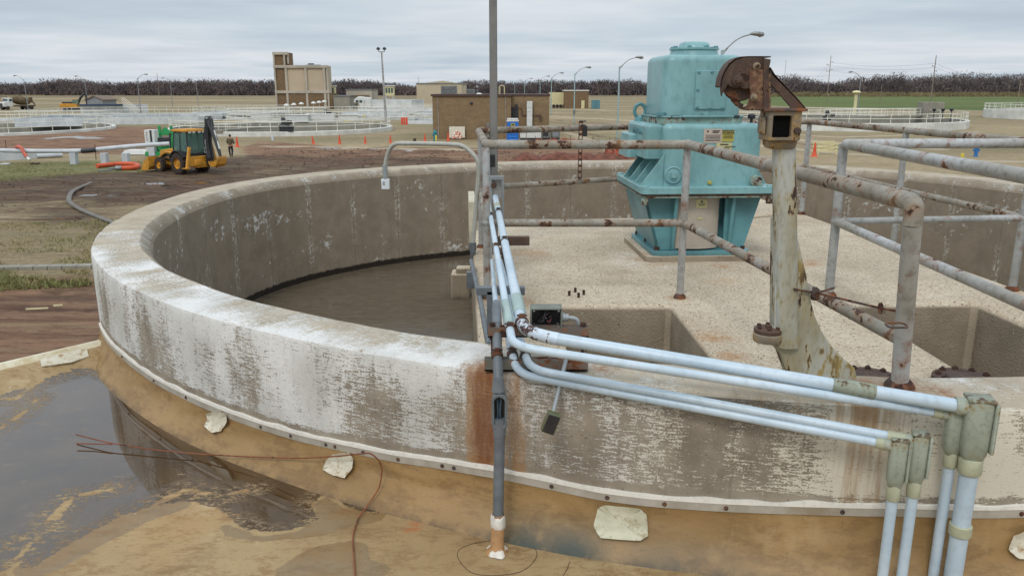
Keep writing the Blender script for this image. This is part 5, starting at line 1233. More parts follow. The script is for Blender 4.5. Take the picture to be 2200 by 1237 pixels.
mud = np.maximum(mud, .6*soft([(0,440),(200,435),(330,450),(260,500),(0,490)], 3))
red = np.maximum(red, soft([(-200,288),(0,290),(250,272),(420,272),(420,300),(350,330),(0,330),(-200,335)], 3))
red = np.maximum(red, soft([(520,318),(560,304),(720,316),(1000,318),(1200,322),(1400,330),(1400,400),(1000,350),(700,352),(540,345)], 1.5))
red = np.maximum(red, soft([(-200,600),(0,605),(195,590),(240,640),(300,900),(-300,900)], 1.0))
red = np.maximum(red, .7*soft([(1150,305),(1350,300),(1500,310),(1500,345),(1150,345)], 2))
grn = np.maximum(grn, soft([(-200,350),(0,350),(200,345),(340,348),(310,370),(150,380),(0,392),(-200,395)], 2))
grn = np.maximum(grn, .55*soft([(840,285),(930,285),(940,302),(850,300)], 2)); grn = np.maximum(grn, .25*soft([(-100,240),(200,200),(500,205),(600,235),(400,232)], 10))
grn = np.maximum(grn, .5*soft([(-200,580),(190,575),(200,600),(-200,600)], 1)); grn = np.maximum(grn, .35*soft([(1240,215),(1400,205),(1600,215),(1600,225),(1300,222)], 10))
crop = soft([(1560,206),(1640,207.5),(2300,208.5),(2700,240),(2200,241),(2090,237),(1900,233),(1690,229),(1560,222)], 5)
for l, w_ in (([(1180,250),(1400,262),(1700,300),(2000,320)], 1.6), ([(1220,285),(1290,310),(1330,335),(1480,335)], .7), ([(1180,236),(1400,238),(1560,246)], 3), ([(560,315),(800,318),(1010,322)], .9), ([(-100,460),(60,470),(175,475)], .25), ([(1040,300),(1230,300)], .6), ([(1600,310),(1800,330),(2100,345),(2400,352)], 1.0), ([(1560,250),(1640,285),(1800,296),(2100,284)], .8), ([(-200,225),(100,222),(300,222)], 5), ([(1230,296),(1260,300),(1330,330)], .5)):
    pale = np.maximum(pale, .8*sline(l, w_, 1.0))
rng = np.random.RandomState(3)
ruts = np.zeros(len(P2))
for l in ([(330,400),(500,372),(700,345),(1000,345)], [(300,425),(520,390),(760,352),(1010,356)], [(0,400),(200,408),(380,398)], [(0,425),(240,432),(420,415)], [(560,330),(760,326),(1000,330),(1150,334)], [(520,400),(640,372),(800,350),(960,346)], [(560,410),(700,378),(860,358),(1000,360)], [(480,372),(620,352),(760,346)], [(680,392),(780,366),(900,352)], [(560,338),(740,342),(900,330),(1010,322)], [(0,302),(180,298),(360,300)], [(0,312),(200,306),(380,312)], [(600,350),(760,330),(820,318)], [(640,356),(840,334),(900,322)],
          [(0,640),(120,632),(200,640)], [(0,668),(130,655),(200,660)], [(0,455),(160,448),(300,440)], [(1180,258),(1400,274),(1800,318)], [(1180,262),(1380,282),(1600,306)], [(1190,276),(1300,296)], [(1230,240),(1400,246),(1560,262)]):
    for off in (0, 1.9/1):
        lp_ = Gp(l)+np.array([0, off]); ruts = np.maximum(ruts, np.clip((.36-ldist(P2, lp_))/.45+.5, 0, 1))
for l, w_ in (([(325,393),(400,396),(430,391)], .6), ([(340,402),(380,400)], .3), ([(185,416),(215,418),(245,421)], .22), ([(120,296),(150,293),(200,296)], 1.1), ([(110,297),(210,297)], .7), ([(690,318),(740,320)], .5), ([(800,318),(880,322)], .35), ([(1640,335),(1700,338)], .4)):
    wetm = np.maximum(wetm, sline(l, w_, .25))
zg = np.full(len(P2), GZ)
nz = np.array([mnoise.noise(Vector((x*.08, y*.08, 0)))*.10+mnoise.noise(Vector((x*.5, y*.5, 1)))*.03 if (abs(x) < 140 and y < 200) else 0 for x, y in P2])
rough = np.clip(mud+red*.7, 0, 1)
nz2 = np.array([mnoise.noise(Vector((x*.35, y*1.1, 4)))*.16 if rough[i] > .1 else 0 for i, (x, y) in enumerate(P2)])
zg = zg+nz*(1-wetm)+nz2*rough*(1-wetm)-ruts*.07-wetm*.08
for cx_, cy_, r_ in HOLES:
    dd_ = np.hypot(P2[:, 0]-cx_, P2[:, 1]-cy_); zg = np.where(np.abs(dd_-r_) < 1.5, GZ, zg)
# low dry bank in front of the woods and a levee on the right
zg += np.where(P2[:, 1] > 300, 2.0*np.exp(-((P2[:, 1]-430)/45)**2)*(P2[:, 0] < 90), 0)
mb = MB(); mb.v = [Vector((a[0], a[1], z)) for a, z in zip(P2, zg)]; nx = len(gx)
for j in range(len(gy)-1):
    for i in range(nx-1):
        q = (j*nx+i, j*nx+i+1, (j+1)*nx+i+1, (j+1)*nx+i)
        inside = False
        for cx_, cy_, r_ in HOLES:
            mx_, my_ = P2[list(q)].mean(0)
            if math.hypot(mx_-cx_, my_-cy_) < r_-.05 and all(math.hypot(P2[k][0]-cx_, P2[k][1]-cy_) <= r_+.02 for k in q): inside = True
        if not inside: mb.f.append(q); mb.sm.append(True)
t = NT('ground_soil')
def pn(s_, det=6, rough=.6, st=(1, 1, 1), dist=0): return t.noise(s_, t.pos(st), det, rough, dist)
A = {k: t.attr(k) for k in ('mud', 'red', 'grn', 'pale', 'crop', 'wetm', 'ruts')}
brk = t.math('MULTIPLY', t.math('SUBTRACT', pn(.35, 8, .72, (1, 1.3, 1)), .5), 1.5)
brk2 = t.math('MULTIPLY', t.math('SUBTRACT', pn(1.6, 8, .75, (.6, 1.8, 1)), .5), 1.1)
def msk(k, lo=.38, hi=.6, f=1.0): return t.ramp(t.math('ADD', t.math('ADD', A[k], t.math('MULTIPLY', brk, f*.45)), t.math('MULTIPLY', brk2, .35*f)), lo, hi)
grass = t.mix(t.ramp(pn(.05, 5), .35, .65), srgb(137, 119, 91), srgb(161, 143, 111))
grass = t.mix(t.ramp(pn(.22, 8, .75, (.5, 1.8, 1)), .46, .64), grass, srgb(127, 113, 82))
grass = t.mix(t.math('MULTIPLY', t.ramp(pn(.03, 6, .65), .46, .62), .75), grass, srgb(114, 111, 75))
grass = t.mix(t.math('MULTIPLY', t.ramp(pn(4.5, 7, .8, (1, 1.6, 1)), .50, .66), .6), grass, srgb(97, 83, 59))
grass = t.mix(t.math('MULTIPLY', t.ramp(pn(.014, 6, .65, (.35, 1.8, 1)), .48, .58), .5), grass, srgb(170, 152, 119))
grass = t.mix(t.math('MULTIPLY', t.ramp(pn(.9, 8, .8, (.35, 2.4, 1)), .56, .66), .45), grass, srgb(130, 101, 75))
grass = t.mix(t.math('MULTIPLY', t.ramp(pn(1.7, 8, .85, (.6, 1.6, 1)), .48, .56), .5), grass, srgb(98, 84, 58)); grass = t.mix(t.math('MULTIPLY', t.ramp(pn(7, 6, .85), .52, .60), .45), grass, srgb(184, 168, 132))
far = t.ramp(t.sep(t.pos(), 1), 130, 260); band = t.ramp(pn(.035, 7, .7, (.22, 1.5, 1)), .44, .58)
grass = t.mix(t.math('MULTIPLY', far, t.math('MULTIPLY', band, .75)), grass, srgb(118, 104, 76)); grass = t.mix(t.math('MULTIPLY', t.ramp(t.sep(t.pos(), 1), 380, 440), .6), grass, srgb(112, 96, 76))
c = t.mix(t.math('MULTIPLY', msk('grn', .3, .8), .85), grass, t.mix(t.ramp(pn(2.2, 7, .7), .35, .65), srgb(80, 95, 48), srgb(123, 116, 72)))
redc = t.mix(t.ramp(pn(.6, 8, .78, (.28, 2.2, 1)), .42, .57), srgb(104, 74, 54), srgb(142, 110, 84)); redc = t.mix(t.ramp(pn(3.4, 8, .8, (.6, 1.8, 1)), .5, .66), redc, srgb(88, 58, 44))
redc = t.mix(t.math('MULTIPLY', t.ramp(pn(.3, 8, .75, (.3, 2.6, 1)), .52, .62), .7), redc, srgb(148, 126, 96))
c = t.mix(msk('red', .32, .66), c, redc)
mudc = t.mix(t.ramp(pn(.7, 8, .78, (.28, 2, 1)), .42, .57), srgb(67, 51, 38), srgb(104, 82, 62)); mudc = t.mix(t.ramp(pn(3.6, 8, .82, (.7, 1.7, 1)), .48, .62), mudc, srgb(43, 32, 25))
mudc = t.mix(t.math('MULTIPLY', t.ramp(pn(.45, 8, .75, (.35, 2.2, 1)), .49, .60), .8), mudc, srgb(114, 99, 72))
c = t.mix(msk('mud', .30, .62), c, mudc)
c = t.mix(t.math('MULTIPLY', A['ruts'], t.ramp(pn(1.4, 7, .75), .36, .56)), c, t.mix(.5, redc, srgb(46, 32, 24)))
c = t.mix(t.math('MULTIPLY', t.ramp(A['pale'], .3, .7), t.ramp(pn(.9, 7, .75), .30, .5)), c, srgb(170, 155, 131))
c = t.mix(t.ramp(A['crop'], .35, .65), c, t.mix(t.ramp(pn(.02, 6, .6, (.6, 1.6, 1)), .3, .7), srgb(74, 88, 36), srgb(92, 102, 46)))
wm2 = t.ramp(t.math('ADD', A['wetm'], t.math('MULTIPLY', brk2, .7)), .40, .52)
c = t.mix(wm2, c, srgb(86, 74, 64))
mudw = t.math('MULTIPLY', msk('mud', .4, .7), t.ramp(pn(1.1, 7, .7, (.5, 1.8, 1)), .54, .66))
rg = t.math('SUBTRACT', t.math('SUBTRACT', .92, t.math('MULTIPLY', wm2, .87)), t.math('MULTIPLY', mudw, .35), True)
bh = t.math('MULTIPLY', t.math('SUBTRACT', 1.0, wm2), t.math('ADD', t.math('ADD', pn(2.8, 8, .78), t.math('MULTIPLY', pn(14, 5, .8), .4)), t.math('MULTIPLY', t.math('MULTIPLY', msk('mud'), pn(1.3, 7, .8, (.7, 2, 1))), 1.2)))
t.bump(bh, .9, .12)
M['ground'] = t.out(c, rg, 0, .35)
gr = build('ground', mb, M['ground'], sharp=179); tag(gr, kind='structure')
for k, a in (('mud', mud), ('red', red), ('grn', grn), ('pale', pale), ('crop', crop), ('wetm', wetm), ('ruts', ruts)):
    a_ = gr.data.attributes.new(k, 'FLOAT', 'POINT'); a_.data.foreach_set('value', a.astype(np.float32))
# dead grass tufts in the near field
tm = NT('dry_grass'); cg = tm.mix(tm.ramp(tm.noise(.4, tm.pos()), .4, .6), srgb(150, 136, 96), srgb(118, 118, 70)); M['tuft'] = tm.out(cg, .9)
rnd = random.Random(11); mb = MB()
gpoly = [Gp(p) for p in ([(-300,470),(0,480),(120,478),(300,470),(260,520),(190,570),(-300,575)], [(-300,585),(190,580),(200,612),(0,622),(-300,630)], [(-200,350),(0,350),(340,348),(310,370),(0,392),(-200,395)])]
for gi, dens in ((0, 5000), (1, 2200), (2, 3800)):
    pg = gpoly[gi]; lo, hi = pg.min(0), pg.max(0); cnd = np.stack([rng.uniform(lo[0], hi[0], dens*2), rng.uniform(lo[1], hi[1], dens*2)], 1); cnd = cnd[sdist(cnd, pg) > 0][:dens]
    for x, y in cnd:
        if mnoise.noise(Vector((x*.5, y*.5, 9))) < -.15: continue
        h_ = rnd.uniform(.05, .13); a_ = rnd.uniform(0, 6.28); d = Vector((math.cos(a_), math.sin(a_), 0))
        for s_ in (-1, 1):
            b = Vector((x, y, GZ-.05)); n0 = len(mb.v); lean = Vector((rnd.uniform(-.12, .12), rnd.uniform(-.12, .12), h_+.05)); mb.v += [b-d*.025, b+d*.025, b+lean]; mb.f.append((n0, n0+1, n0+2)); mb.sm.append(False); d = Vector((-d.y, d.x, 0))
tf = build('dead_grass', mb, M['tuft']); tag(tf, kind='stuff')
# clods in the churned mud
rnd = random.Random(21); mb = MB(); pg = Gp([(-100,395),(200,385),(420,372),(560,332),(760,337),(1000,340),(1000,376),(600,418),(300,440),(0,455)]); pg2 = Gp([(560,320),(1000,322),(1350,330),(1350,352),(900,348),(560,340)])
for pgx, cnt in ((pg, 350), (pg2, 500)):
    lo, hi = pgx.min(0), pgx.max(0); cnd = np.stack([rng.uniform(lo[0], hi[0], cnt*3), rng.uniform(lo[1], hi[1], cnt*3)], 1); cnd = cnd[sdist(cnd, pgx) > 0][:cnt]
    for x, y in cnd:
        s_ = rnd.uniform(.03, .10)*rnd.choice((1, 1, 1.6)); n0 = len(mb.v); c = Vector((x, y, GZ+.02)); 
        vs = [c+Vector((s_*rnd.uniform(.6, 1.2)*dx_, s_*rnd.uniform(.6, 1.2)*dy_, 0)) for dx_, dy_ in ((1, 0), (0, 1), (-1, 0), (0, -1))]+[c+Vector((0, 0, s_*rnd.uniform(.5, .9)))]
        mb.v += vs; mb.f += [(n0, n0+1, n0+4), (n0+1, n0+2, n0+4), (n0+2, n0+3, n0+4), (n0+3, n0, n0+4)]; mb.sm += [False]*4
M['clod'] = plain('clods', srgb(78, 56, 42), .9, 0, .4, .8, dirt=.3); tf = build('mud_clods', mb, M['clod']); tag(tf, kind='stuff')
# ================================================================ far woods
t = NT('bare_twigs'); c = t.mix(t.ramp(t.noise(.02, t.pos(), 5), .35, .65), srgb(86, 78, 78), srgb(108, 98, 94)); c = t.mix(t.ramp(t.noise(.15, t.pos(), 5, .7), .45, .65), c, srgb(70, 65, 68)); M['twig'] = t.out(c, .95, 0, .1)  # twig colours paled to stand in for distance haze
t = NT('brush'); c = t.mix(t.ramp(t.noise(.05, t.pos(), 5), .35, .65), srgb(112, 104, 78), srgb(134, 120, 90)); M['brush'] = t.out(c, .95, 0, .1)
M['bark'] = plain('bark', srgb(96, 84, 74), .9, 0, .2, .5)
def woods(name, x0, x1, yf, hf, n, seed, mat='twig', wq=(.6, 2.2), low=26):
    rnd = random.Random(seed); vs = []; fs = []
    for i in range(n):
        x = x0+(x1-x0)*rnd.random(); y = yf(x)+rnd.uniform(0, 45); h_ = hf(x)*rnd.uniform(.75, 1.12); zb = GZ
        for k in range(low):
            f = rnd.random()**.7; zc = zb+h_*f; sp_ = 2.6+h_*.22*math.sin(min(1, f*1.15)*math.pi); cx_ = x+rnd.gauss(0, sp_*.6); cy_ = y+rnd.gauss(0, sp_*.6)
            a_ = rnd.uniform(-.7, .7)*(1+1.3*f); L_ = rnd.uniform(*wq)*(1.35-.75*f)*1.35; wd = rnd.uniform(.25, .75)*(1.15-.70*f); d = Vector((math.sin(a_), 0, math.cos(a_))); s_ = Vector((math.cos(rnd.uniform(-.8, .8)), math.sin(rnd.uniform(-.8, .8)), 0))
            n0 = len(vs); c = Vector((cx_, cy_, zc)); vs += [c-s_*wd-d*L_*.3, c+s_*wd-d*L_*.3, c+d*L_]; fs.append((n0, n0+1, n0+2))
    mb = MB(); mb.v = vs; mb.f = fs; mb.sm = [False]*len(fs); o = build(name, mb, M[mat]); tag(o, kind='stuff'); return o
hz_ = lambda x: 12.0+2.5*mnoise.noise(Vector((x*.006, 0, 0)))+4.2*mnoise.noise(Vector((x*.022, 0, 5)))+2.6*mnoise.noise(Vector((x*.11, 0, 8)))
woods('far_woods', -520, -5, lambda x: 600+20*math.sin(x*.01), lambda x: hz_(x)*.84, 2600, 1, low=32); woods('far_woods', -5, 200, lambda x: 590, lambda x: hz_(x)*.80, 900, 2, low=30); woods('far_woods', 200, 640, lambda x: 620, lambda x: hz_(x)*1.18+1.6*math.exp(-((x-420)/90)**2), 2200, 3, low=30)
woods('scrub_belt', 180, 640, lambda x: 570, lambda x: 3.2, 900, 4, 'brush', (.5, 1.2), 14)
woods('scrub_belt', -480, 190, lambda x: 585, lambda x: 1.5, 700, 5, 'brush', (.4, .9), 10)
# added solid dark backing deep inside the woods so that no daylight shows through the trunks
mb = MB(); xs_ = np.arange(-560, 700, 6.0); 
for i, x in enumerate(xs_): h_ = (hz_(x)*(1.12 if x > 200 else .9 if x < 0 else .78))*(.60+.12*mnoise.noise(Vector((x*.07, 3, 0)))); mb.v += [Vector((x, 655, GZ)), Vector((x, 655, GZ+h_)), Vector((x, 690, GZ+h_*.9)), Vector((x, 690, GZ))]
for i in range(len(xs_)-1):
    for k in range(3): a = i*4+k; mb.f.append((a, a+1, a+5, a+4)); mb.sm.append(True)
o = build('woods_backing', mb, M['twig']); tag(o, kind='stuff')
def bare_tree(seed, h_):
    rnd = random.Random(seed); tr = MB(); cr = MB()
    def grow(p, d, L_, r_, lev):
        q = p+d*L_; tgt = tr if lev < 2 else cr
        if lev < 4: tgt.tube([p, (p+q)/2+Vector((rnd.uniform(-.04, .04), rnd.uniform(-.04, .04), 0))*L_, q], [r_, r_*.8, r_*.6], 4 if lev else 6)
        else:
            s_ = Vector((rnd.uniform(-1, 1), rnd.uniform(-1, 1), rnd.uniform(-.4, .4))).normalized()*r_*4.5; n0 = len(cr.v); cr.v += [p-s_, p+s_, q]; cr.f.append((n0, n0+1, n0+2)); cr.sm.append(False)
        if lev >= 4: return
        for k in range((3, 4, 5, 6)[lev]):
            a_ = rnd.uniform(0, 6.28); sp_ = rnd.uniform(.35, .8); nd_ = (d+Vector((math.cos(a_)*sp_, math.sin(a_)*sp_, rnd.uniform(-.1, .25)))).normalized()
            grow(p+d*L_*rnd.uniform(.55, 1.0), nd_, L_*rnd.uniform(.5, .75), r_*.5, lev+1)
    grow(Vector((0, 0, 0)), Vector((rnd.uniform(-.05, .05), 0, 1)), h_*.34, h_*.022, 0)
    return tr, cr
protos = []
for s_ in range(4):
    tr, cr = bare_tree(40+s_, 14); protos.append((tr, cr))
tl = [(1285,166,150,'tall bare tree with a wide crown rising highest beyond the pale bin',1.25),(1306,172,158,'slightly lower bare tree touching the tallest one beyond the bin',1.0),(1252,178,166,'bare rounded tree between two street lamps over the far brick hut',.95),(1012,176,166,'bare tree showing over the roof of the brick building beside the square pole',.95),(1380,180,168,'bare tree just left of the teal motor hood',.9),(715,186,170,'thin bare tree peeking out beside the concrete tower',.8),(284,181,173,'small bare tree rising over the woods behind the steel stairs',.85),(427,178,172,'round bare tree crown behind the farthest left street lamp',.8),(1868,176,158,'broad bare tree over the woods beyond the utility pole',.95),(2140,170,150,'big bare tree at the highest stretch of the woods',1.15),(1936,172,160,'bare tree between two utility poles over the green field',.95),(120,180,170,'bare tree over the woods behind the concrete truck',.8),(2060,172,158,'bare tree rising right of the taller wooden pole',1.0)]
for i, (u, _, vt, lb, s_) in enumerate(tl):
    dist = 560 if u < 1600 else 590
    base = GD(u, dist); o = thing('bare_tree', base, lb, 'tree', rz=i*1.3, group='bare winter trees standing out of the far woods'); tr, cr = protos[i % 4]
    top = H+.941*(HZ-vt)/FPX*dist; k = (top-GZ)/13.5
    a = MB(); a.v = [p*k for p in tr.v]; a.f = tr.f; a.sm = tr.sm; build('trunk', a, M['bark'], o, world=False)
    a = MB(); a.v = [p*k for p in cr.v]; a.f = cr.f; a.sm = cr.sm; build('crown', a, M['twig'], o, world=False)
# ================================================================ street lamps
M['lampteal'] = plain('lamp_pole', srgb(150, 176, 176), .5, .2, .1, 1); M['lampgrey'] = plain('lamp_grey', srgb(136, 140, 144), .5, .3, .1, 1)
def lamp_proto(name, mat, h_=7.6):
    o = bpy.data.objects.new(name, None); COL.objects.link(o)
    mb = MB(); mb.tube([(0, 0, 0), (0, 0, 3), (0, 0, h_)], [.105, .095, .07], 10); build('pole', mb, mat, o, world=False)
    mb = MB(); mb.tube(fillet([(0, 0, h_-.15), (.95, 0, h_+.72), (1.75, 0, h_+.93)], .6, 6), .04, 8); mb.tube([(0, 0, h_-.35), (.35, 0, h_+.12)], .025, 6); build('arm', mb, M['galv'], o, world=False)
    mb = MB(); mb.tube([(1.65, 0, h_+.93), (1.85, 0, h_+.96), (2.2, 0, h_+.93), (2.45, 0, h_+.90), (2.5, 0, h_+.88)], [.06, .12, .15, .12, .03], 10); mb.sphere((2.25, 0, h_+.84), .12, 8, (1, 1, .8)); build('lamp_head', mb, M['galv'], o, world=False)
    mb = MB(); mb.box((0, 0, .12), (.4, .4, .24)); build('footing', mb, M['farconc'], o, world=False)
    return o
lmp = lamp_proto('street_lamp', M['lampteal']); lmg = lamp_proto('street_lamp', M['lampgrey'])
def lamp(u, head_top, right, label, grey=False, used={}):
    dist = (8.55+GZ-H)/(.941*(HZ-head_top)/FPX); src = lmg if grey else lmp
    if id(src) not in used: used[id(src)] = 1; o = src
    else: o = copy_tree(src)
    b = GD(u, dist); o.location = b; o.rotation_euler.z = 0 if right else math.pi; tag(o, label, 'street lamp', 'curved-arm street lamps of the plant')
for a in ((1326, 124, 1, 'tall pale teal street lamp standing near the gravel track left of the mixer'), (1233, 145, 1, 'street lamp with a grey meter box on its pole, right of the brick building'), (1184, 157, 1, 'street lamp rising just behind the right corner of the brick building'), (1160, 164, 1, 'street lamp beyond the brick roof, third back in its row'), (1127, 169, 1, 'street lamp far beyond the brick roof, fourth back in its row'), (1106, 172.5, 1, 'tiny street lamp farthest back in the row beyond the brick roof'), (1535, 75, 1, 'street lamp whose arm and head show above the domed motor hood'),
          (61, 163, 0, 'street lamp beside the concrete truck', 1), (190, 164, 0, 'street lamp above the white gabled hut', 1), (303, 160, 1, 'street lamp with its head turned the other way from its row, by the steel stairs', 1), (371, 168, 0, 'street lamp just past the plain wooden pole', 1), (426, 170, 0, 'street lamp last in the row toward the tower', 1), (1841, 155, 0, 'street lamp before the green field next to the white-capped vent pole', 1)):
    lamp(a[0], a[1], bool(a[2]), a[3], len(a) > 4)
# meter box on one lamp: its own small thing
d_ = (8.55+GZ-H)/(.941*(HZ-145)/FPX); p = GD(1233, d_); mb = MB(); z_ = H+.941*(HZ-241)/FPX*d_; mb.box((p.x, p.y-.15, z_), (.38, .22, .65)); solo('meter_box', mb, M['galv'], 'grey box strapped to the street lamp right of the brick building', 'box', bevel=.02)
# flood light mast
b = GD(831, 112); fm_ = thing('floodlight_mast', b, 'tall tapering pole with two round floodlights beside the round basin', 'light mast')
tp_ = H+.941*(HZ-112)/FPX*112; mb = MB(); mb.tube([(b.x, b.y, GZ), (b.x-.15, b.y, 0), (b.x-.32, b.y, tp_)], [.20, .16, .10], 10); build('mast', mb, M['rail'], fm_)
for s_ in (-1, 1): mb = MB(); c = Vector((b.x-.32+s_*.42, b.y-.1, tp_+.38)); mb.tube(fillet([(b.x-.32, b.y, tp_-.05), (b.x-.32+s_*.42, b.y, tp_-.05), (b.x-.32+s_*.42, b.y, tp_+.25)], .15), .04, 8); mb.sphere(c, .24, 8, (1, .9, .75)); mb.lathe(c+Vector((0, 0, -.1)), [(.1, -.1), (.3, 0), (.28, .05)], 12); build('floodlight', mb, M['machblack'], fm_)
# utility poles
M['wood'] = plain('pole_wood', srgb(128, 118, 104), .9, 0, .2, .6)
def upole(u, vt, vb, arms, label, r_=.15, dist=None, grp='wooden utility poles'):
    dist = dist or 5.28*FPX/.941/(vb-HZ); b = GD(u, dist); top = H+.941*(HZ-vt)/FPX*dist; o = thing('utility_pole', b, label, 'pole', group=grp); mb = MB(); mb.tube([(b.x, b.y, GZ), (b.x, b.y, top)], [r_, r_*.7], 8); build('shaft', mb, M['wood'], o)
    for i, (dz, w_) in enumerate(arms): mb = MB(); mb.tube([(b.x, b.y, top-dz-.3), (b.x+w_, b.y, top-dz)], .06, 6); mb.cyl((b.x+w_, b.y, top-dz-.35), (b.x+w_, b.y, top-dz+.1), .09, 6); build('insulator_arm', mb, M['wood'], o)
    return b, top
w1_ = upole(1776, 121, 222, [(2.2, .9), (3.2, -1.2), (5.6, -1.2), (5.0, .9)], 'wooden power pole with insulator arms between the davit and the round tank'); w2_ = upole(1998, 120, 229, [(3.1, -.8), (4.6, .6), (6, -.8)], 'taller wooden power pole behind the big round tank on the right', .17)
w3_ = upole(2183, 172, 240, [(1.0, .5)], 'grey power pole at the edge of the field beside the far round tank', .13); upole(1890, 183, 226, [], 'short bare pole standing alone before the green field', .12); w0_ = upole(1682, 130, 214, [], 'thin plain pole just behind the sheave strut', .12); w5_ = upole(1735, 175, 206, [(1, .8)], 'faint small power pole at the far side of the field', .14)
upole(343, 158, 213, [], 'dark plain wooden pole between two street lamps', .16); upole(115, 187, 203, [], 'short pale post before the woods behind the truck', .13); upole(337, 180, 203, [], 'pale post just left of the dark wooden pole', .13); upole(900, 165, 222, [], 'slim pole with a small lamp left of the beige shed', .10)
upole(379, 184, 203, [], 'small brownish post behind a street lamp', .12); upole(1300, 186, 206, [], 'pale post far back between the street lamps', .1)
def wire(a, b, za, zb, label, sag=1.2, name='power_line'):
    mb = MB(); mb.tube([Vector((a.x, a.y, za))*(1-f)+Vector((b.x, b.y, zb))*f-Vector((0, 0, sag*4*f*(1-f))) for f in [i/14 for i in range(15)]], .022, 4); return mb
mb = MB(); out_ = Vector((260, 235, GZ))
for dz in (2.4, 3.6, 5.4): 
    for (a, za), (b2, zb) in ((w5_, w1_), (w1_, w2_), (w2_, w3_)): mb.add(*(lambda m: (m.v, m.f))(wire(a, b2, za-min(dz, 6) if a is not w5_[0] else za-dz*.3, zb-min(dz*(.3 if b2 is w3_[0] else 1), 6), '')))
for dz in (6.5, 7.5, 8.5): mb.add(*(lambda m: (m.v, m.f))(wire(w0_[0], w1_[0], w0_[1]-dz, w1_[1]-dz-1, '')))
solo('power_lines', mb, M['dark'], 'thin sagging power lines strung between the poles over the green field', 'power line')
# ================================================================ treatment basins with railings
def rail_mesh(paths, h_=1.07, sp_=2.4, r_=.035, z0=GZ, rails=(1.0, .5)):
    mb = MB()
    for path in paths:
        for f in rails: mb.tube([Vector((p.x, p.y, z0+h_*f)) for p in path], r_, 5)
        acc = 0; last = None
        for i in range(len(path)-1):
            a, b = path[i], path[i+1]; L_ = (b-a).length; s_ = (-acc) % sp_ if i else 0
            while s_ <= L_: p = a+(b-a)*(s_/L_); mb.cyl((p.x, p.y, z0), (p.x, p.y, z0+h_), r_, 5); s_ += sp_
            acc = (acc+L_) % sp_
    return mb
def circ_path(cx_, cy_, r_, a0=0, a1=2*math.pi, n=72): return [Vector((cx_+r_*math.cos(a0+(a1-a0)*i/n), cy_+r_*math.sin(a0+(a1-a0)*i/n), 0)) for i in range(n+1)]
def round_tank(T, label, wallh, wd, rail_out=True, bridge=None, wallmat='tankwhite', inner=-1.5, gaps=True, water=-1.3):
    cx_, cy_, r_ = T; o = thing('round_basin', Vector((cx_, cy_, GZ)), label, 'tank')
    n = 96; mb = MB(); prof = [(.25, -.3), (.25, wallh-.05), (.2, wallh), (-.2, wallh), (-.25, wallh-.05), (-.25, 0.0), (-.25, inner-1)]
    for i in range(n):
        a_ = 2*math.pi*i/n
        for d, z in prof: mb.v.append(Vector((cx_+(r_+d)*math.cos(a_), cy_+(r_+d)*math.sin(a_), GZ+z)))
    m_ = len(prof)
    for i in range(n):
        j = (i+1) % n
        for k in range(m_-3 if False else 4): mb.f.append((i*m_+k, j*m_+k, j*m_+k+1, i*m_+k+1)); mb.sm.append(True)
    build('rim_wall', mb, M[wallmat], o)
    mb = MB(); mb.v = []
    for i in range(n):
        a_ = 2*math.pi*i/n
        for d, z in ((-.25, wallh-.12), (-.255, wallh-.14), (-.255, inner-1)): mb.v.append(Vector((cx_+(r_+d)*math.cos(a_), cy_+(r_+d)*math.sin(a_), GZ+z)))
    for i in range(n):
        j = (i+1) % n
        for k in range(2): mb.f.append((i*3+k, j*3+k, j*3+k+1, i*3+k+1)); mb.sm.append(True)
    build('inner_wall', mb, M['farconc'], o)
    mb = MB(); mb.v = [Vector((cx_+(r_-.2)*math.cos(2*math.pi*i/n), cy_+(r_-.2)*math.sin(2*math.pi*i/n), GZ+water)) for i in range(n)]; mb.f = [tuple(range(n))]; mb.sm = [False]; build('basin_water', mb, M['farwater'], o)
    build('railing', rail_mesh([circ_path(cx_, cy_, r_-.05)], 1.1, 2.6, .04, GZ+wallh), M['tankrail'], o)
    if bridge is not None:
        a_ = bridge; d = Vector((math.cos(a_), math.sin(a_), 0)); s_ = Vector((-d.y, d.x, 0)); L_ = r_
        mb = MB(); mb.box((cx_-d.x*L_/2, cy_-d.y*L_/2, GZ+wallh+.1), (L_+1, 1.2, .2), rz=a_); build('walkway', mb, M['farconc'], o)
        ps = [[Vector((cx_, cy_, 0))+s_*q*.6-d*(L_)*f for f in (0, 1)] for q in (-1, 1)]; build('walkway_railing', rail_mesh(ps, 1.1, 2.2, .04, GZ+wallh+.2), M['tankrail'], o)
        mb = MB(); mb.lathe((cx_, cy_, GZ+wallh), [(.6, -2), (.6, .3), (.3, .35), (.3, .9), (.2, 1.1), (.001, 1.1)], 16); mb.box((cx_+.6, cy_, GZ+wallh+.5), (.9, .6, .5)); build('drive_unit', mb, M['machblack'], o)
    return o
def rwall(name, label, a, b, c_, h_, matk, cat='wall', th=.3, rail=True):
    """low rectangular channel: front wall a-b, depth vector c_"""
    o = thing(name, Vector((a.x, a.y, GZ)), label, cat); quad = [a, b, b+c_, a+c_]
    mb = MB()
    for i in range(4):
        p, q = quad[i], quad[(i+1) % 4]; d = (q-p); rz = math.atan2(d.y, d.x); m_ = (p+q)/2; mb.box((m_.x, m_.y, GZ+h_/2-.1), (d.length+(th if i % 2 == 0 else -th-.01), th, h_+.2+(.003 if i % 2 else 0)), rz=rz)
    build('channel_wall', mb, M[matk], o)
    mb = MB(); mb.v = [Vector((p.x, p.y, GZ+h_*.55)) for p in quad]; mb.f = [(0, 1, 2, 3)]; mb.sm = [False]; build('channel_water', mb, M['farwater'], o)
    if rail: build('railing', rail_mesh([quad+[quad[0]]], 1.07, 2.0, .035, GZ+h_), M['tankrail'], o)
    return o
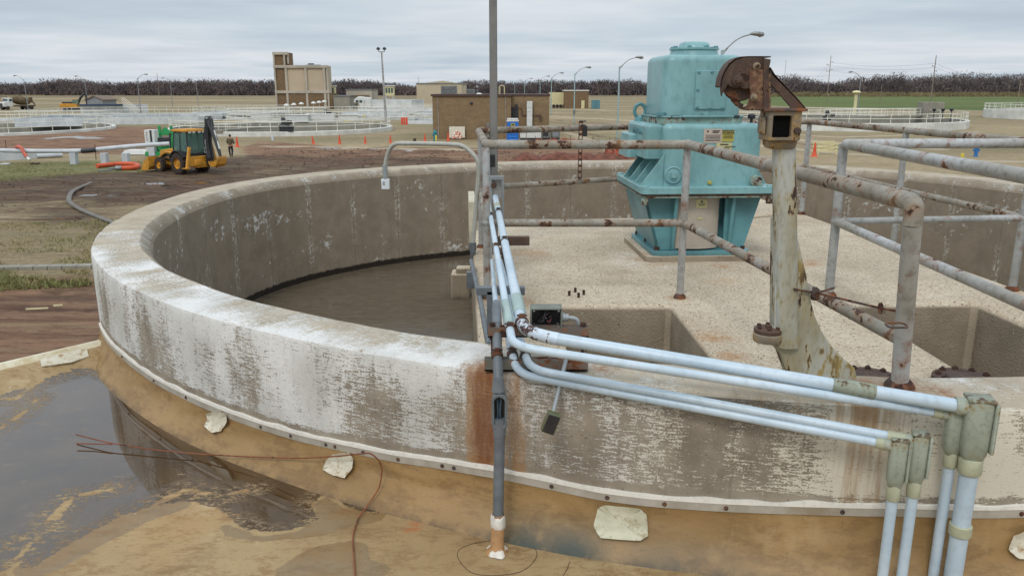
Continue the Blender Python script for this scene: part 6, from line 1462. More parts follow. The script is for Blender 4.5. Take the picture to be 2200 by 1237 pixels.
round_tank(T1, 'sunken round basin with white rim and rail, at the picture edge behind the muddy yard', .35, 1, True, None, inner=-1.8, water=-2.2)
round_tank(T3, 'large sunken round basin with white rail just before the concrete tower', .55, 1, True, R(75), inner=-1.6, water=-1.9)
round_tank(T4, 'round basin with low white wall right at the foot of the concrete tower', .6, 1, True, R(20), inner=-1.2, water=-1.2)
round_tank(T5, 'large raised round tank with white rail beyond the dry grass right of the davit', 1.05, 1, True, R(200), inner=-.6, water=-.3)
T6r = T6; cx_, cy_, r_ = T6; HOLE6 = True
o = thing('round_basin', Vector((cx_, cy_, GZ)), 'white-walled round tank with yellow-white rail cut off at the picture edge', 'tank')
mb = MB(); n = 80
for i in range(n):
    a_ = 2*math.pi*i/n
    for rr_, z in ((r_, -.2), (r_, 1.5), (r_-.35, 1.5), (r_-.35, .2)): mb.v.append(Vector((cx_+rr_*math.cos(a_), cy_+rr_*math.sin(a_), GZ+z)))
for i in range(n):
    j = (i+1) % n
    for k in range(3): mb.f.append((i*4+k, j*4+k, j*4+k+1, i*4+k+1)); mb.sm.append(True)
build('rim_wall', mb, M['tankwhite'], o); build('railing', rail_mesh([circ_path(cx_, cy_, r_-.15)], 1.1, 2.6, .045, GZ+1.5), M['tankrail'], o)
mb = MB(); mb.v = [Vector((cx_+(r_-.2)*math.cos(2*math.pi*i/n), cy_+(r_-.2)*math.sin(2*math.pi*i/n), GZ+.9)) for i in range(n)]; mb.f = [tuple(range(n))]; mb.sm = [False]; build('basin_water', mb, M['farwater'], o)
# hut and gates on the right tank
b = G(1995, 262); b = Vector((b.x, b.y, GZ)); p = GD(1995, 128); mb = MB(); mb.box((p.x, p.y, GZ+1.6), (3.2, 2.2, 3.4)); hb_ = solo('concrete_hut', mb, M['farconc'], 'small concrete block housing at the back of the large round tank', 'structure', bevel=.05)
for i, u in enumerate((2003, 2022, 2040)):
    p = GD(u, 121); mb = MB(); mb.tube([(p.x, p.y, GZ), (p.x, p.y, GZ+2.3)], .06, 6); mb.lathe((p.x, p.y, GZ+2.3), [(.05, -.3), (.3, 0), (.3, .15), (.05, .2)], 10); solo('gate_operator', mb, M['machblack'], ('black valve handwheel stand nearest the concrete housing of the big tank', 'black valve handwheel stand in the middle of the three by the big tank', 'black valve handwheel stand outermost of the three by the big tank')[i], 'valve', group='three valve stands at the big round tank')
# white rectangular channels on the left
z0 = Vector((0, 0, 0))
GDv = lambda u, d: GD(u, d)
rwall('settling_channel', 'long white walled channel with railing running behind the first round basin', GD(35, 121), GD(425, 128), Vector((-3, 22, 0)), 1.1, 'farwhite')
rwall('settling_channel', 'narrow white channel wall with rail in front of the long channel', GD(-40, 137), GD(220, 141), Vector((0, 3, 0)), .5, 'farwhite')
rwall('blue_topped_channel', 'white concrete channel with a dark blue cap next to the excavator', GD(176, 176), GD(264, 180), Vector((2, 8, 0)), 1.9, 'farwhite', rail=False)
a, b = GD(176, 175.6), GD(264, 179.6); mb = MB(); mb.box(((a.x+b.x)/2, (a.y+b.y)/2-.1, GZ+1.95), ((b-a).length+.4, .9, .35), rz=math.atan2((b-a).y, (b-a).x)); solo('blue_cap_beam', mb, plain('blue_trim', srgb(48, 70, 98), .6), 'dark blue beam capping the white channel by the stairs', 'beam')
# stairs
st = thing('steel_stairs', GD(280, 178), 'white steel stairs with railings at the end of the blue-capped channel', 'stairs')
p0, p1 = GD(264, 178)+Vector((0, 0, 2.6)), GD(296, 178)
for s_ in (0, 1.1):
    for k, zo in enumerate((0, .45, .9)): mb = MB(); mb.tube([p0+Vector((0, s_, zo)), p1+Vector((0, s_, zo))], .06, 5); build('stair_rail' if zo else 'stringer', mb, M['tankrail'], st)
for k in range(10): f = k/9; c = p0*(1-f)+p1*f+Vector((0, .55, 0)); mb = MB(); mb.box(c, (.3, 1.1, .05)); build('step', mb, M['galv'], st)
# middle cluster of rectangular basins behind the round ones
rwall('settling_basin', 'long low basin with white railing left of the tower foot', GD(415, 168), GD(590, 172), Vector((0, 14, 0)), .7, 'farwhite')
rwall('settling_basin', 'low basin with railing in front of the parked camper', GD(735, 166), GD(930, 160), Vector((2, 14, 0)), .7, 'farwhite')
rwall('settling_basin', 'second low basin with railing, behind the one before the camper', GD(770, 190), GD(935, 184), Vector((2, 14, 0)), .8, 'farwhite')
rwall('settling_basin', 'white high-walled basin beside the camper and beige shed', GD(800, 214), GD(884, 208), Vector((2, 10, 0)), 2.6, 'farwhite', rail=False)
rwall('settling_basin', 'low pale basin between the round basin and the brick building', GD(865, 128), GD(930, 126), Vector((1, 10, 0)), .5, 'farwhite')
for u0, u1, d0, lb in ((1560, 1760, 140, 'white railing run behind the large round tank near the davit'), (1690, 1900, 152, 'second white railing run further behind the large round tank'), (700, 860, 140, 'white railing run crossing behind the round basins'), (530, 640, 137, 'white railing run above the middle round basin')):
    mb = rail_mesh([[GD(u0, d0), GD(u1, d0+4)]], 1.1, 2.2, .045, GZ+.4); mb.box(((GD(u0, d0)+GD(u1, d0+4))/2+Vector((0, .3, .2))), ((GD(u0, d0)-GD(u1, d0+4)).length, .5, .42), rz=math.atan2(4, (GD(u1, d0+4)-GD(u0, d0)).x)); solo('guard_rail', mb, M['tankrail'], lb, 'railing')
for i, (u, d, w_, h_, lb) in enumerate(((552, 129, 1.6, .9, 'white equipment cabinet standing left on the middle walkway'), (573, 129, 1.6, .95, 'white equipment cabinet standing right on the middle walkway'), (640, 120, 3.4, 1.0, 'white cabinet behind the basin under the tower'), (690, 121, 4.2, 1.1, 'long white cabinet behind the basin, right of the tower foot'), (618, 93, 1.5, .5, 'dark cabinet hanging inside the near side of the basin'), (750, 126, 3.0, .8, 'low white cabinet near the yellow posts'))):
    p = GD(u, d); mb = MB(); mb.box((p.x, p.y, GZ+.55+h_/2), (w_, 1.0, h_)); mb.box((p.x, p.y, GZ+.55+h_+.04), (w_+.2, 1.2, .08)); solo('equipment_cabinet', mb, M['white' if i != 4 else 'machblack'], lb, 'cabinet', bevel=.03)
# white domes lights along the basin walkway
for i, u in enumerate((618, 634, 650, 676, 688, 699)):
    d = 127+i*1.5; p = GD(u, d); z_ = H+.941*(HZ-(226-i*1.6))/FPX*d; mb = MB(); mb.tube([(p.x, p.y, GZ), (p.x, p.y, z_)], .04, 5); mb.lathe((p.x, p.y, z_), [(.42, -.12), (.38, 0), (.2, .16), (.001, .2)], 12); solo('walkway_light', mb, M['white'], 'small white domed light on a thin post before the tower, %s from the tower corner' % ('first', 'second', 'third', 'fourth', 'fifth', 'last')[i], 'light', group='white domed walkway lights before the tower')
# ================================================================ concrete tower
M['brick1'] = None
def brickmat(name, c1, c2, mort, sc_=(4.5, 1)):
    t = NT(name); g = t.new('NewGeometry'); s_ = t.new('SeparateXYZ'); t.L.new(t.tc.outputs['Object'], s_.inputs[0]); cb2 = t.new('CombineXYZ'); t.L.new(t.math('ADD', s_.outputs[0], s_.outputs[1]), cb2.inputs[0]); t.L.new(s_.outputs[2], cb2.inputs[1])
    b = t.new('TexBrick'); t.L.new(cb2.outputs[0], b.inputs[0]); b.inputs['Color1'].default_value = c1; b.inputs['Color2'].default_value = c2; b.inputs['Mortar'].default_value = mort; b.inputs['Scale'].default_value = sc_[0]; b.inputs['Mortar Size'].default_value = .012; b.inputs['Row Height'].default_value = .38; b.inputs['Brick Width'].default_value = 1.05
    c = t.mix(t.math('MULTIPLY', t.ramp(t.noise(.9, t.co((.6, .6, 1.6)), 8, .7), .40, .66), .45), b.outputs[0], tuple(x*.62 for x in c1[:3])+(1,)); c = t.mix(t.math('MULTIPLY', t.ramp(t.noise(3, t.co((1, 1, .4)), 6, .7), .56, .68), .3), c, mort); return t.out(c, .9, 0, .2)
M['brick'] = brickmat('brick', srgb(138, 118, 90), srgb(122, 100, 74), srgb(152, 138, 114), (5, 1)); M['brickdark'] = brickmat('brick_dark', srgb(128, 106, 80), srgb(108, 88, 66), srgb(138, 124, 104), (3, 1))
M['towerpale'] = concrete('tower_concrete', srgb(170, 162, 148), .5, .2, .5, .3); M['towerpanel'] = plain('tower_panel', srgb(182, 166, 142), .9, 0, .06, .12, dirt=.15)
dT = 218; mpp = dT/FPX; b0 = GD(600, dT); tw = thing('concrete_tower', b0, 'tall blocky concrete and brick tower with a chimney-like corner shaft', 'tower')
X = lambda u, d=dT: (u-1100)/FPX*.975*d; Z = lambda v, d=dT: H+.941*(HZ-v)/FPX*d
dp = 5.0
mb = MB(); mb.box(((X(598)+X(708))/2, dT+dp/2, (GZ+Z(142))/2), (X(708)-X(598)-.3, dp-.3, Z(142)-GZ)); build('core', mb, M['towerpanel'], tw)
mb = MB(); mb.box(((X(594)+X(619))/2, dT+2.2, (GZ+Z(115))/2), (X(619)-X(594)-.2, 4.2, Z(115)-GZ)); build('corner_shaft', mb, M['brickdark'], tw)
mb = MB(); mb.box(((X(619)+X(625))/2, dT+3.2, (Z(140)+Z(115))/2), (.9, 3.4, Z(115)-Z(142))); build('shaft_return', mb, M['brickdark'], tw)
fr = MB()
def beam(u0, u1, v0, v1, y0=-.28, dy=.45): fr.box(((X(u0)+X(u1))/2, dT+y0+dy/2, (Z(v0)+Z(v1))/2), (X(u1)-X(u0), dy, abs(Z(v0)-Z(v1))))
for u0, u1 in ((594, 597.5), (617, 622), (659, 664), (698, 703)): beam(u0, u1, 235, 141)
beam(705, 709, 235, 141, -.2); beam(594, 597.5, 141, 113); beam(616, 619.5, 141, 113); beam(622.5, 626, 138, 113, .3)
for v0, v1 in ((141, 147), (195, 201), (229, 235)): beam(593.5, 710, v0, v1, -.33)
beam(593.5, 626, 113, 119, -.33)
build('pale_frame', fr, M['towerpale'], tw, bevel=.05)
lo_ = MB()
for u0, u1 in ((622, 659), (664, 698)): lo_.box(((X(u0)+X(u1))/2, dT-.02, (Z(202)+Z(229))/2), (X(u1)-X(u0), .2, Z(202)-Z(229)))
build('brick_infill', lo_, M['brickdark'], tw)
mb = MB(); mb.box(((X(703)+X(716))/2, dT+4, (GZ+Z(201))/2), (X(716)-X(704), 8, Z(201)-GZ)); build('side_annex', mb, M['brickdark'], tw)
mb = MB(); cx2 = X(662); mb.lathe((cx2, dT+6, Z(142)), [(1.6, 0), (1.5, .35), (.8, .45), (.8, .8), (.001, .85)], 16); mb.box((cx2+.8, dT+6, Z(142)+.3), (3.4, 1, .25)); build('roof_vent', mb, M['galv'], tw)
# ================================================================ brick building in the middle
dB_ = 88; X = lambda u, d=dB_: (u-1100)/FPX*.975*d; Z = lambda v, d=dB_: H+.941*(HZ-v)/FPX*d
bb = thing('brick_building', Vector((X(1055), dB_, GZ)), 'long low tan brick building with a dark flat roof edge in the middle distance', 'building')
mb = MB(); mb.box(((X(929)+X(1098))/2, dB_+5, (GZ+Z(207))/2), (X(1098)-X(929), 10, Z(207)-GZ)); build('brick_wall', mb, M['brick'], bb, bevel=.02)
mb = MB(); mb.box(((X(1098)+X(1181))/2, dB_+6, (GZ+Z(207))/2), (X(1181)-X(1098)-.01, 10, Z(207)-GZ)); build('brick_wall', mb, M['brick'], bb, bevel=.02)
mb = MB(); mb.box(((X(928)+X(1098))/2, dB_+5, Z(205)), (X(1098)-X(928)+.2, 10.3, .22)); mb.box(((X(1098)+X(1181))/2+.1, dB_+6.05, Z(205)-.003), (X(1181)-X(1098), 10.2, .22)); build('roof_edge', mb, plain('roof_brown', srgb(72, 52, 46), .6), bb)
for u in (941, 1086): mb = MB(); mb.tube([(X(u), dB_-.04, GZ), (X(u), dB_-.04, Z(209))], .035, 6); build('downpipe', mb, M['rail'], bb)
mb = MB(); mb.lathe((X(1013), dB_-.01, Z(222)), [(.16, 0), (.16, .10), (.1, .14), (.001, .14)], 14, 'Y'); build('wall_light', mb, M['machblack'], bb)
mb = MB(); mb.box((X(1104)+.0, dB_+.95, Z(251)), (.95, .12, 2.0)); mb.box((X(1110), dB_+.88, Z(249)), (.20, .2, 2.4)); build('louvre', mb, M['machblack'], bb, bevel=.02)
mb = MB(); mb.tube(fillet([(X(1121), dB_+.85, Z(236)), (X(1121), dB_+.85, Z(248)), (X(1164), dB_+.85, Z(248)), (X(1164), dB_+.85, Z(262))], .2), .055, 8); mb.tube(fillet([(X(1100), dB_+.85, Z(232)), (X(1121), dB_+.85, Z(232)), (X(1121), dB_+.85, Z(238))], .1), .04, 8); mb.tube([(X(1160), dB_+.85, Z(248)), (X(1160), dB_+.85, Z(262))], .05, 8); build('wall_pipes', mb, plain('pipe_brown', srgb(96, 74, 62), .6), bb)
mb = MB(); mb.box((X(1138), dB_+.62, (Z(218)+Z(275))/2), (.60, .5, Z(218)-Z(275))); 
for v in (230, 240, 258): mb.box((X(1138), dB_+.62, Z(v)), (.66, .56, .05))
build('air_duct', mb, M['white'], bb, bevel=.02)
mb = MB(); mb.box((X(1048), dB_-.16, (Z(266)+Z(297))/2), (.33, .3, 1.55)); build('wall_cabinet', mb, M['galv'], bb, bevel=.02)
for u, w_, h_, d, mt in ((958, 1.75, .95, 5, 'galv'), (1010, .9, .6, 3.5, 'galv')):
    mb = MB(); mb.box((X(u), dB_+d, Z(204)+h_/2), (w_, 1.4, h_)); 
    for k in range(5): mb.box((X(u), dB_+d-.72, Z(204)+h_*(k+.8)/6), (w_*.92, .04, h_/11))
    build('roof_unit', mb, M[mt], bb)
for u, h_, r_ in ((1018, .9, .10), (1023, 1.0, .09)): mb = MB(); mb.cyl((X(u), dB_+3, Z(205)), (X(u), dB_+3, Z(205)+h_*.7), r_, 8); mb.lathe((X(u), dB_+3, Z(205)+h_*.7), [(r_*1.6, 0), (r_*2.2, .12), (r_*1.6, .3), (.001, .34)], 10); build('vent_stack', mb, M['rust'] if u == 1018 else M['galv'], bb)
mb = MB(); mb.lathe((X(1028), dB_+2, Z(206)), [(.55, 0), (.45, .1), (.2, .26), (.001, .3)], 14); build('roof_dome', mb, M['white'], bb)
mb = MB(); mb.tube(fillet([(X(1072.5), dB_+1, Z(203)), (X(1072.5), dB_+1, Z(184)), (X(1083.5), dB_+1, Z(184)), (X(1083.5), dB_+1, Z(203))], .27, 8), .05, 8); mb.tube([(X(1075), dB_+1.3, Z(203)), (X(1075), dB_+1.3, Z(188))], .03, 6); build('ladder_hoop', mb, M['cream'], bb)
# air-conditioning units beside it
for i, (u0, u1, mt, lb) in enumerate(((1117, 1131, 'white', 'small square white air conditioner beside the blue toilet'), (1131, 1164, 'white', 'wide white package air conditioner with rounded base'), (1165, 1184, 'galv', 'grey condenser with a dark grille opening'), (1185, 1204, 'galv', 'grey-blue condenser with fine coils, last beside the gravel'))):
    d = dB_-2.2; x0, x1 = X(u0, d), X(u1, d); h_ = 1.08 if i < 2 else 1.12; o = thing('air_conditioner', Vector(((x0+x1)/2, d, GZ)), lb, 'air conditioner', group='air conditioners outside the brick building')
    mb = MB(); mb.box(((x0+x1)/2, d+.5, GZ+.22+h_/2), (x1-x0-.04, 1.0, h_)); build('casing', mb, M[mt], o, bevel=.04)
    mb = MB(); mb.box(((x0+x1)/2, d+.5, GZ+.11), (x1-x0-.1, .9, .22)); build('plinth', mb, M['machblack'], o)
    if i >= 2:
        mb = MB(); mb.box(((x0+x1)/2-(.08 if i == 2 else 0), d-.005, GZ+.22+h_*.48), ((x1-x0)*.62, .03, h_*.6)); build('grille', mb, M['machblack'] if i == 2 else M['lampgrey'], o); 
        if i == 2: mb = MB(); mb.box(((x0+x1)/2-.08, d-.02, GZ+.22+h_*.85), ((x1-x0)*.68, .06, .08)); build('white_handle', mb, M['white'], o)
# portable toilet on wheels
M['toilet'] = M['blue']; d = 5.28*FPX/.941/(314-HZ); x0, x1 = (1088-1100)/FPX*.975*d, (1115-1100)/FPX*.975*d; cx_ = (x0+x1)/2; ptl = thing('portable_toilet', Vector((cx_, d, GZ)), 'blue portable toilet with white roof parked on small wheels before the brick wall', 'portable toilet')
h_ = 2.05; mb = MB(); mb.box((cx_, d+.6, GZ+.18+h_/2), (1.1, 1.15, h_), taper=1.06, tapery=1.0); bd = build('cabin', mb, M['blue'], ptl, bevel=.05)
mb = MB(); 
for k in range(4): mb.box((cx_, d+.0, GZ+.5+k*.30), (.72, .05, .16))
build('door', mb, plain('toilet_door', srgb(40, 118, 205), .45), ptl, bevel=.02)
mb = MB(); mb.box((cx_+.02, d-.01, GZ+.18+h_*.86), (.42, .03, .26)); sg_ = build('door_sign', mb, M['labelyellow'], ptl); mb = MB(); mb.box((cx_+.02, d-.03, GZ+.18+h_*.86), (.26, .02, .09)); build('sign_lettering', mb, M['dark'], sg_)
mb = MB(); mb.box((cx_, d+.6, GZ+.18+h_+.06), (1.18, 1.2, .12)); mb.box((cx_, d+.6, GZ+.18+h_+.2), (1.0, 1.05, .17), taper=1.12); 
for k in range(5): mb.sphere((cx_-.42+k*.21, d+.1, GZ+.18+h_+.22), .13, 6)
build('roof', mb, M['white'], ptl, bevel=.03)
for s_ in (-.35, .42): mb = MB(); mb.lathe((cx_+s_, d-.05, GZ+.14), [(.14, 0), (.14, .1)], 14, 'Y'); w_ = build('wheel', mb, M['tyre'], ptl); mb = MB(); mb.lathe((cx_+s_, d-.15, GZ+.14), [(.09, 0), (.09, .02)], 12, 'Y'); build('hub', mb, M['white'], w_)
mb = MB(); mb.tube(fillet([(cx_-.5, d, GZ+.28), (cx_-2.2, d+.2, GZ+.36), (cx_-2.7, d+.2, GZ+.5)], .2), .04, 6); build('tow_bar', mb, M['machblack'], ptl)
# board leaning on the wall
d = dB_-.4; x0, x1 = (964-1100)/FPX*.975*d, (998-1100)/FPX*.975*d; mb = MB(); mb.box(((x0+x1)/2, d, GZ+.75), (x1-x0, .05, 1.2), rx=-.12); bo = solo('wooden_board', mb, plain('board_cream', srgb(206, 200, 182), .7), 'pale square board leaning on the brick wall behind a red and white bundle', 'board')
mb = MB(); cx_ = (x0+x1)/2
for k, (dx_, z_, r_) in enumerate(((-.35, .22, .26), (.35, .22, .26), (0, .3, .34), (-.2, .55, .24), (.22, .58, .22), (0, .8, .18))): mb.sphere((cx_+dx_, d-.6, GZ+z_), r_, 8, (1, .8, .9))
t = NT('red_white_cloth'); c = t.mix(t.ramp(t.noise(5, None, 4), .48, .52), srgb(196, 92, 66), srgb(214, 206, 192)); M['bundle'] = t.out(c, .8); solo('cloth_bundle', mb, M['bundle'], 'heap of red and white cloth on the ground before the pale board', 'bundle')
# fire hydrants, bollards and posts near the brick building
def hydrant(u, v, s_, matk, label, dist=None):
    b = G(u, v) if dist is None else GD(u, dist); o = thing('fire_hydrant', b, label, 'hydrant')
    mb = MB(); mb.lathe(b, [(.16*s_, 0), (.16*s_, .06*s_), (.11*s_, .08*s_), (.11*s_, .5*s_), (.14*s_, .52*s_), (.14*s_, .58*s_), (.11*s_, .68*s_), (.05*s_, .74*s_), (.04*s_, .8*s_)], 14); build('barrel', mb, M[matk], o)
    for s2 in (-1, 1): mb = MB(); mb.cyl(b+Vector((0, 0, .42*s_)), b+Vector((s2*.2*s_, 0, .42*s_)), .07*s_, 10); build('nozzle_cap', mb, M[matk], o)
M['hydblue'] = plain('hydrant_blue', srgb(40, 108, 168), .5); M['hydteal'] = plain('hydrant_teal', srgb(34, 118, 128), .5); M['postyellow'] = plain('post_yellow', srgb(206, 186, 72), .6)
hydrant(2096, 337, 1.25, 'hydblue', 'blue fire hydrant on the dry grass beyond the pocket railing'); hydrant(935, 303, 1.5, 'hydteal', 'teal fire hydrant at the corner of the brick building')
def stub(u, v, vt, r_, matk, label, cat='bollard', name='bollard', grp=None):
    b = G(u, v); d = b.y; h_ = .941*(v-vt)/FPX*d; mb = MB(); mb.lathe(b, [(r_, 0), (r_, h_*.92), (r_*.8, h_*.98), (.001, h_)], 12); return solo(name, mb, M[matk], label, cat, base=b, group=grp)
stub(2067, 340, 329, .12, 'postyellow', 'short yellow bollard beside the blue hydrant'); stub(937, 306, 290, .09, 'postyellow', 'thin yellow bollard in front of the teal hydrant'); stub(891, 307, 297, .16, 'rust', 'rusty stub post in the grass near the brick building', 'post', 'steel_stub'); stub(586, 303, 291, .13, 'pipegrey', 'short white standpipe in the grass before the round basin', 'pipe', 'standpipe')
for i, (u, v) in enumerate(((742, 264), (750, 262), (783, 260), (864, 268), (869, 268), (874, 268))): stub(u, v, v-13 if i < 3 else v-16, .16, 'postyellow' if i < 3 else 'orange', ('yellow guard post at the far basin edge, first of three', 'yellow guard post at the far basin edge, second of three', 'yellow guard post standing alone right of two others', 'ochre guard post, first of three in a clump', 'ochre guard post, middle of three in a clump', 'ochre guard post, last of three in a clump')[i], 'post', 'guard_post', 'guard posts around the basins')
# orange traffic cones
def cone_proto():
    o = bpy.data.objects.new('traffic_cone', None); COL.objects.link(o)
    mb = MB(); mb.lathe((0, 0, 0), [(.21, .03), (.16, .10), (.10, .5), (.045, .95), (.04, 1.0)], 16); build('cone_body', mb, M['orange'], o, world=False)
    mb = MB(); mb.box((0, 0, .02), (.52, .52, .05)); build('cone_base', mb, M['orange'], o, world=False, bevel=.01)
    for z in (.42, .70): mb = MB(); k0 = .10-.055*(z-.5)/.45; mb.lathe((0, 0, z), [(k0+.010, 0), (k0-.008, .17)], 16); build('reflective_band', mb, M['reflect'], o, world=False)
    return o
cp_ = cone_proto(); first = True
for u, v, vt, plain_, lb in ((510, 316, 293, 1, 'plain orange cone right beside the walking person'), (674, 311, 291, 1, 'tilted plain orange cone on the red mud, second from the person'), (730, 311, 289, 0, 'orange and white banded cone standing in front of the round basin'), (785, 310, 291, 0, 'banded cone near the end of the round basin rim'), (839, 308, 290, 0, 'banded cone on the grass past the floodlight mast'), (913, 305, 287, 0, 'slim orange cone left of the teal hydrant'), (963, 303, 284, 1, 'plain red-orange cone leaning beside the pale board'), (1749, 337, 305, 0, 'large banded cone at the end of the low barricade')):
    o = cp_ if first else copy_tree(cp_); first = False; b = G(u, v); o.location = b; s_ = .941*(v-vt)/FPX*b.y; o.scale = (s_, s_, s_); tag(o, lb, 'traffic cone', 'orange traffic cones')
    if plain_:
        for ch in [c for c in o.children if c.name.startswith('reflective')]:
            if o is cp_: ch.data = ch.data.copy()
            ch.data = ch.data.copy(); ch.data.materials.clear(); ch.data.materials.append(M['orange'])
bpy.context.view_layer.update()
for o in [x for x in bpy.data.objects if x.name.startswith('traffic_cone')]:
    if 'second from the person' in o['label']: o.rotation_euler = (0, R(-8), 0)
# barricade
b = G(1772, 335); br_ = thing('barricade', b, 'low cream wooden barricade frame beside the big banded cone', 'barricade')
x0, x1 = G(1757, 333), G(1795, 333)
for x in (x0, x1): mb = MB(); mb.box((x.x, x.y, GZ+.5), (.09, .09, 1.0)); build('post', mb, M['cream'], br_)
for z in (.35, .65, .95):
    mb = MB(); mb.box(((x0.x+x1.x)/2, x0.y-.06, GZ+z), (x1.x-x0.x+.4, .04, .13), ry=.04); build('plank', mb, M['cream'], br_)
    mb = MB(); mb.box(((x0.x+x1.x)/2, x0.y+.9, GZ+z+.05), (x1.x-x0.x+.4, .04, .11), ry=-.06); build('plank', mb, M['cream'], br_)
for x in (x0, x1): mb = MB(); mb.box((x.x, x.y+.95, GZ+.5), (.09, .09, 1.05)); build('post', mb, M['cream'], br_)
# orange mesh fence and the spoil heap behind the tank
t = NT('orange_net'); ck = t.ramp(t.noise(14, None, 3, .6), .47, .52); t.setin(t.b.inputs['Alpha'], t.math('ADD', t.math('MULTIPLY', ck, .55), .45)); M['net'] = t.out(srgb(176, 80, 54), .8)
def net(pl, h_, label):
    mb = MB(); n = 40; pts__ = []
    for i in range(n+1):
        f = i/n*(len(pl)-1); k = min(int(f), len(pl)-2); p = pl[k]+(pl[k+1]-pl[k])*(f-k); sag = h_*(.75+.25*mnoise.noise(Vector((i*.4, 0, 3)))); mb.v += [Vector((p.x, p.y, GZ)), Vector((p.x+.08*math.sin(i), p.y+.12*math.sin(i*.9), GZ+sag*.5)), Vector((p.x, p.y+.1*math.cos(i*.7), GZ+sag)), Vector((p.x, p.y+.1*math.cos(i*.7)+.02, GZ+sag)), Vector((p.x+.08*math.sin(i), p.y+.12*math.sin(i*.9)+.02, GZ+sag*.5)), Vector((p.x, p.y+.02, GZ))]
    for i in range(n):
        for k in range(5): a = i*6+k; mb.f.append((a, a+6, a+7, a+1)); mb.sm.append(True)
    fn = solo('safety_fence', mb, M['net'], label, 'fence', base=Vector((pl[0].x, pl[0].y, GZ)))
    for i in range(0, n+1, 8): m2 = MB(); v = mb.v[i*6]+Vector((pl[0].x, pl[0].y, GZ))*0; m2.cyl((v.x, v.y, 0), (v.x, v.y, h_*1.15), .03, 6); build('stake', m2, M['rustdark'], fn, world=False)
net([G(1150, 316), G(1210, 314), G(1290, 318), G(1340, 322)], .9, 'sagging orange mesh fence on the mud left of the mixer'); net([G(1300, 345), G(1340, 343), G(1372, 340)], 1.3, 'bright orange mesh fence piece tucked against the side of the mixer')
mb = MB(); rnd = random.Random(8); c0, c1 = G(1095, 346), G(1350, 344); n, m_ = 60, 10
for i in range(n+1):
    f = i/n; p = c0+(c1-c0)*f
    for j in range(m_+1): g = j/m_-.5; h_ = (1-4*g*g)*(.55+.35*mnoise.noise(Vector((f*6, 1, 0))))*min(1, f*8, (1-f)*8)+.15*mnoise.noise(Vector((f*30, g*7, 2)))*(1-4*g*g); mb.v.append(Vector((p.x, p.y+g*3, GZ-.03+max(0, h_))))
for i in range(n):
    for j in range(m_): a = i*(m_+1)+j; mb.f.append((a, a+m_+1, a+m_+2, a+1)); mb.sm.append(False)
sp_ = build('spoil_heap', mb, plain('red_clay', srgb(104, 62, 46), .95, 0, .4, 2.2, dirt=.7, dcol=srgb(60, 34, 26), bump=.9)); tag(sp_, kind='structure')
# ================================================================ buildings far back
def blk(name, label, u0, u1, vt, dist, depth, matk, cat='building', vb=None, roof=None, roofh=.3):
    x0, x1 = (u0-1100)/FPX*.975*dist, (u1-1100)/FPX*.975*dist; zt = H+.941*(HZ-vt)/FPX*dist; o = thing(name, Vector(((x0+x1)/2, dist, GZ)), label, cat)
    mb = MB(); mb.box(((x0+x1)/2, dist+depth/2, (GZ+zt)/2), (x1-x0, depth, zt-GZ)); build('wall', mb, M[matk], o)
    mb = MB(); mb.box(((x0+x1)/2, dist+depth/2, zt+roofh/2), (x1-x0+.3, depth+.3, roofh)); build('roof', mb, M[roof or 'galv'], o); return o, x0, x1, zt
M['shedtan'] = plain('shed_tan', srgb(184, 170, 144), .7, 0, .04, .2); M['shedside'] = plain('shed_side', srgb(204, 190, 150), .7)
o, x0, x1, zt = blk('metal_shed', 'tall beige metal shed behind the brick building', 896, 992, 181, 232, 26, 'shedtan'); 
mb = MB(); mb.prism([Vector((x0-.2, 232-.1, zt)), Vector((x1+.2, 232-.1, zt)), Vector(((x0+x1)/2+1, 232-.1, zt+.9))], (0, 26, 0)); build('gable', mb, M['shedtan'], o)
o, x0, x1, zt = blk('brick_hut', 'low brown brick hut far back right of the pale bin', 1213, 1264, 196, 230, 9, 'brickdark', roof='white'); mb = MB(); mb.box(((x0+x1)/2+1.8, 229.9, GZ+1.1), (.9, .1, 2.2)); build('door', mb, M['cream'], o)
o, x0, x1, zt = blk('concrete_hall', 'low pale concrete hall behind the parked camper', 745, 800, 194, 226, 10, 'towerpale'); mb = MB(); mb.box(((x0+x1)/2, 225.8, GZ+2.4), ((x1-x0)*.8, .15, 2.6)); build('brick_panel', mb, M['brick'], o)
for u in (757, 772, 787): mb = MB(); p = GD(u, 225.6); mb.box((p.x, p.y, GZ+2.6), (.7, .1, 1.6)); build('window', mb, M['glass'], o)
o, x0, x1, zt = blk('grey_annex', 'grey low building with a dark band between tower and concrete hall', 717, 752, 208, 215, 8, 'farconc')
for u, lb in ((839, 'small cream observation hut with dark windows beside the floodlight mast'), (713, 'small cream hut with dark windows peeking out behind the tower')):
    d = 225; p = GD(u, d); o = thing('observation_hut', Vector((p.x, d, GZ)), lb, 'hut'); mb = MB(); zb_ = H+.941*(HZ-206)/FPX*d; zt_ = H+.941*(HZ-186)/FPX*d; mb.box((p.x, d, (zb_+zt_)/2), (2.4, 2.4, zt_-zb_)); build('cabin', mb, M['cream'], o)
    for dx_ in (-.75, 0, .75): mb = MB(); mb.box((p.x+dx_, d-1.22, zt_-1.1), (.5, .06, 1.3)); build('window', mb, M['glass'], o)
    mb = MB(); mb.box((p.x, d, zt_+.15), (2.9, 2.9, .3)); build('roof', mb, M['white'], o); mb = MB()
    for sx in (-1, 1):
        for sy in (-1, 1): mb = MB(); mb.cyl((p.x+sx, d+sy, GZ), (p.x+sx, d+sy, zb_), .12, 6); build('leg', mb, M['white'], o)
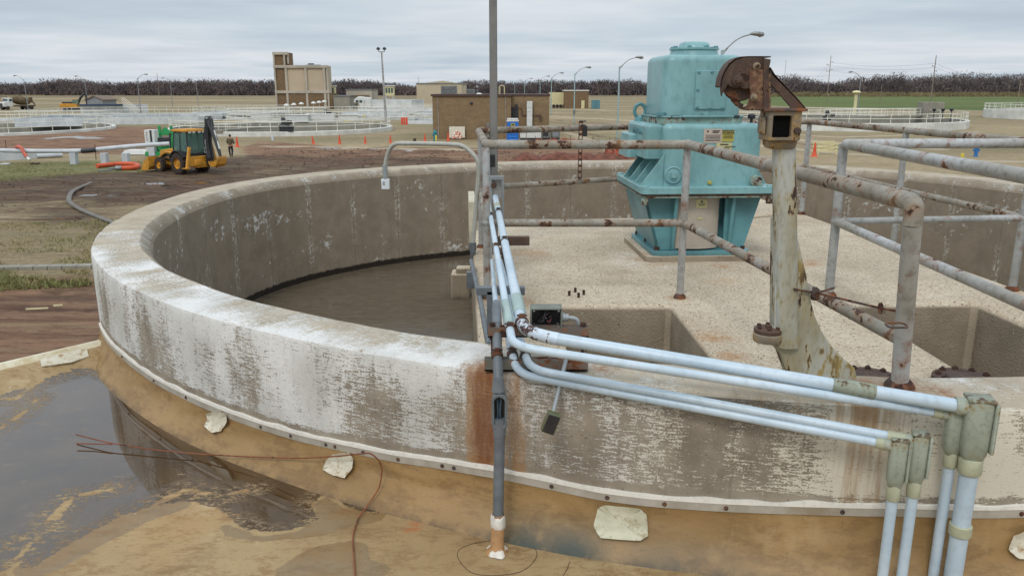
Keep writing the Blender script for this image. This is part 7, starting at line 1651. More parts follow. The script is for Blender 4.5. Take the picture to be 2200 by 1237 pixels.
# small gabled hut left
d = 205; x0, x1 = (186-1100)/FPX*.975*d, (222-1100)/FPX*.975*d; hu = thing('gabled_hut', Vector(((x0+x1)/2, d, GZ)), 'pale gabled hut behind the excavator and blue-capped channel', 'hut'); z1 = H+.941*(HZ-218)/FPX*d+.3; zp = H+.941*(HZ-208)/FPX*d; xm = (x0+x1)/2
mb = MB(); mb.prism([Vector((x0, d, GZ)), Vector((x1, d, GZ)), Vector((x1, d, z1)), Vector((xm, d, zp)), Vector((x0, d, z1))], (0, 7, 0)); build('wall', mb, M['lampgrey'], hu)
mb = MB(); mb.prism([Vector((x0-.3, d-.3, z1-.1)), Vector((xm, d-.3, zp+.05)), Vector((x1+.4, d-.3, z1-.1)), Vector((x1+.4, d-.3, z1+.1)), Vector((xm, d-.3, zp+.3)), Vector((x0-.3, d-.3, z1+.1))], (0, 7.6, 0)); build('roof', mb, plain('roof_dull', srgb(118, 100, 86), .8), hu)
# cream waste bin on wheels and two teal toilets
d = 235; x0, x1 = (1184-1100)/FPX*.975*d, (1215-1100)/FPX*.975*d; z0_, z1 = GZ+1.0, H+.941*(HZ-199)/FPX*d; bi = thing('waste_trailer', Vector(((x0+x1)/2, d, GZ)), 'cream sloping-sided bin trailer parked behind the brick building', 'trailer')
mb = MB(); mb.prism([Vector((x0-.6, d, z1)), Vector((x1+.4, d, z1)), Vector((x1-.6, d, z0_)), Vector((x0+.2, d, z0_))], (0, 2.5, 0)); build('bin_body', mb, M['cream'], bi)
for k in range(4): mb = MB(); mb.lathe((x0+.8+k*1.0, d-.05, GZ+.5), [(.5, -.3), (.5, 0)], 14, 'Y'); build('wheel', mb, M['tyre'], bi)
for u, lb in ((1275, 'teal portable toilet far back, left one of a pair'), (1284, 'teal portable toilet far back, right one of a pair')): p = GD(u, 225); mb = MB(); mb.box((p.x, p.y, GZ+1.1), (1.1, 1.1, 2.2)); mb.box((p.x, p.y, GZ+2.28), (1.15, 1.15, .16)); mb.box((p.x, p.y-.57, GZ+1.1), (.75, .04, 1.8)); solo('portable_toilet', mb, plain('tealbox', srgb(84, 128, 138), .5), lb, 'portable toilet', group='two teal portable toilets', bevel=.04)
# vent post with a white cap
p = GD(1834, 140); mb = MB(); mb.tube([(p.x, p.y, GZ), (p.x, p.y, H+.941*(HZ-199)/FPX*140)], .28, 8); mb.lathe((p.x, p.y, H+.941*(HZ-199)/FPX*140), [(.34, -.2), (.75, 0), (.5, .25), (.001, .35)], 14); solo('vent_post', mb, M['cream'], 'cream vent pipe with a wide white cap behind the round tank', 'vent')
# camper
d = 205; x0, x1 = (760-1100)/FPX*.975*d, (797-1100)/FPX*.975*d; ca_ = thing('camper_trailer', Vector(((x0+x1)/2, d, GZ)), 'white fifth-wheel camper parked before the concrete hall', 'camper'); z0_ = GZ+.6
mb = MB(); mb.prism([Vector((x0, d, z0_+1.3)), Vector((x0+1.3, d, z0_+1.2)), Vector((x0+1.5, d, z0_)), Vector((x1, d, z0_)), Vector((x1, d, z0_+2.6)), Vector((x0+1.2, d, z0_+2.9)), Vector((x0+.2, d, z0_+2.2))], (0, 2.4, 0)); build('body', mb, M['white'], ca_, bevel=.15)
for u in (768, 776): mb = MB(); p = GD(u, d-.05); mb.box((p.x, p.y, z0_+1.7), (.7, .06, .6)); build('window', mb, M['glass'], ca_)
for s_ in (0, 1): mb = MB(); mb.lathe((x1-1.8+s_*.9, d, GZ+.4), [(.4, -.25), (.4, 0)], 14, 'Y'); build('wheel', mb, M['tyre'], ca_)
mb = MB(); p = GD(787, d-.04); mb.tube([Vector((p.x+.5*math.cos(a_*.3), d-.05, z0_+1.2+.7*math.sin(a_*.3))) for a_ in range(6, 16)], .05, 5); build('stripe', mb, M['galv'], ca_)
# ================================================================ vehicles (local: +x forward, y left, z up)
def B(name, mb, mat, parent, **k): return build(name, mb, M[mat] if isinstance(mat, str) else mat, parent, world=False, **k)
def wheel(parent, c, r_, w_, rim='yellow', lugs=18, name='wheel'):
    c = Vector(c); mb = MB(); mb.lathe(c, [(r_*.55, w_/2), (r_*.9, w_/2), (r_, w_*.34), (r_, -w_*.34), (r_*.9, -w_/2), (r_*.55, -w_/2)], 28, 'Y', cap=False)
    wh = B(name, mb, 'tyre', parent)
    mb = MB()
    for k in range(lugs):
        for s_ in (-1, 1):
            a_ = 2*math.pi*(k+.5*(s_ > 0))/lugs; mb.box(c+Vector((math.cos(a_)*r_*1.0, s_*w_*.22, math.sin(a_)*r_*1.0)), (.07*r_/.6, w_*.5, .09*r_/.6), ry=-a_+math.pi/2)
    B('tread', mb, 'tyre', wh)
    mb = MB(); mb.lathe(c, [(r_*.56, w_*.40), (r_*.5, w_*.42), (r_*.44, w_*.2), (r_*.2, w_*.24), (r_*.18, w_*.36), (.001, w_*.36)], 24, 'Y', cap=False); mb.lathe(c, [(.001, -w_*.36), (r_*.18, -w_*.36), (r_*.2, -w_*.24), (r_*.44, -w_*.2), (r_*.5, -w_*.42), (r_*.56, -w_*.40)], 24, 'Y', cap=False); B('rim', mb, rim, wh); return wh
bhb = G(412, 371); bk = thing('backhoe_loader', Vector((bhb.x, bhb.y, GZ)), 'yellow backhoe loader with black boom parked on the churned mud', 'backhoe', rz=R(147))
for s_ in (-1, 1): wheel(bk, (0, s_*.82, .66), .66, .44); wheel(bk, (2.1, s_*.80, .47), .47, .32, lugs=14)
mb = MB(); mb.box((1.1, 0, .62), (3.0, .62, .40)); mb.box((-.7, 0, .72), (.9, 1.1, .55)); B('chassis', mb, 'yellow', bk, bevel=.03)
mb = MB(); mb.prism([Vector((.72, -.45, .85)), Vector((2.55, -.45, .85)), Vector((2.62, -.45, 1.25)), Vector((2.5, -.45, 1.38)), Vector((.72, -.45, 1.62))], (0, .9, 0)); hd_ = B('hood', mb, 'yellow', bk, bevel=.05)
mb = MB(); mb.box((1.55, .462, 1.18), (1.3, .02, .34), ry=.06); mb.box((1.55, -.462, 1.18), (1.3, .02, .34), ry=.06); B('side_panel', mb, 'machblack', hd_)
t_ = text('DEERE', .24, (1.5, .477, 1.2), Euler((math.pi/2, 0, math.pi)), M['white'], hd_)
mb = MB(); mb.tube([(1.7, .2, 1.4), (1.7, .2, 2.1), (1.62, .2, 2.2)], .045, 8); B('exhaust', mb, 'machblack', bk)
# cab
mb = MB()
for x, xt in ((.72, .55), (-.02, -.05), (-.78, -.70)):
    for s_ in (-1, 1): mb.tube([(x, s_*.66, .95), (x, s_*.68, 1.6), (xt, s_*.62, 2.62)], .045, 6)
mb.box((0, 0, .98), (1.55, 1.36, .10)); 
for x in (.55, -.70): mb.cyl((x, -.62, 2.6), (x, .62, 2.6), .045, 6)
mb.box((-.05, .68, 1.22), (1.4, .04, .4)); mb.box((-.05, -.68, 1.22), (1.4, .04, .4)); mb.box((-.76, 0, 1.15), (.05, 1.3, .3)); B('cab_frame', mb, 'machblack', bk)
mb = MB()
for s_ in (-1, 1): mb.prism([Vector((.68, s_*.67, 1.40)), Vector((-.76, s_*.67, 1.40)), Vector((-.70, s_*.63, 2.56)), Vector((.55, s_*.63, 2.56))], (0, .012, 0))
mb.prism([Vector((-.775, -.62, 1.3)), Vector((-.775, .62, 1.3)), Vector((-.70, .60, 2.56)), Vector((-.70, -.60, 2.56))], (-.012, 0, 0)); mb.prism([Vector((.70, -.62, 1.6)), Vector((.70, .62, 1.6)), Vector((.56, .60, 2.56)), Vector((.56, -.60, 2.56))], (.012, 0, 0)); B('cab_glass', mb, 'cabglass', bk)
mb = MB(); mb.box((-.08, 0, 2.70), (1.62, 1.5, .12)); mb.box((-.08, 0, 2.78), (1.35, 1.3, .06)); rf = B('cab_roof', mb, 'yellow', bk, bevel=.04)
mb = MB()
for y in (-.5, -.2, .2, .5): mb.box((-.90, y, 2.62), (.06, .18, .10))
B('work_light', mb, 'white', rf); 
mb = MB(); mb.box((-.15, 0, 1.45), (.5, .5, .12)); mb.box((.08, 0, 1.8), (.12, .5, .7)); B('seat', mb, 'machblack', bk, bevel=.04)
mb = MB()
for s_ in (-1, 1):
    for k in range(7):
        a_ = math.pi*k/6.0; 
    arc_ = [Vector((.80*math.cos(a_), s_*.82, .66+.80*math.sin(a_))) for a_ in [math.pi*(.12+.7*i/9) for i in range(10)]]
    for a, b in zip(arc_[:-1], arc_[1:]): m_ = (a+b)/2; d = b-a; mb.box(m_, (d.length*1.04, .46, .045), ry=-math.atan2(d.z, d.x))
B('fender', mb, 'machblack', bk)
# loader
for s_ in (-1, 1): mb = MB(); mb.tube(fillet([(.62, s_*.56, 1.25), (1.9, s_*.56, 1.30), (2.95, s_*.56, .52)], .4), .085, 6); B('loader_arm', mb, 'yellow', bk); mb = MB(); mb.tube([(1.0, s_*.5, .8), (2.3, s_*.5, .95)], .05, 6); B('hydraulic_ram', mb, 'machblack', bk)
mb = MB(); pf = [Vector((2.95, 0, .95)), Vector((2.93, 0, .30)), Vector((3.1, 0, .10)), Vector((3.85, 0, .06))]; W_ = 1.12
for a, b in zip(pf[:-1], pf[1:]): mb.prism([a+Vector((0, -W_, 0)), a+Vector((0, W_, 0)), b+Vector((0, W_, 0)), b+Vector((0, -W_, 0))], (-.035, 0, .03))
for s_ in (-1, 1): mb.prism([Vector((2.95, s_*W_, .97)), Vector((2.91, s_*W_, .28)), Vector((3.1, s_*W_, .06)), Vector((3.85, s_*W_, .06)), Vector((3.45, s_*W_, .62))], (0, -s_*.035, 0))
B('loader_bucket', mb, 'yellow', bk, bevel=.008)
# backhoe end
mb = MB(); mb.box((-1.12, 0, .82), (.22, 1.9, .62)); mb.box((-1.26, .35, .72), (.1, .45, .35)); mb.box((-1.0, 0, .55), (.5, .9, .3)); B('rear_frame', mb, 'yellow', bk, bevel=.03)
for s_ in (-1, 1): mb = MB(); mb.box((-1.16, s_*.98, 1.02), (.17, .16, 1.45), rx=s_*.22); mb.box((-1.16, s_*1.18, .42), (.34, .36, .06)); B('stabiliser', mb, 'yellow', bk, bevel=.015)
mb = MB(); mb.box((-1.42, -.42, .85), (.34, .34, .62)); B('swing_post', mb, 'machblack', bk, bevel=.02)
bm0 = Vector((-1.55, -.42, .95)); bm1 = Vector((-1.35, -.42, 2.0)); bm2 = Vector((-1.62, -.42, 3.32)); mb = MB()
for s_ in (-.11, .11): mb.tube([bm0+Vector((0, s_, 0)), bm1+Vector((0, s_, 0)), bm2+Vector((0, s_, 0))], [.18, .24, .15], 4)
mb.box(bm2, (.3, .4, .3)); boom = B('boom', mb, 'machblack', bk, bevel=.02)
text('DEERE', .30, (-1.44, -.145, 1.75), Matrix(((0, 1, 0), (0, 0, 1), (1, 0, 0))).to_euler(), M['white'], boom)
mb = MB(); st0 = Vector((-1.75, -.42, 3.25)); st1 = Vector((-2.55, -.42, 1.05)); mb.tube([st0+Vector((.02, 0, .35)), st0, (st0+st1)/2+Vector((-.05, 0, 0)), st1], [.10, .22, .18, .11], 4); dp_ = B('dipper', mb, 'machblack', bk, bevel=.02)
mb = MB(); mb.tube([(-2.12, -.42, 2.75), (-2.50, -.42, 1.6)], .05, 8); B('chrome_ram', mb, 'white', dp_)
mb = MB()
for s_ in (-.12, .12): mb.tube(fillet([(-1.5, -.42+s_, 2.9), (-1.45, -.42+s_, 3.6), (-1.85, -.42+s_, 3.62), (-1.95, -.42+s_, 3.0)], .18), .03, 6)
B('hydraulic_hose', mb, 'machblack', bk)
# digging bucket curled under the dipper
mb = MB(); c = Vector((-2.15, -.42, .88)); n = 10; w_ = .36; arc_ = [c+Vector((.48*math.cos(a_), 0, .42*math.sin(a_))) for a_ in [R(170+i*150/n) for i in range(n+1)]]
for a, b in zip(arc_[:-1], arc_[1:]): mb.prism([a+Vector((0, -w_, 0)), a+Vector((0, w_, 0)), b+Vector((0, w_, 0)), b+Vector((0, -w_, 0))], (0, 0, .03))
for s_ in (-1, 1): mb.prism([p+Vector((0, s_*w_, 0)) for p in arc_], (0, -s_*.03, 0))
for k in range(5): p = arc_[-1]+Vector((0, -w_+.07+k*.145, 0)); mb.box(p+Vector((.06, 0, .09)), (.05, .07, .2), ry=.4)
for k in range(5): p = arc_[0]+Vector((0, -w_+.07+k*.145, 0)); mb.box(p+Vector((-.01, 0, .1)), (.05, .07, .2), ry=-.1)
B('digging_bucket', mb, 'yellow', bk, bevel=.008)
# ---- excavator far back
b = G(158, 240); ex = thing('excavator', b, 'yellow tracked excavator with folded dark arm behind the railed channel', 'excavator', rz=R(8))
mb = MB()
for s_ in (-1.1, 1.1): mb.prism([Vector((-2.1, s_-.28, .35)), Vector((-1.7, s_-.28, 0)), Vector((1.7, s_-.28, 0)), Vector((2.1, s_-.28, .35)), Vector((1.7, s_-.28, .8)), Vector((-1.7, s_-.28, .8))], (0, .56, 0))
B('track', mb, 'machblack', ex, bevel=.04)
mb = MB(); mb.box((-.6, 0, 1.45), (3.9, 2.5, .9)); B('house', mb, 'yellow', ex, bevel=.08); mb = MB(); mb.box((-.9, .2, 2.1), (2.6, 1.6, .4)); B('engine_cover', mb, 'machblack', ex, bevel=.06)
mb = MB(); mb.box((1.0, -.7, 2.2), (1.1, 1.0, 1.3)); cbn = B('cab', mb, 'cabglass', ex, bevel=.05); mb = MB(); mb.box((1.0, -.7, 2.88), (1.15, 1.05, .1)); B('cab_roof', mb, 'yellow', cbn)
mb = MB(); mb.tube([(1.2, .1, 1.7), (1.9, .1, 3.2), (3.0, .1, 4.3)], [.22, .3, .18], 4); B('boom', mb, 'machblack', ex); mb = MB(); mb.tube([(2.9, .1, 4.35), (3.3, .1, 3.8), (3.15, .1, 1.3)], [.12, .24, .13], 4); B('stick', mb, 'machblack', ex)
mb = MB(); mb.prism([Vector((3.3, -.4, 1.4)), Vector((2.7, -.4, 1.2)), Vector((2.4, -.4, .7)), Vector((2.8, -.4, .4)), Vector((3.4, -.4, .7))], (0, .9, 0)); B('bucket', mb, 'machblack', ex)
# ---- concrete truck
b = G(38, 236); tk_ = thing('concrete_truck', b, 'white-cabbed dirty concrete mixer truck parked on the far dirt track', 'truck', rz=R(240))
M['drum'] = plain('drum_dirty', srgb(104, 88, 64), .8, 0, .35, .8, dirt=.5)
mb = MB(); mb.box((-.8, 0, .95), (7.6, .9, .3)); B('chassis', mb, 'machblack', tk_)
mb = MB(); mb.prism([Vector((1.6, -1.15, .8)), Vector((4.0, -1.0, .8)), Vector((4.0, -1.0, 1.9)), Vector((2.9, -1.1, 2.05)), Vector((2.6, -1.15, 3.0)), Vector((1.6, -1.15, 3.05))], (0, 2.3, 0)); cb3 = B('cab', mb, 'white', tk_, bevel=.08)
mb = MB(); mb.box((2.83, 0, 2.55), (.12, 1.9, .65), ry=-.28); mb.box((2.1, -1.16, 2.5), (.7, .04, .6)); mb.box((2.1, 1.16, 2.5), (.7, .04, .6)); B('cab_window', mb, 'glass', cb3)
mb = MB(); mb.box((4.03, 0, 1.3), (.08, 1.2, .8)); B('grille', mb, 'machblack', cb3); mb = MB(); mb.box((4.15, 0, .7), (.2, 2.4, .35)); B('bumper', mb, 'machblack', tk_)
mb = MB(); rot = Matrix.Rotation(R(-12), 3, 'Y'); mb.lathe((-.9, 0, 2.45), [(.4, 2.4), (.9, 2.0), (1.25, .6), (1.2, -.4), (.9, -1.8), (.5, -2.4), (.45, -2.6)], 20, 'X', rot); B('drum', mb, 'drum', tk_)
mb = MB(); mb.box((-3.7, 0, 2.5), (.6, 1.0, 1.4)); mb.tube([(-4.0, 0, 2.2), (-4.7, .3, 1.2)], .18, 6); B('chute', mb, 'drum', tk_)
mb = MB(); mb.tube(fillet([(2.0, -1.3, .9), (1.5, -1.3, 1.2), (1.5, -1.3, 3.4), (3.2, -1.3, 3.5), (3.4, -1.3, 2.6)], .5), .07, 6); B('hose_loop', mb, 'machblack', tk_)
for x in (3.1, -1.9, -3.1):
    for s_ in (-1, 1): mb = MB(); mb.lathe((x, s_*1.05, .52), [(.52, -.2), (.52, .2)], 16, 'Y'); B('wheel', mb, 'tyre', tk_)
# ================================================================ dewatering pump and long pipe
b = G(375, 337); pu = thing('dewatering_pump', b, 'green skid pump with lifting frame feeding the long pale pipe behind the backhoe', 'pump')
mb = MB(); mb.box((b.x-.3, b.y+.5, GZ+.25), (3.8, 1.7, .35)); B_ = build('skid', mb, M['green'], pu, bevel=.03)
mb = MB(); mb.box((b.x-.6, b.y+.4, GZ+.85), (1.4, .9, .8)); build('fuel_tank', mb, M['green'], pu, bevel=.05)
hz__ = H+.941*(HZ-306)/FPX*b.y; pc = Vector(((385-1100)/FPX*.975*b.y, b.y, hz__)); mb = MB(); mb.lathe(pc, [(.2, -.5), (.42, -.35), (.55, -.1), (.58, .1), (.45, .3), (.28, .4), (.28, .9)], 18, 'X'); mb.sphere(pc+Vector((.5, 0, .1)), .45, 10); build('pump_volute', mb, M['green'], pu)
x_ = (351.5-1100)/FPX*.975*b.y; z_ = H+.941*(HZ-275)/FPX*b.y; mb = MB()
for s_ in (-.52, .42): mb.box((x_+s_, b.y, GZ+(z_-.5-GZ)*.68+.5), (.2, .16, (z_-GZ)*.62))
mb.prism([Vector((x_-.62, b.y-.08, z_-.62)), Vector((x_+.52, b.y-.08, z_-.62)), Vector((x_+.06, b.y-.08, z_)), Vector((x_-.16, b.y-.08, z_))], (0, .16, 0)); build('lifting_frame', mb, M['green'], pu, bevel=.02)
mb = MB(); mb.box((x_-.2, b.y+.1, GZ+1.25), (.9, .8, .6)); mb.cyl((x_+.3, b.y, GZ+1.5), (x_+.3, b.y, GZ+1.9), .12, 8); build('engine', mb, M['machblack'], pu, bevel=.04)
mb = MB(); mb.box((x_-1.15, b.y+.0, GZ+.6), (.5, 1, 1.0)); build('concrete_block', mb, M['pipegrey'], pu, bevel=.03); mb = MB(); mb.box((x_+1.1, b.y-.1, GZ+.6), (.45, 1, 1.0)); build('concrete_block', mb, M['pipegrey'], pu, bevel=.03)
d = b.y+1; x0, x1 = (308-1100)/FPX*.975*d, (330-1100)/FPX*.975*d; z0_, z1 = H+.941*(HZ-312)/FPX*d, H+.941*(HZ-280)/FPX*d; pn2 = thing('control_cabinet', Vector(((x0+x1)/2, d, GZ)), 'tall white cabinet with a black stripe beside the green pump', 'cabinet')
mb = MB(); mb.box(((x0+x1)/2, d, (GZ+z1)/2+.2), (x1-x0, .8, z1-GZ-.4)); build('cabinet_body', mb, M['white'], pn2, bevel=.03); mb = MB(); mb.box(((x0+x1)/2+.12, d-.41, (z0_+z1)/2+.1), (.15, .03, (z1-z0_)*.8)); mb.prism([Vector(((x0+x1)/2+.06, d-.42, z0_+.2)), Vector(((x0+x1)/2-.3, d-.42, z0_-.05)), Vector(((x0+x1)/2+.1, d-.42, z0_-.05))], (0, .02, 0)); build('black_stripe', mb, M['machblack'], pn2)
mb = MB()
for i, (w_, z_) in enumerate(((.05, .9), (.05, .7), (.05, .5), (.05, .3))): mb.box(((x0+x1)/2-.22, d-.41, z0_+z_*(z1-z0_)*.8+.1), (w_, .02, .10), ry=.3)
build('lettering', mb, M['machblack'], pn2)
Yp = 58.0; pts_ = [Q(-160, 320, Yp), Q(0, 323.5, Yp), Q(90, 325, Yp), Q(176, 324.5, Yp), Q(230, 319, Yp+.2), Q(290, 313.5, Yp+.4), Q(364, 309, Yp+.8)]
lpp = thing('discharge_pipe', Vector((pts_[3].x, pts_[3].y, GZ)), 'long pale discharge pipe sagging on blocks from the pump across the grass', 'pipe'); mb = MB(); sm2 = fillet(pts_, 6, 6); mb.tube(sm2, .155, 14); build('pipe_run', mb, M['pipegrey'], lpp)
mb = MB(); mb.tube([Q(176, 324.5, Yp), Q(190, 323.6, Yp), Q(206, 322, Yp)], .175, 14); build('black_sleeve', mb, M['machblack'], lpp)
for i, (u, v) in enumerate(((157, 345), (223, 340), (269, 335))):
    p = Q(u, 325, Yp); mb = MB(); mb.box((p.x, Yp, (GZ+p.z-.12)/2-.06), (.42, .5, p.z-GZ-.02)); solo('pipe_support', mb, M['pipegrey'], ('pale block under the long pipe, next to the black sleeve', 'pale block under the long pipe, middle one', 'pale block under the long pipe, nearest the pump')[i], 'support block', group='pale blocks carrying the long pipe', bevel=.03)
a = G(79, 341); b = G(134, 338); mb = MB(); mb.tube([Vector((a.x, a.y, GZ+.19)), Vector((b.x, b.y, GZ+.19))], .18, 14); solo('loose_pipe', mb, M['pipegrey'], 'short loose length of pale pipe lying on the green grass', 'pipe')
p0 = Q(34, 319, Yp-.3); mb = MB(); mb.tube(fillet([Q(33, 324, Yp+.3), Q(36, 314.5, Yp), Q(45, 316, Yp-.35), Q(52, 330, Yp-.5), Q(58, 338, Yp-.6)], .3), .12, 10); o = solo('red_hose', mb, M['hosered'], 'short red hose draped over the long pale pipe', 'hose'); mb = MB(); mb.tube([Q(58, 338, Yp-.6), Q(64, 344, Yp-.7)], .09, 8); build('hose_coupling', mb, M['white'], o)
a = G(-60, 352); b2 = G(52, 346); mb = MB(); zt_ = -2.85; mb.prism([Vector((a.x, a.y, zt_)), Vector((b2.x-1.5, b2.y, zt_)), Vector((b2.x+.6, b2.y+3.4, zt_)), Vector((a.x, a.y+6, zt_))], (0, 0, GZ-zt_-.1)); solo('concrete_slab_block', mb, M['farwhite'], 'low white concrete block under the long pipe at the picture edge', 'concrete block', bevel=.04)
# orange hose coil, flat hose, wires on the ground
hp = [(209,362),(225,360.5),(250,357.5),(275,357),(293,358.5),(300,362),(290,366),(262,367)]; mb = MB(); mb.tube(fillet([G(u, v)+Vector((0, 0, .17)) for u, v in hp], 1.2, 5), .155, 12); o = solo('suction_hose', mb, M['hose'], 'thick orange suction hose bent double on the mud before the backhoe', 'hose')
mb = MB(); e = G(262, 367)+Vector((0, 0, .17)); mb.tube([e, e+Vector((-.35, -.1, .0))], .17, 12); mb.box(e+Vector((-.9, -.5, -.1)), (.8, .35, .1), rz=.7); mb.box(e+Vector((-.7, .1, -.05)), (.4, .3, .15), rz=.2); build('steel_coupling', mb, M['galv'], o)
fh = [(196,396),(182,402),(168,408),(154,416),(149,427),(148,436),(155,443),(175,455),(200,466),(240,482),(300,500)]; mb = MB(); fp_ = fillet([G(u, v) for u, v in fh], 1.0, 5); n = len(fp_)
for i, p in enumerate(fp_):
    d = (fp_[min(i+1, n-1)]-fp_[max(i-1, 0)]).normalized(); s_ = Vector((-d.y, d.x, 0)); w_ = .17
    w_ = .115
    for q_, z_ in ((-w_, .05), (-w_*.9, .10), (w_*.9, .10), (w_, .05)): mb.v.append(p+s_*q_+Vector((0, 0, z_+.03)))
for i in range(n-1):
    for k in range(4): a = i*4+k; b3 = i*4+(k+1) % 4; mb.f.append((a, a+4, b3+4, b3)); mb.sm.append(True)
solo('flat_hose', mb, plain('hose_drab', srgb(104, 98, 90), .7, 0, .2, 2, dirt=.6), 'flat grey lay-flat hose curving over the mud to the tank wall', 'hose')
mb = MB(); mb.tube([G(-60, 474)+Vector((0, 0, .05)), G(60, 474)+Vector((0, 0, .05)), G(162, 472.5)+Vector((0, 0, .05))], .022, 5); tr_ = [G(160, 468.5), G(174, 472), G(161, 477.5), G(160, 468.5)]; mb.tube([p+Vector((0, 0, .06)) for p in tr_], .022, 5); solo('thin_rod', mb, M['rustdark'], 'thin dark rod with a triangular end lying on the pale grass', 'rod')
a = G(-80, 580); b2 = G(200, 574.5); d = (b2-a); L_ = d.length; rz = math.atan2(d.y, d.x)
for k in range(9):
    f = (k+.5)/9; p = a+d*f; mb = MB(); mb.box((p.x, p.y, GZ+.04), (L_/9-.02, .34, .12), rz=rz); 
    if k == 0: kb = thing('edging_strip', Vector((a.x, a.y, GZ)), 'narrow pale edging strip laid across the dry grass toward the tank', 'kerb')
    build('edging_slab', mb, M['farconc'], kb, bevel=.008)
for i, (u, v, rz, L_) in enumerate(((80, 666, .2, .5), (125, 659, .4, .2))): p = G(u, v); mb = MB(); mb.box((p.x, p.y, GZ+.04), (L_, .04, .03), rz=rz); solo('wood_splinter', mb, M['cream'], ('longer pale wood splinter lying on the red dirt', 'shorter pale wood splinter lying on the red dirt')[i], 'splinter')
for i, (u, v) in enumerate(((12, 354), (75, 353.5))): p = G(u, v); mb = MB(); mb.box((p.x, p.y, GZ+.06), (.62, .3, .07)); mb.box((p.x+.05, p.y, GZ+.10), (.45, .26, .04)); solo('flat_stone', mb, M['farwhite'] if i == 0 else M['rust'], ('pale flat stone on the green grass under the pipe', 'brownish flat stone on the green grass under the loose pipe')[i], 'stone')
for u, v, vt, lb in ((15.5, 337, 300, 'thin rusty stake before the long pipe at the picture edge'), (206.5, 344, 309, 'thin dark stake standing just past the black sleeve')): p = G(u, v); h_ = .941*(v-vt)/FPX*p.y; mb = MB(); mb.tube([p, p+Vector((.05, 0, h_))], .03, 6); solo('thin_stake', mb, M['rustdark'], lb, 'stake')
a = G(278, 332); mb = MB(); mb.box((a.x+1.2, a.y+.5, GZ+.18), (3.0, 1.2, .36), taper=1.2); solo('pale_sheet_stack', mb, M['white'], 'low pale stack of sheeting under the pipe beside the pump', 'stack')
# ================================================================ person walking away
pb2 = G(497, 337.5); pr = thing('person', Vector((pb2.x, pb2.y, GZ)), 'person in a brown camouflage jacket and dark trousers walking away near a cone', 'person', rz=R(-8))
S = 1.0
def skin(name, verts, edges, radii, mat, parent, sub=2, root=0):
    me_ = bpy.data.meshes.new(name); me_.from_pydata([tuple(v) for v in verts], edges, []); o = bpy.data.objects.new(name, me_); COL.objects.link(o); o.parent = parent
    m = o.modifiers.new('s', 'SKIN'); m.use_smooth_shade = True
    for i, sv in enumerate(me_.skin_vertices[0].data): rr_ = radii[i]; sv.radius = rr_ if isinstance(rr_, tuple) else (rr_, rr_); sv.use_root = (i == root)
    m2 = o.modifiers.new('u', 'SUBSURF'); m2.levels = sub; m2.render_levels = sub; me_.materials.append(mat); return o
V_ = []; E_ = []; Rd = []
def av(p, r_): V_.append(p); Rd.append(r_); return len(V_)-1
pel = av((0, 0, .95), (.15, .11)); wst = av((0, .01, 1.10), (.145, .10)); chs = av((0, .02, 1.33), (.17, .115)); nck = av((0, .03, 1.50), .055); hd0 = av((0, .05, 1.57), .07); hd1 = av((0, .055, 1.66), (.085, .098)); hd2 = av((0, .05, 1.74), (.06, .07))
for a, b in ((pel, wst), (wst, chs), (chs, nck), (nck, hd0), (hd0, hd1), (hd1, hd2)): E_.append((a, b))
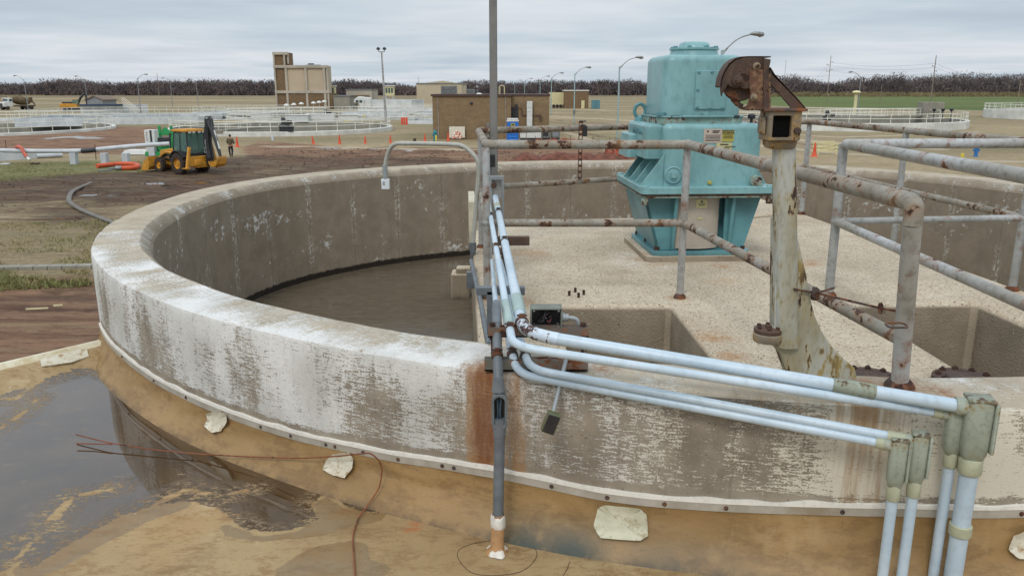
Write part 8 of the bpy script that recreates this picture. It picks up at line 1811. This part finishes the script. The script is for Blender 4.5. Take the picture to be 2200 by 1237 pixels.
for s_ in (-1, 1):
    sh = av((s_*.19, .02, 1.42), .062); el_ = av((s_*.27, .03, 1.15), .048); wr = av((s_*.20, .24, 1.05), .032); pm_ = av((s_*.17, .32, 1.06), (.04, .022)); E_ += [(chs, sh), (sh, el_), (el_, wr), (wr, pm_)]
    for k in range(4): f1 = av((s_*(.17-.03+.018*k), .385+.012*(k in (1, 2)), 1.045), .0095); f2 = av((s_*(.165-.03+.018*k), .40+.01*(k in (1, 2)), 1.015), .008); E_ += [(pm_, f1), (f1, f2)]
    th = av((s_*.115, .345, 1.075), .011); E_.append((pm_, th))
    hp_ = av((s_*.095, 0, .88), .088); kn_ = av((s_*.10, .05*s_+.02, .50), .058); ank = av((s_*.10, -.06*s_, .10), .042); hl = av((s_*.10, -.06*s_, .035), .035); to = av((s_*.12, -.06*s_+.16, .03), (.042, .025)); E_ += [(pel, hp_), (hp_, kn_), (kn_, ank), (ank, hl), (hl, to)]
body = skin('body', V_, E_, Rd, M['skin'], pr)
t = NT('camo'); c = t.mix(t.ramp(t.noise(9, None, 3), .47, .53), srgb(96, 82, 60), srgb(66, 62, 46)); c = t.mix(t.ramp(t.noise(13, None, 3), .58, .62), c, srgb(126, 112, 86)); M['camo'] = t.out(c, .9)
V2 = [(0, 0, .90), (0, .01, 1.10), (0, .02, 1.36), (0, .03, 1.47)]; R2 = [(.19, .145), (.185, .14), (.205, .15), (.09, .085)]; E2_ = [(0, 1), (1, 2), (2, 3)]
for s_ in (-1, 1): n0 = len(V2); V2 += [(s_*.20, .02, 1.43), (s_*.285, .03, 1.15), (s_*.205, .22, 1.05)]; R2 += [.085, .072, .055]; E2_ += [(2, n0), (n0, n0+1), (n0+1, n0+2)]
skin('jacket', V2, E2_, R2, M['camo'], pr)
V3 = [(0, 0, .93)]; R3 = [(.165, .125)]; E3 = []
for s_ in (-1, 1): n0 = len(V3); V3 += [(s_*.095, 0, .82), (s_*.10, .05*s_+.02, .50), (s_*.10, -.055*s_, .10)]; R3 += [.105, .080, .068]; E3 += [(0, n0), (n0, n0+1), (n0+1, n0+2)]
skin('trousers', V3, E3, R3, plain('trousers', srgb(34, 36, 46), .9, 0, .15), pr)
for s_ in (-1, 1): mb = MB(); mb.sphere((s_*.11, -.06*s_+.06, .05), .07, 8, (.75, 1.9, .75)); B('boot', mb, 'machblack', pr)
mb = MB(); mb.sphere((0, .04, 1.70), .108, 10, (.9, 1.0, .85)); B('hair', mb, plain('hair', srgb(38, 32, 28), .9), pr)
for s_ in (-1, 1): mb = MB(); mb.sphere((s_*.085, .05, 1.65), .022, 6, (.6, 1, 1.3)); B('ear', mb, 'skin', pr)
mb = MB(); mb.sphere((0, .155, 1.64), .016, 6, (.8, 1, 1.3)); B('nose', mb, 'skin', pr)
# leftover far clutter that reads in the photograph
for i, (u0, u1, d, h_, lb) in enumerate(((1100, 1180, 250, 1.2, 'low pale wall far behind the brick building'),)): pass
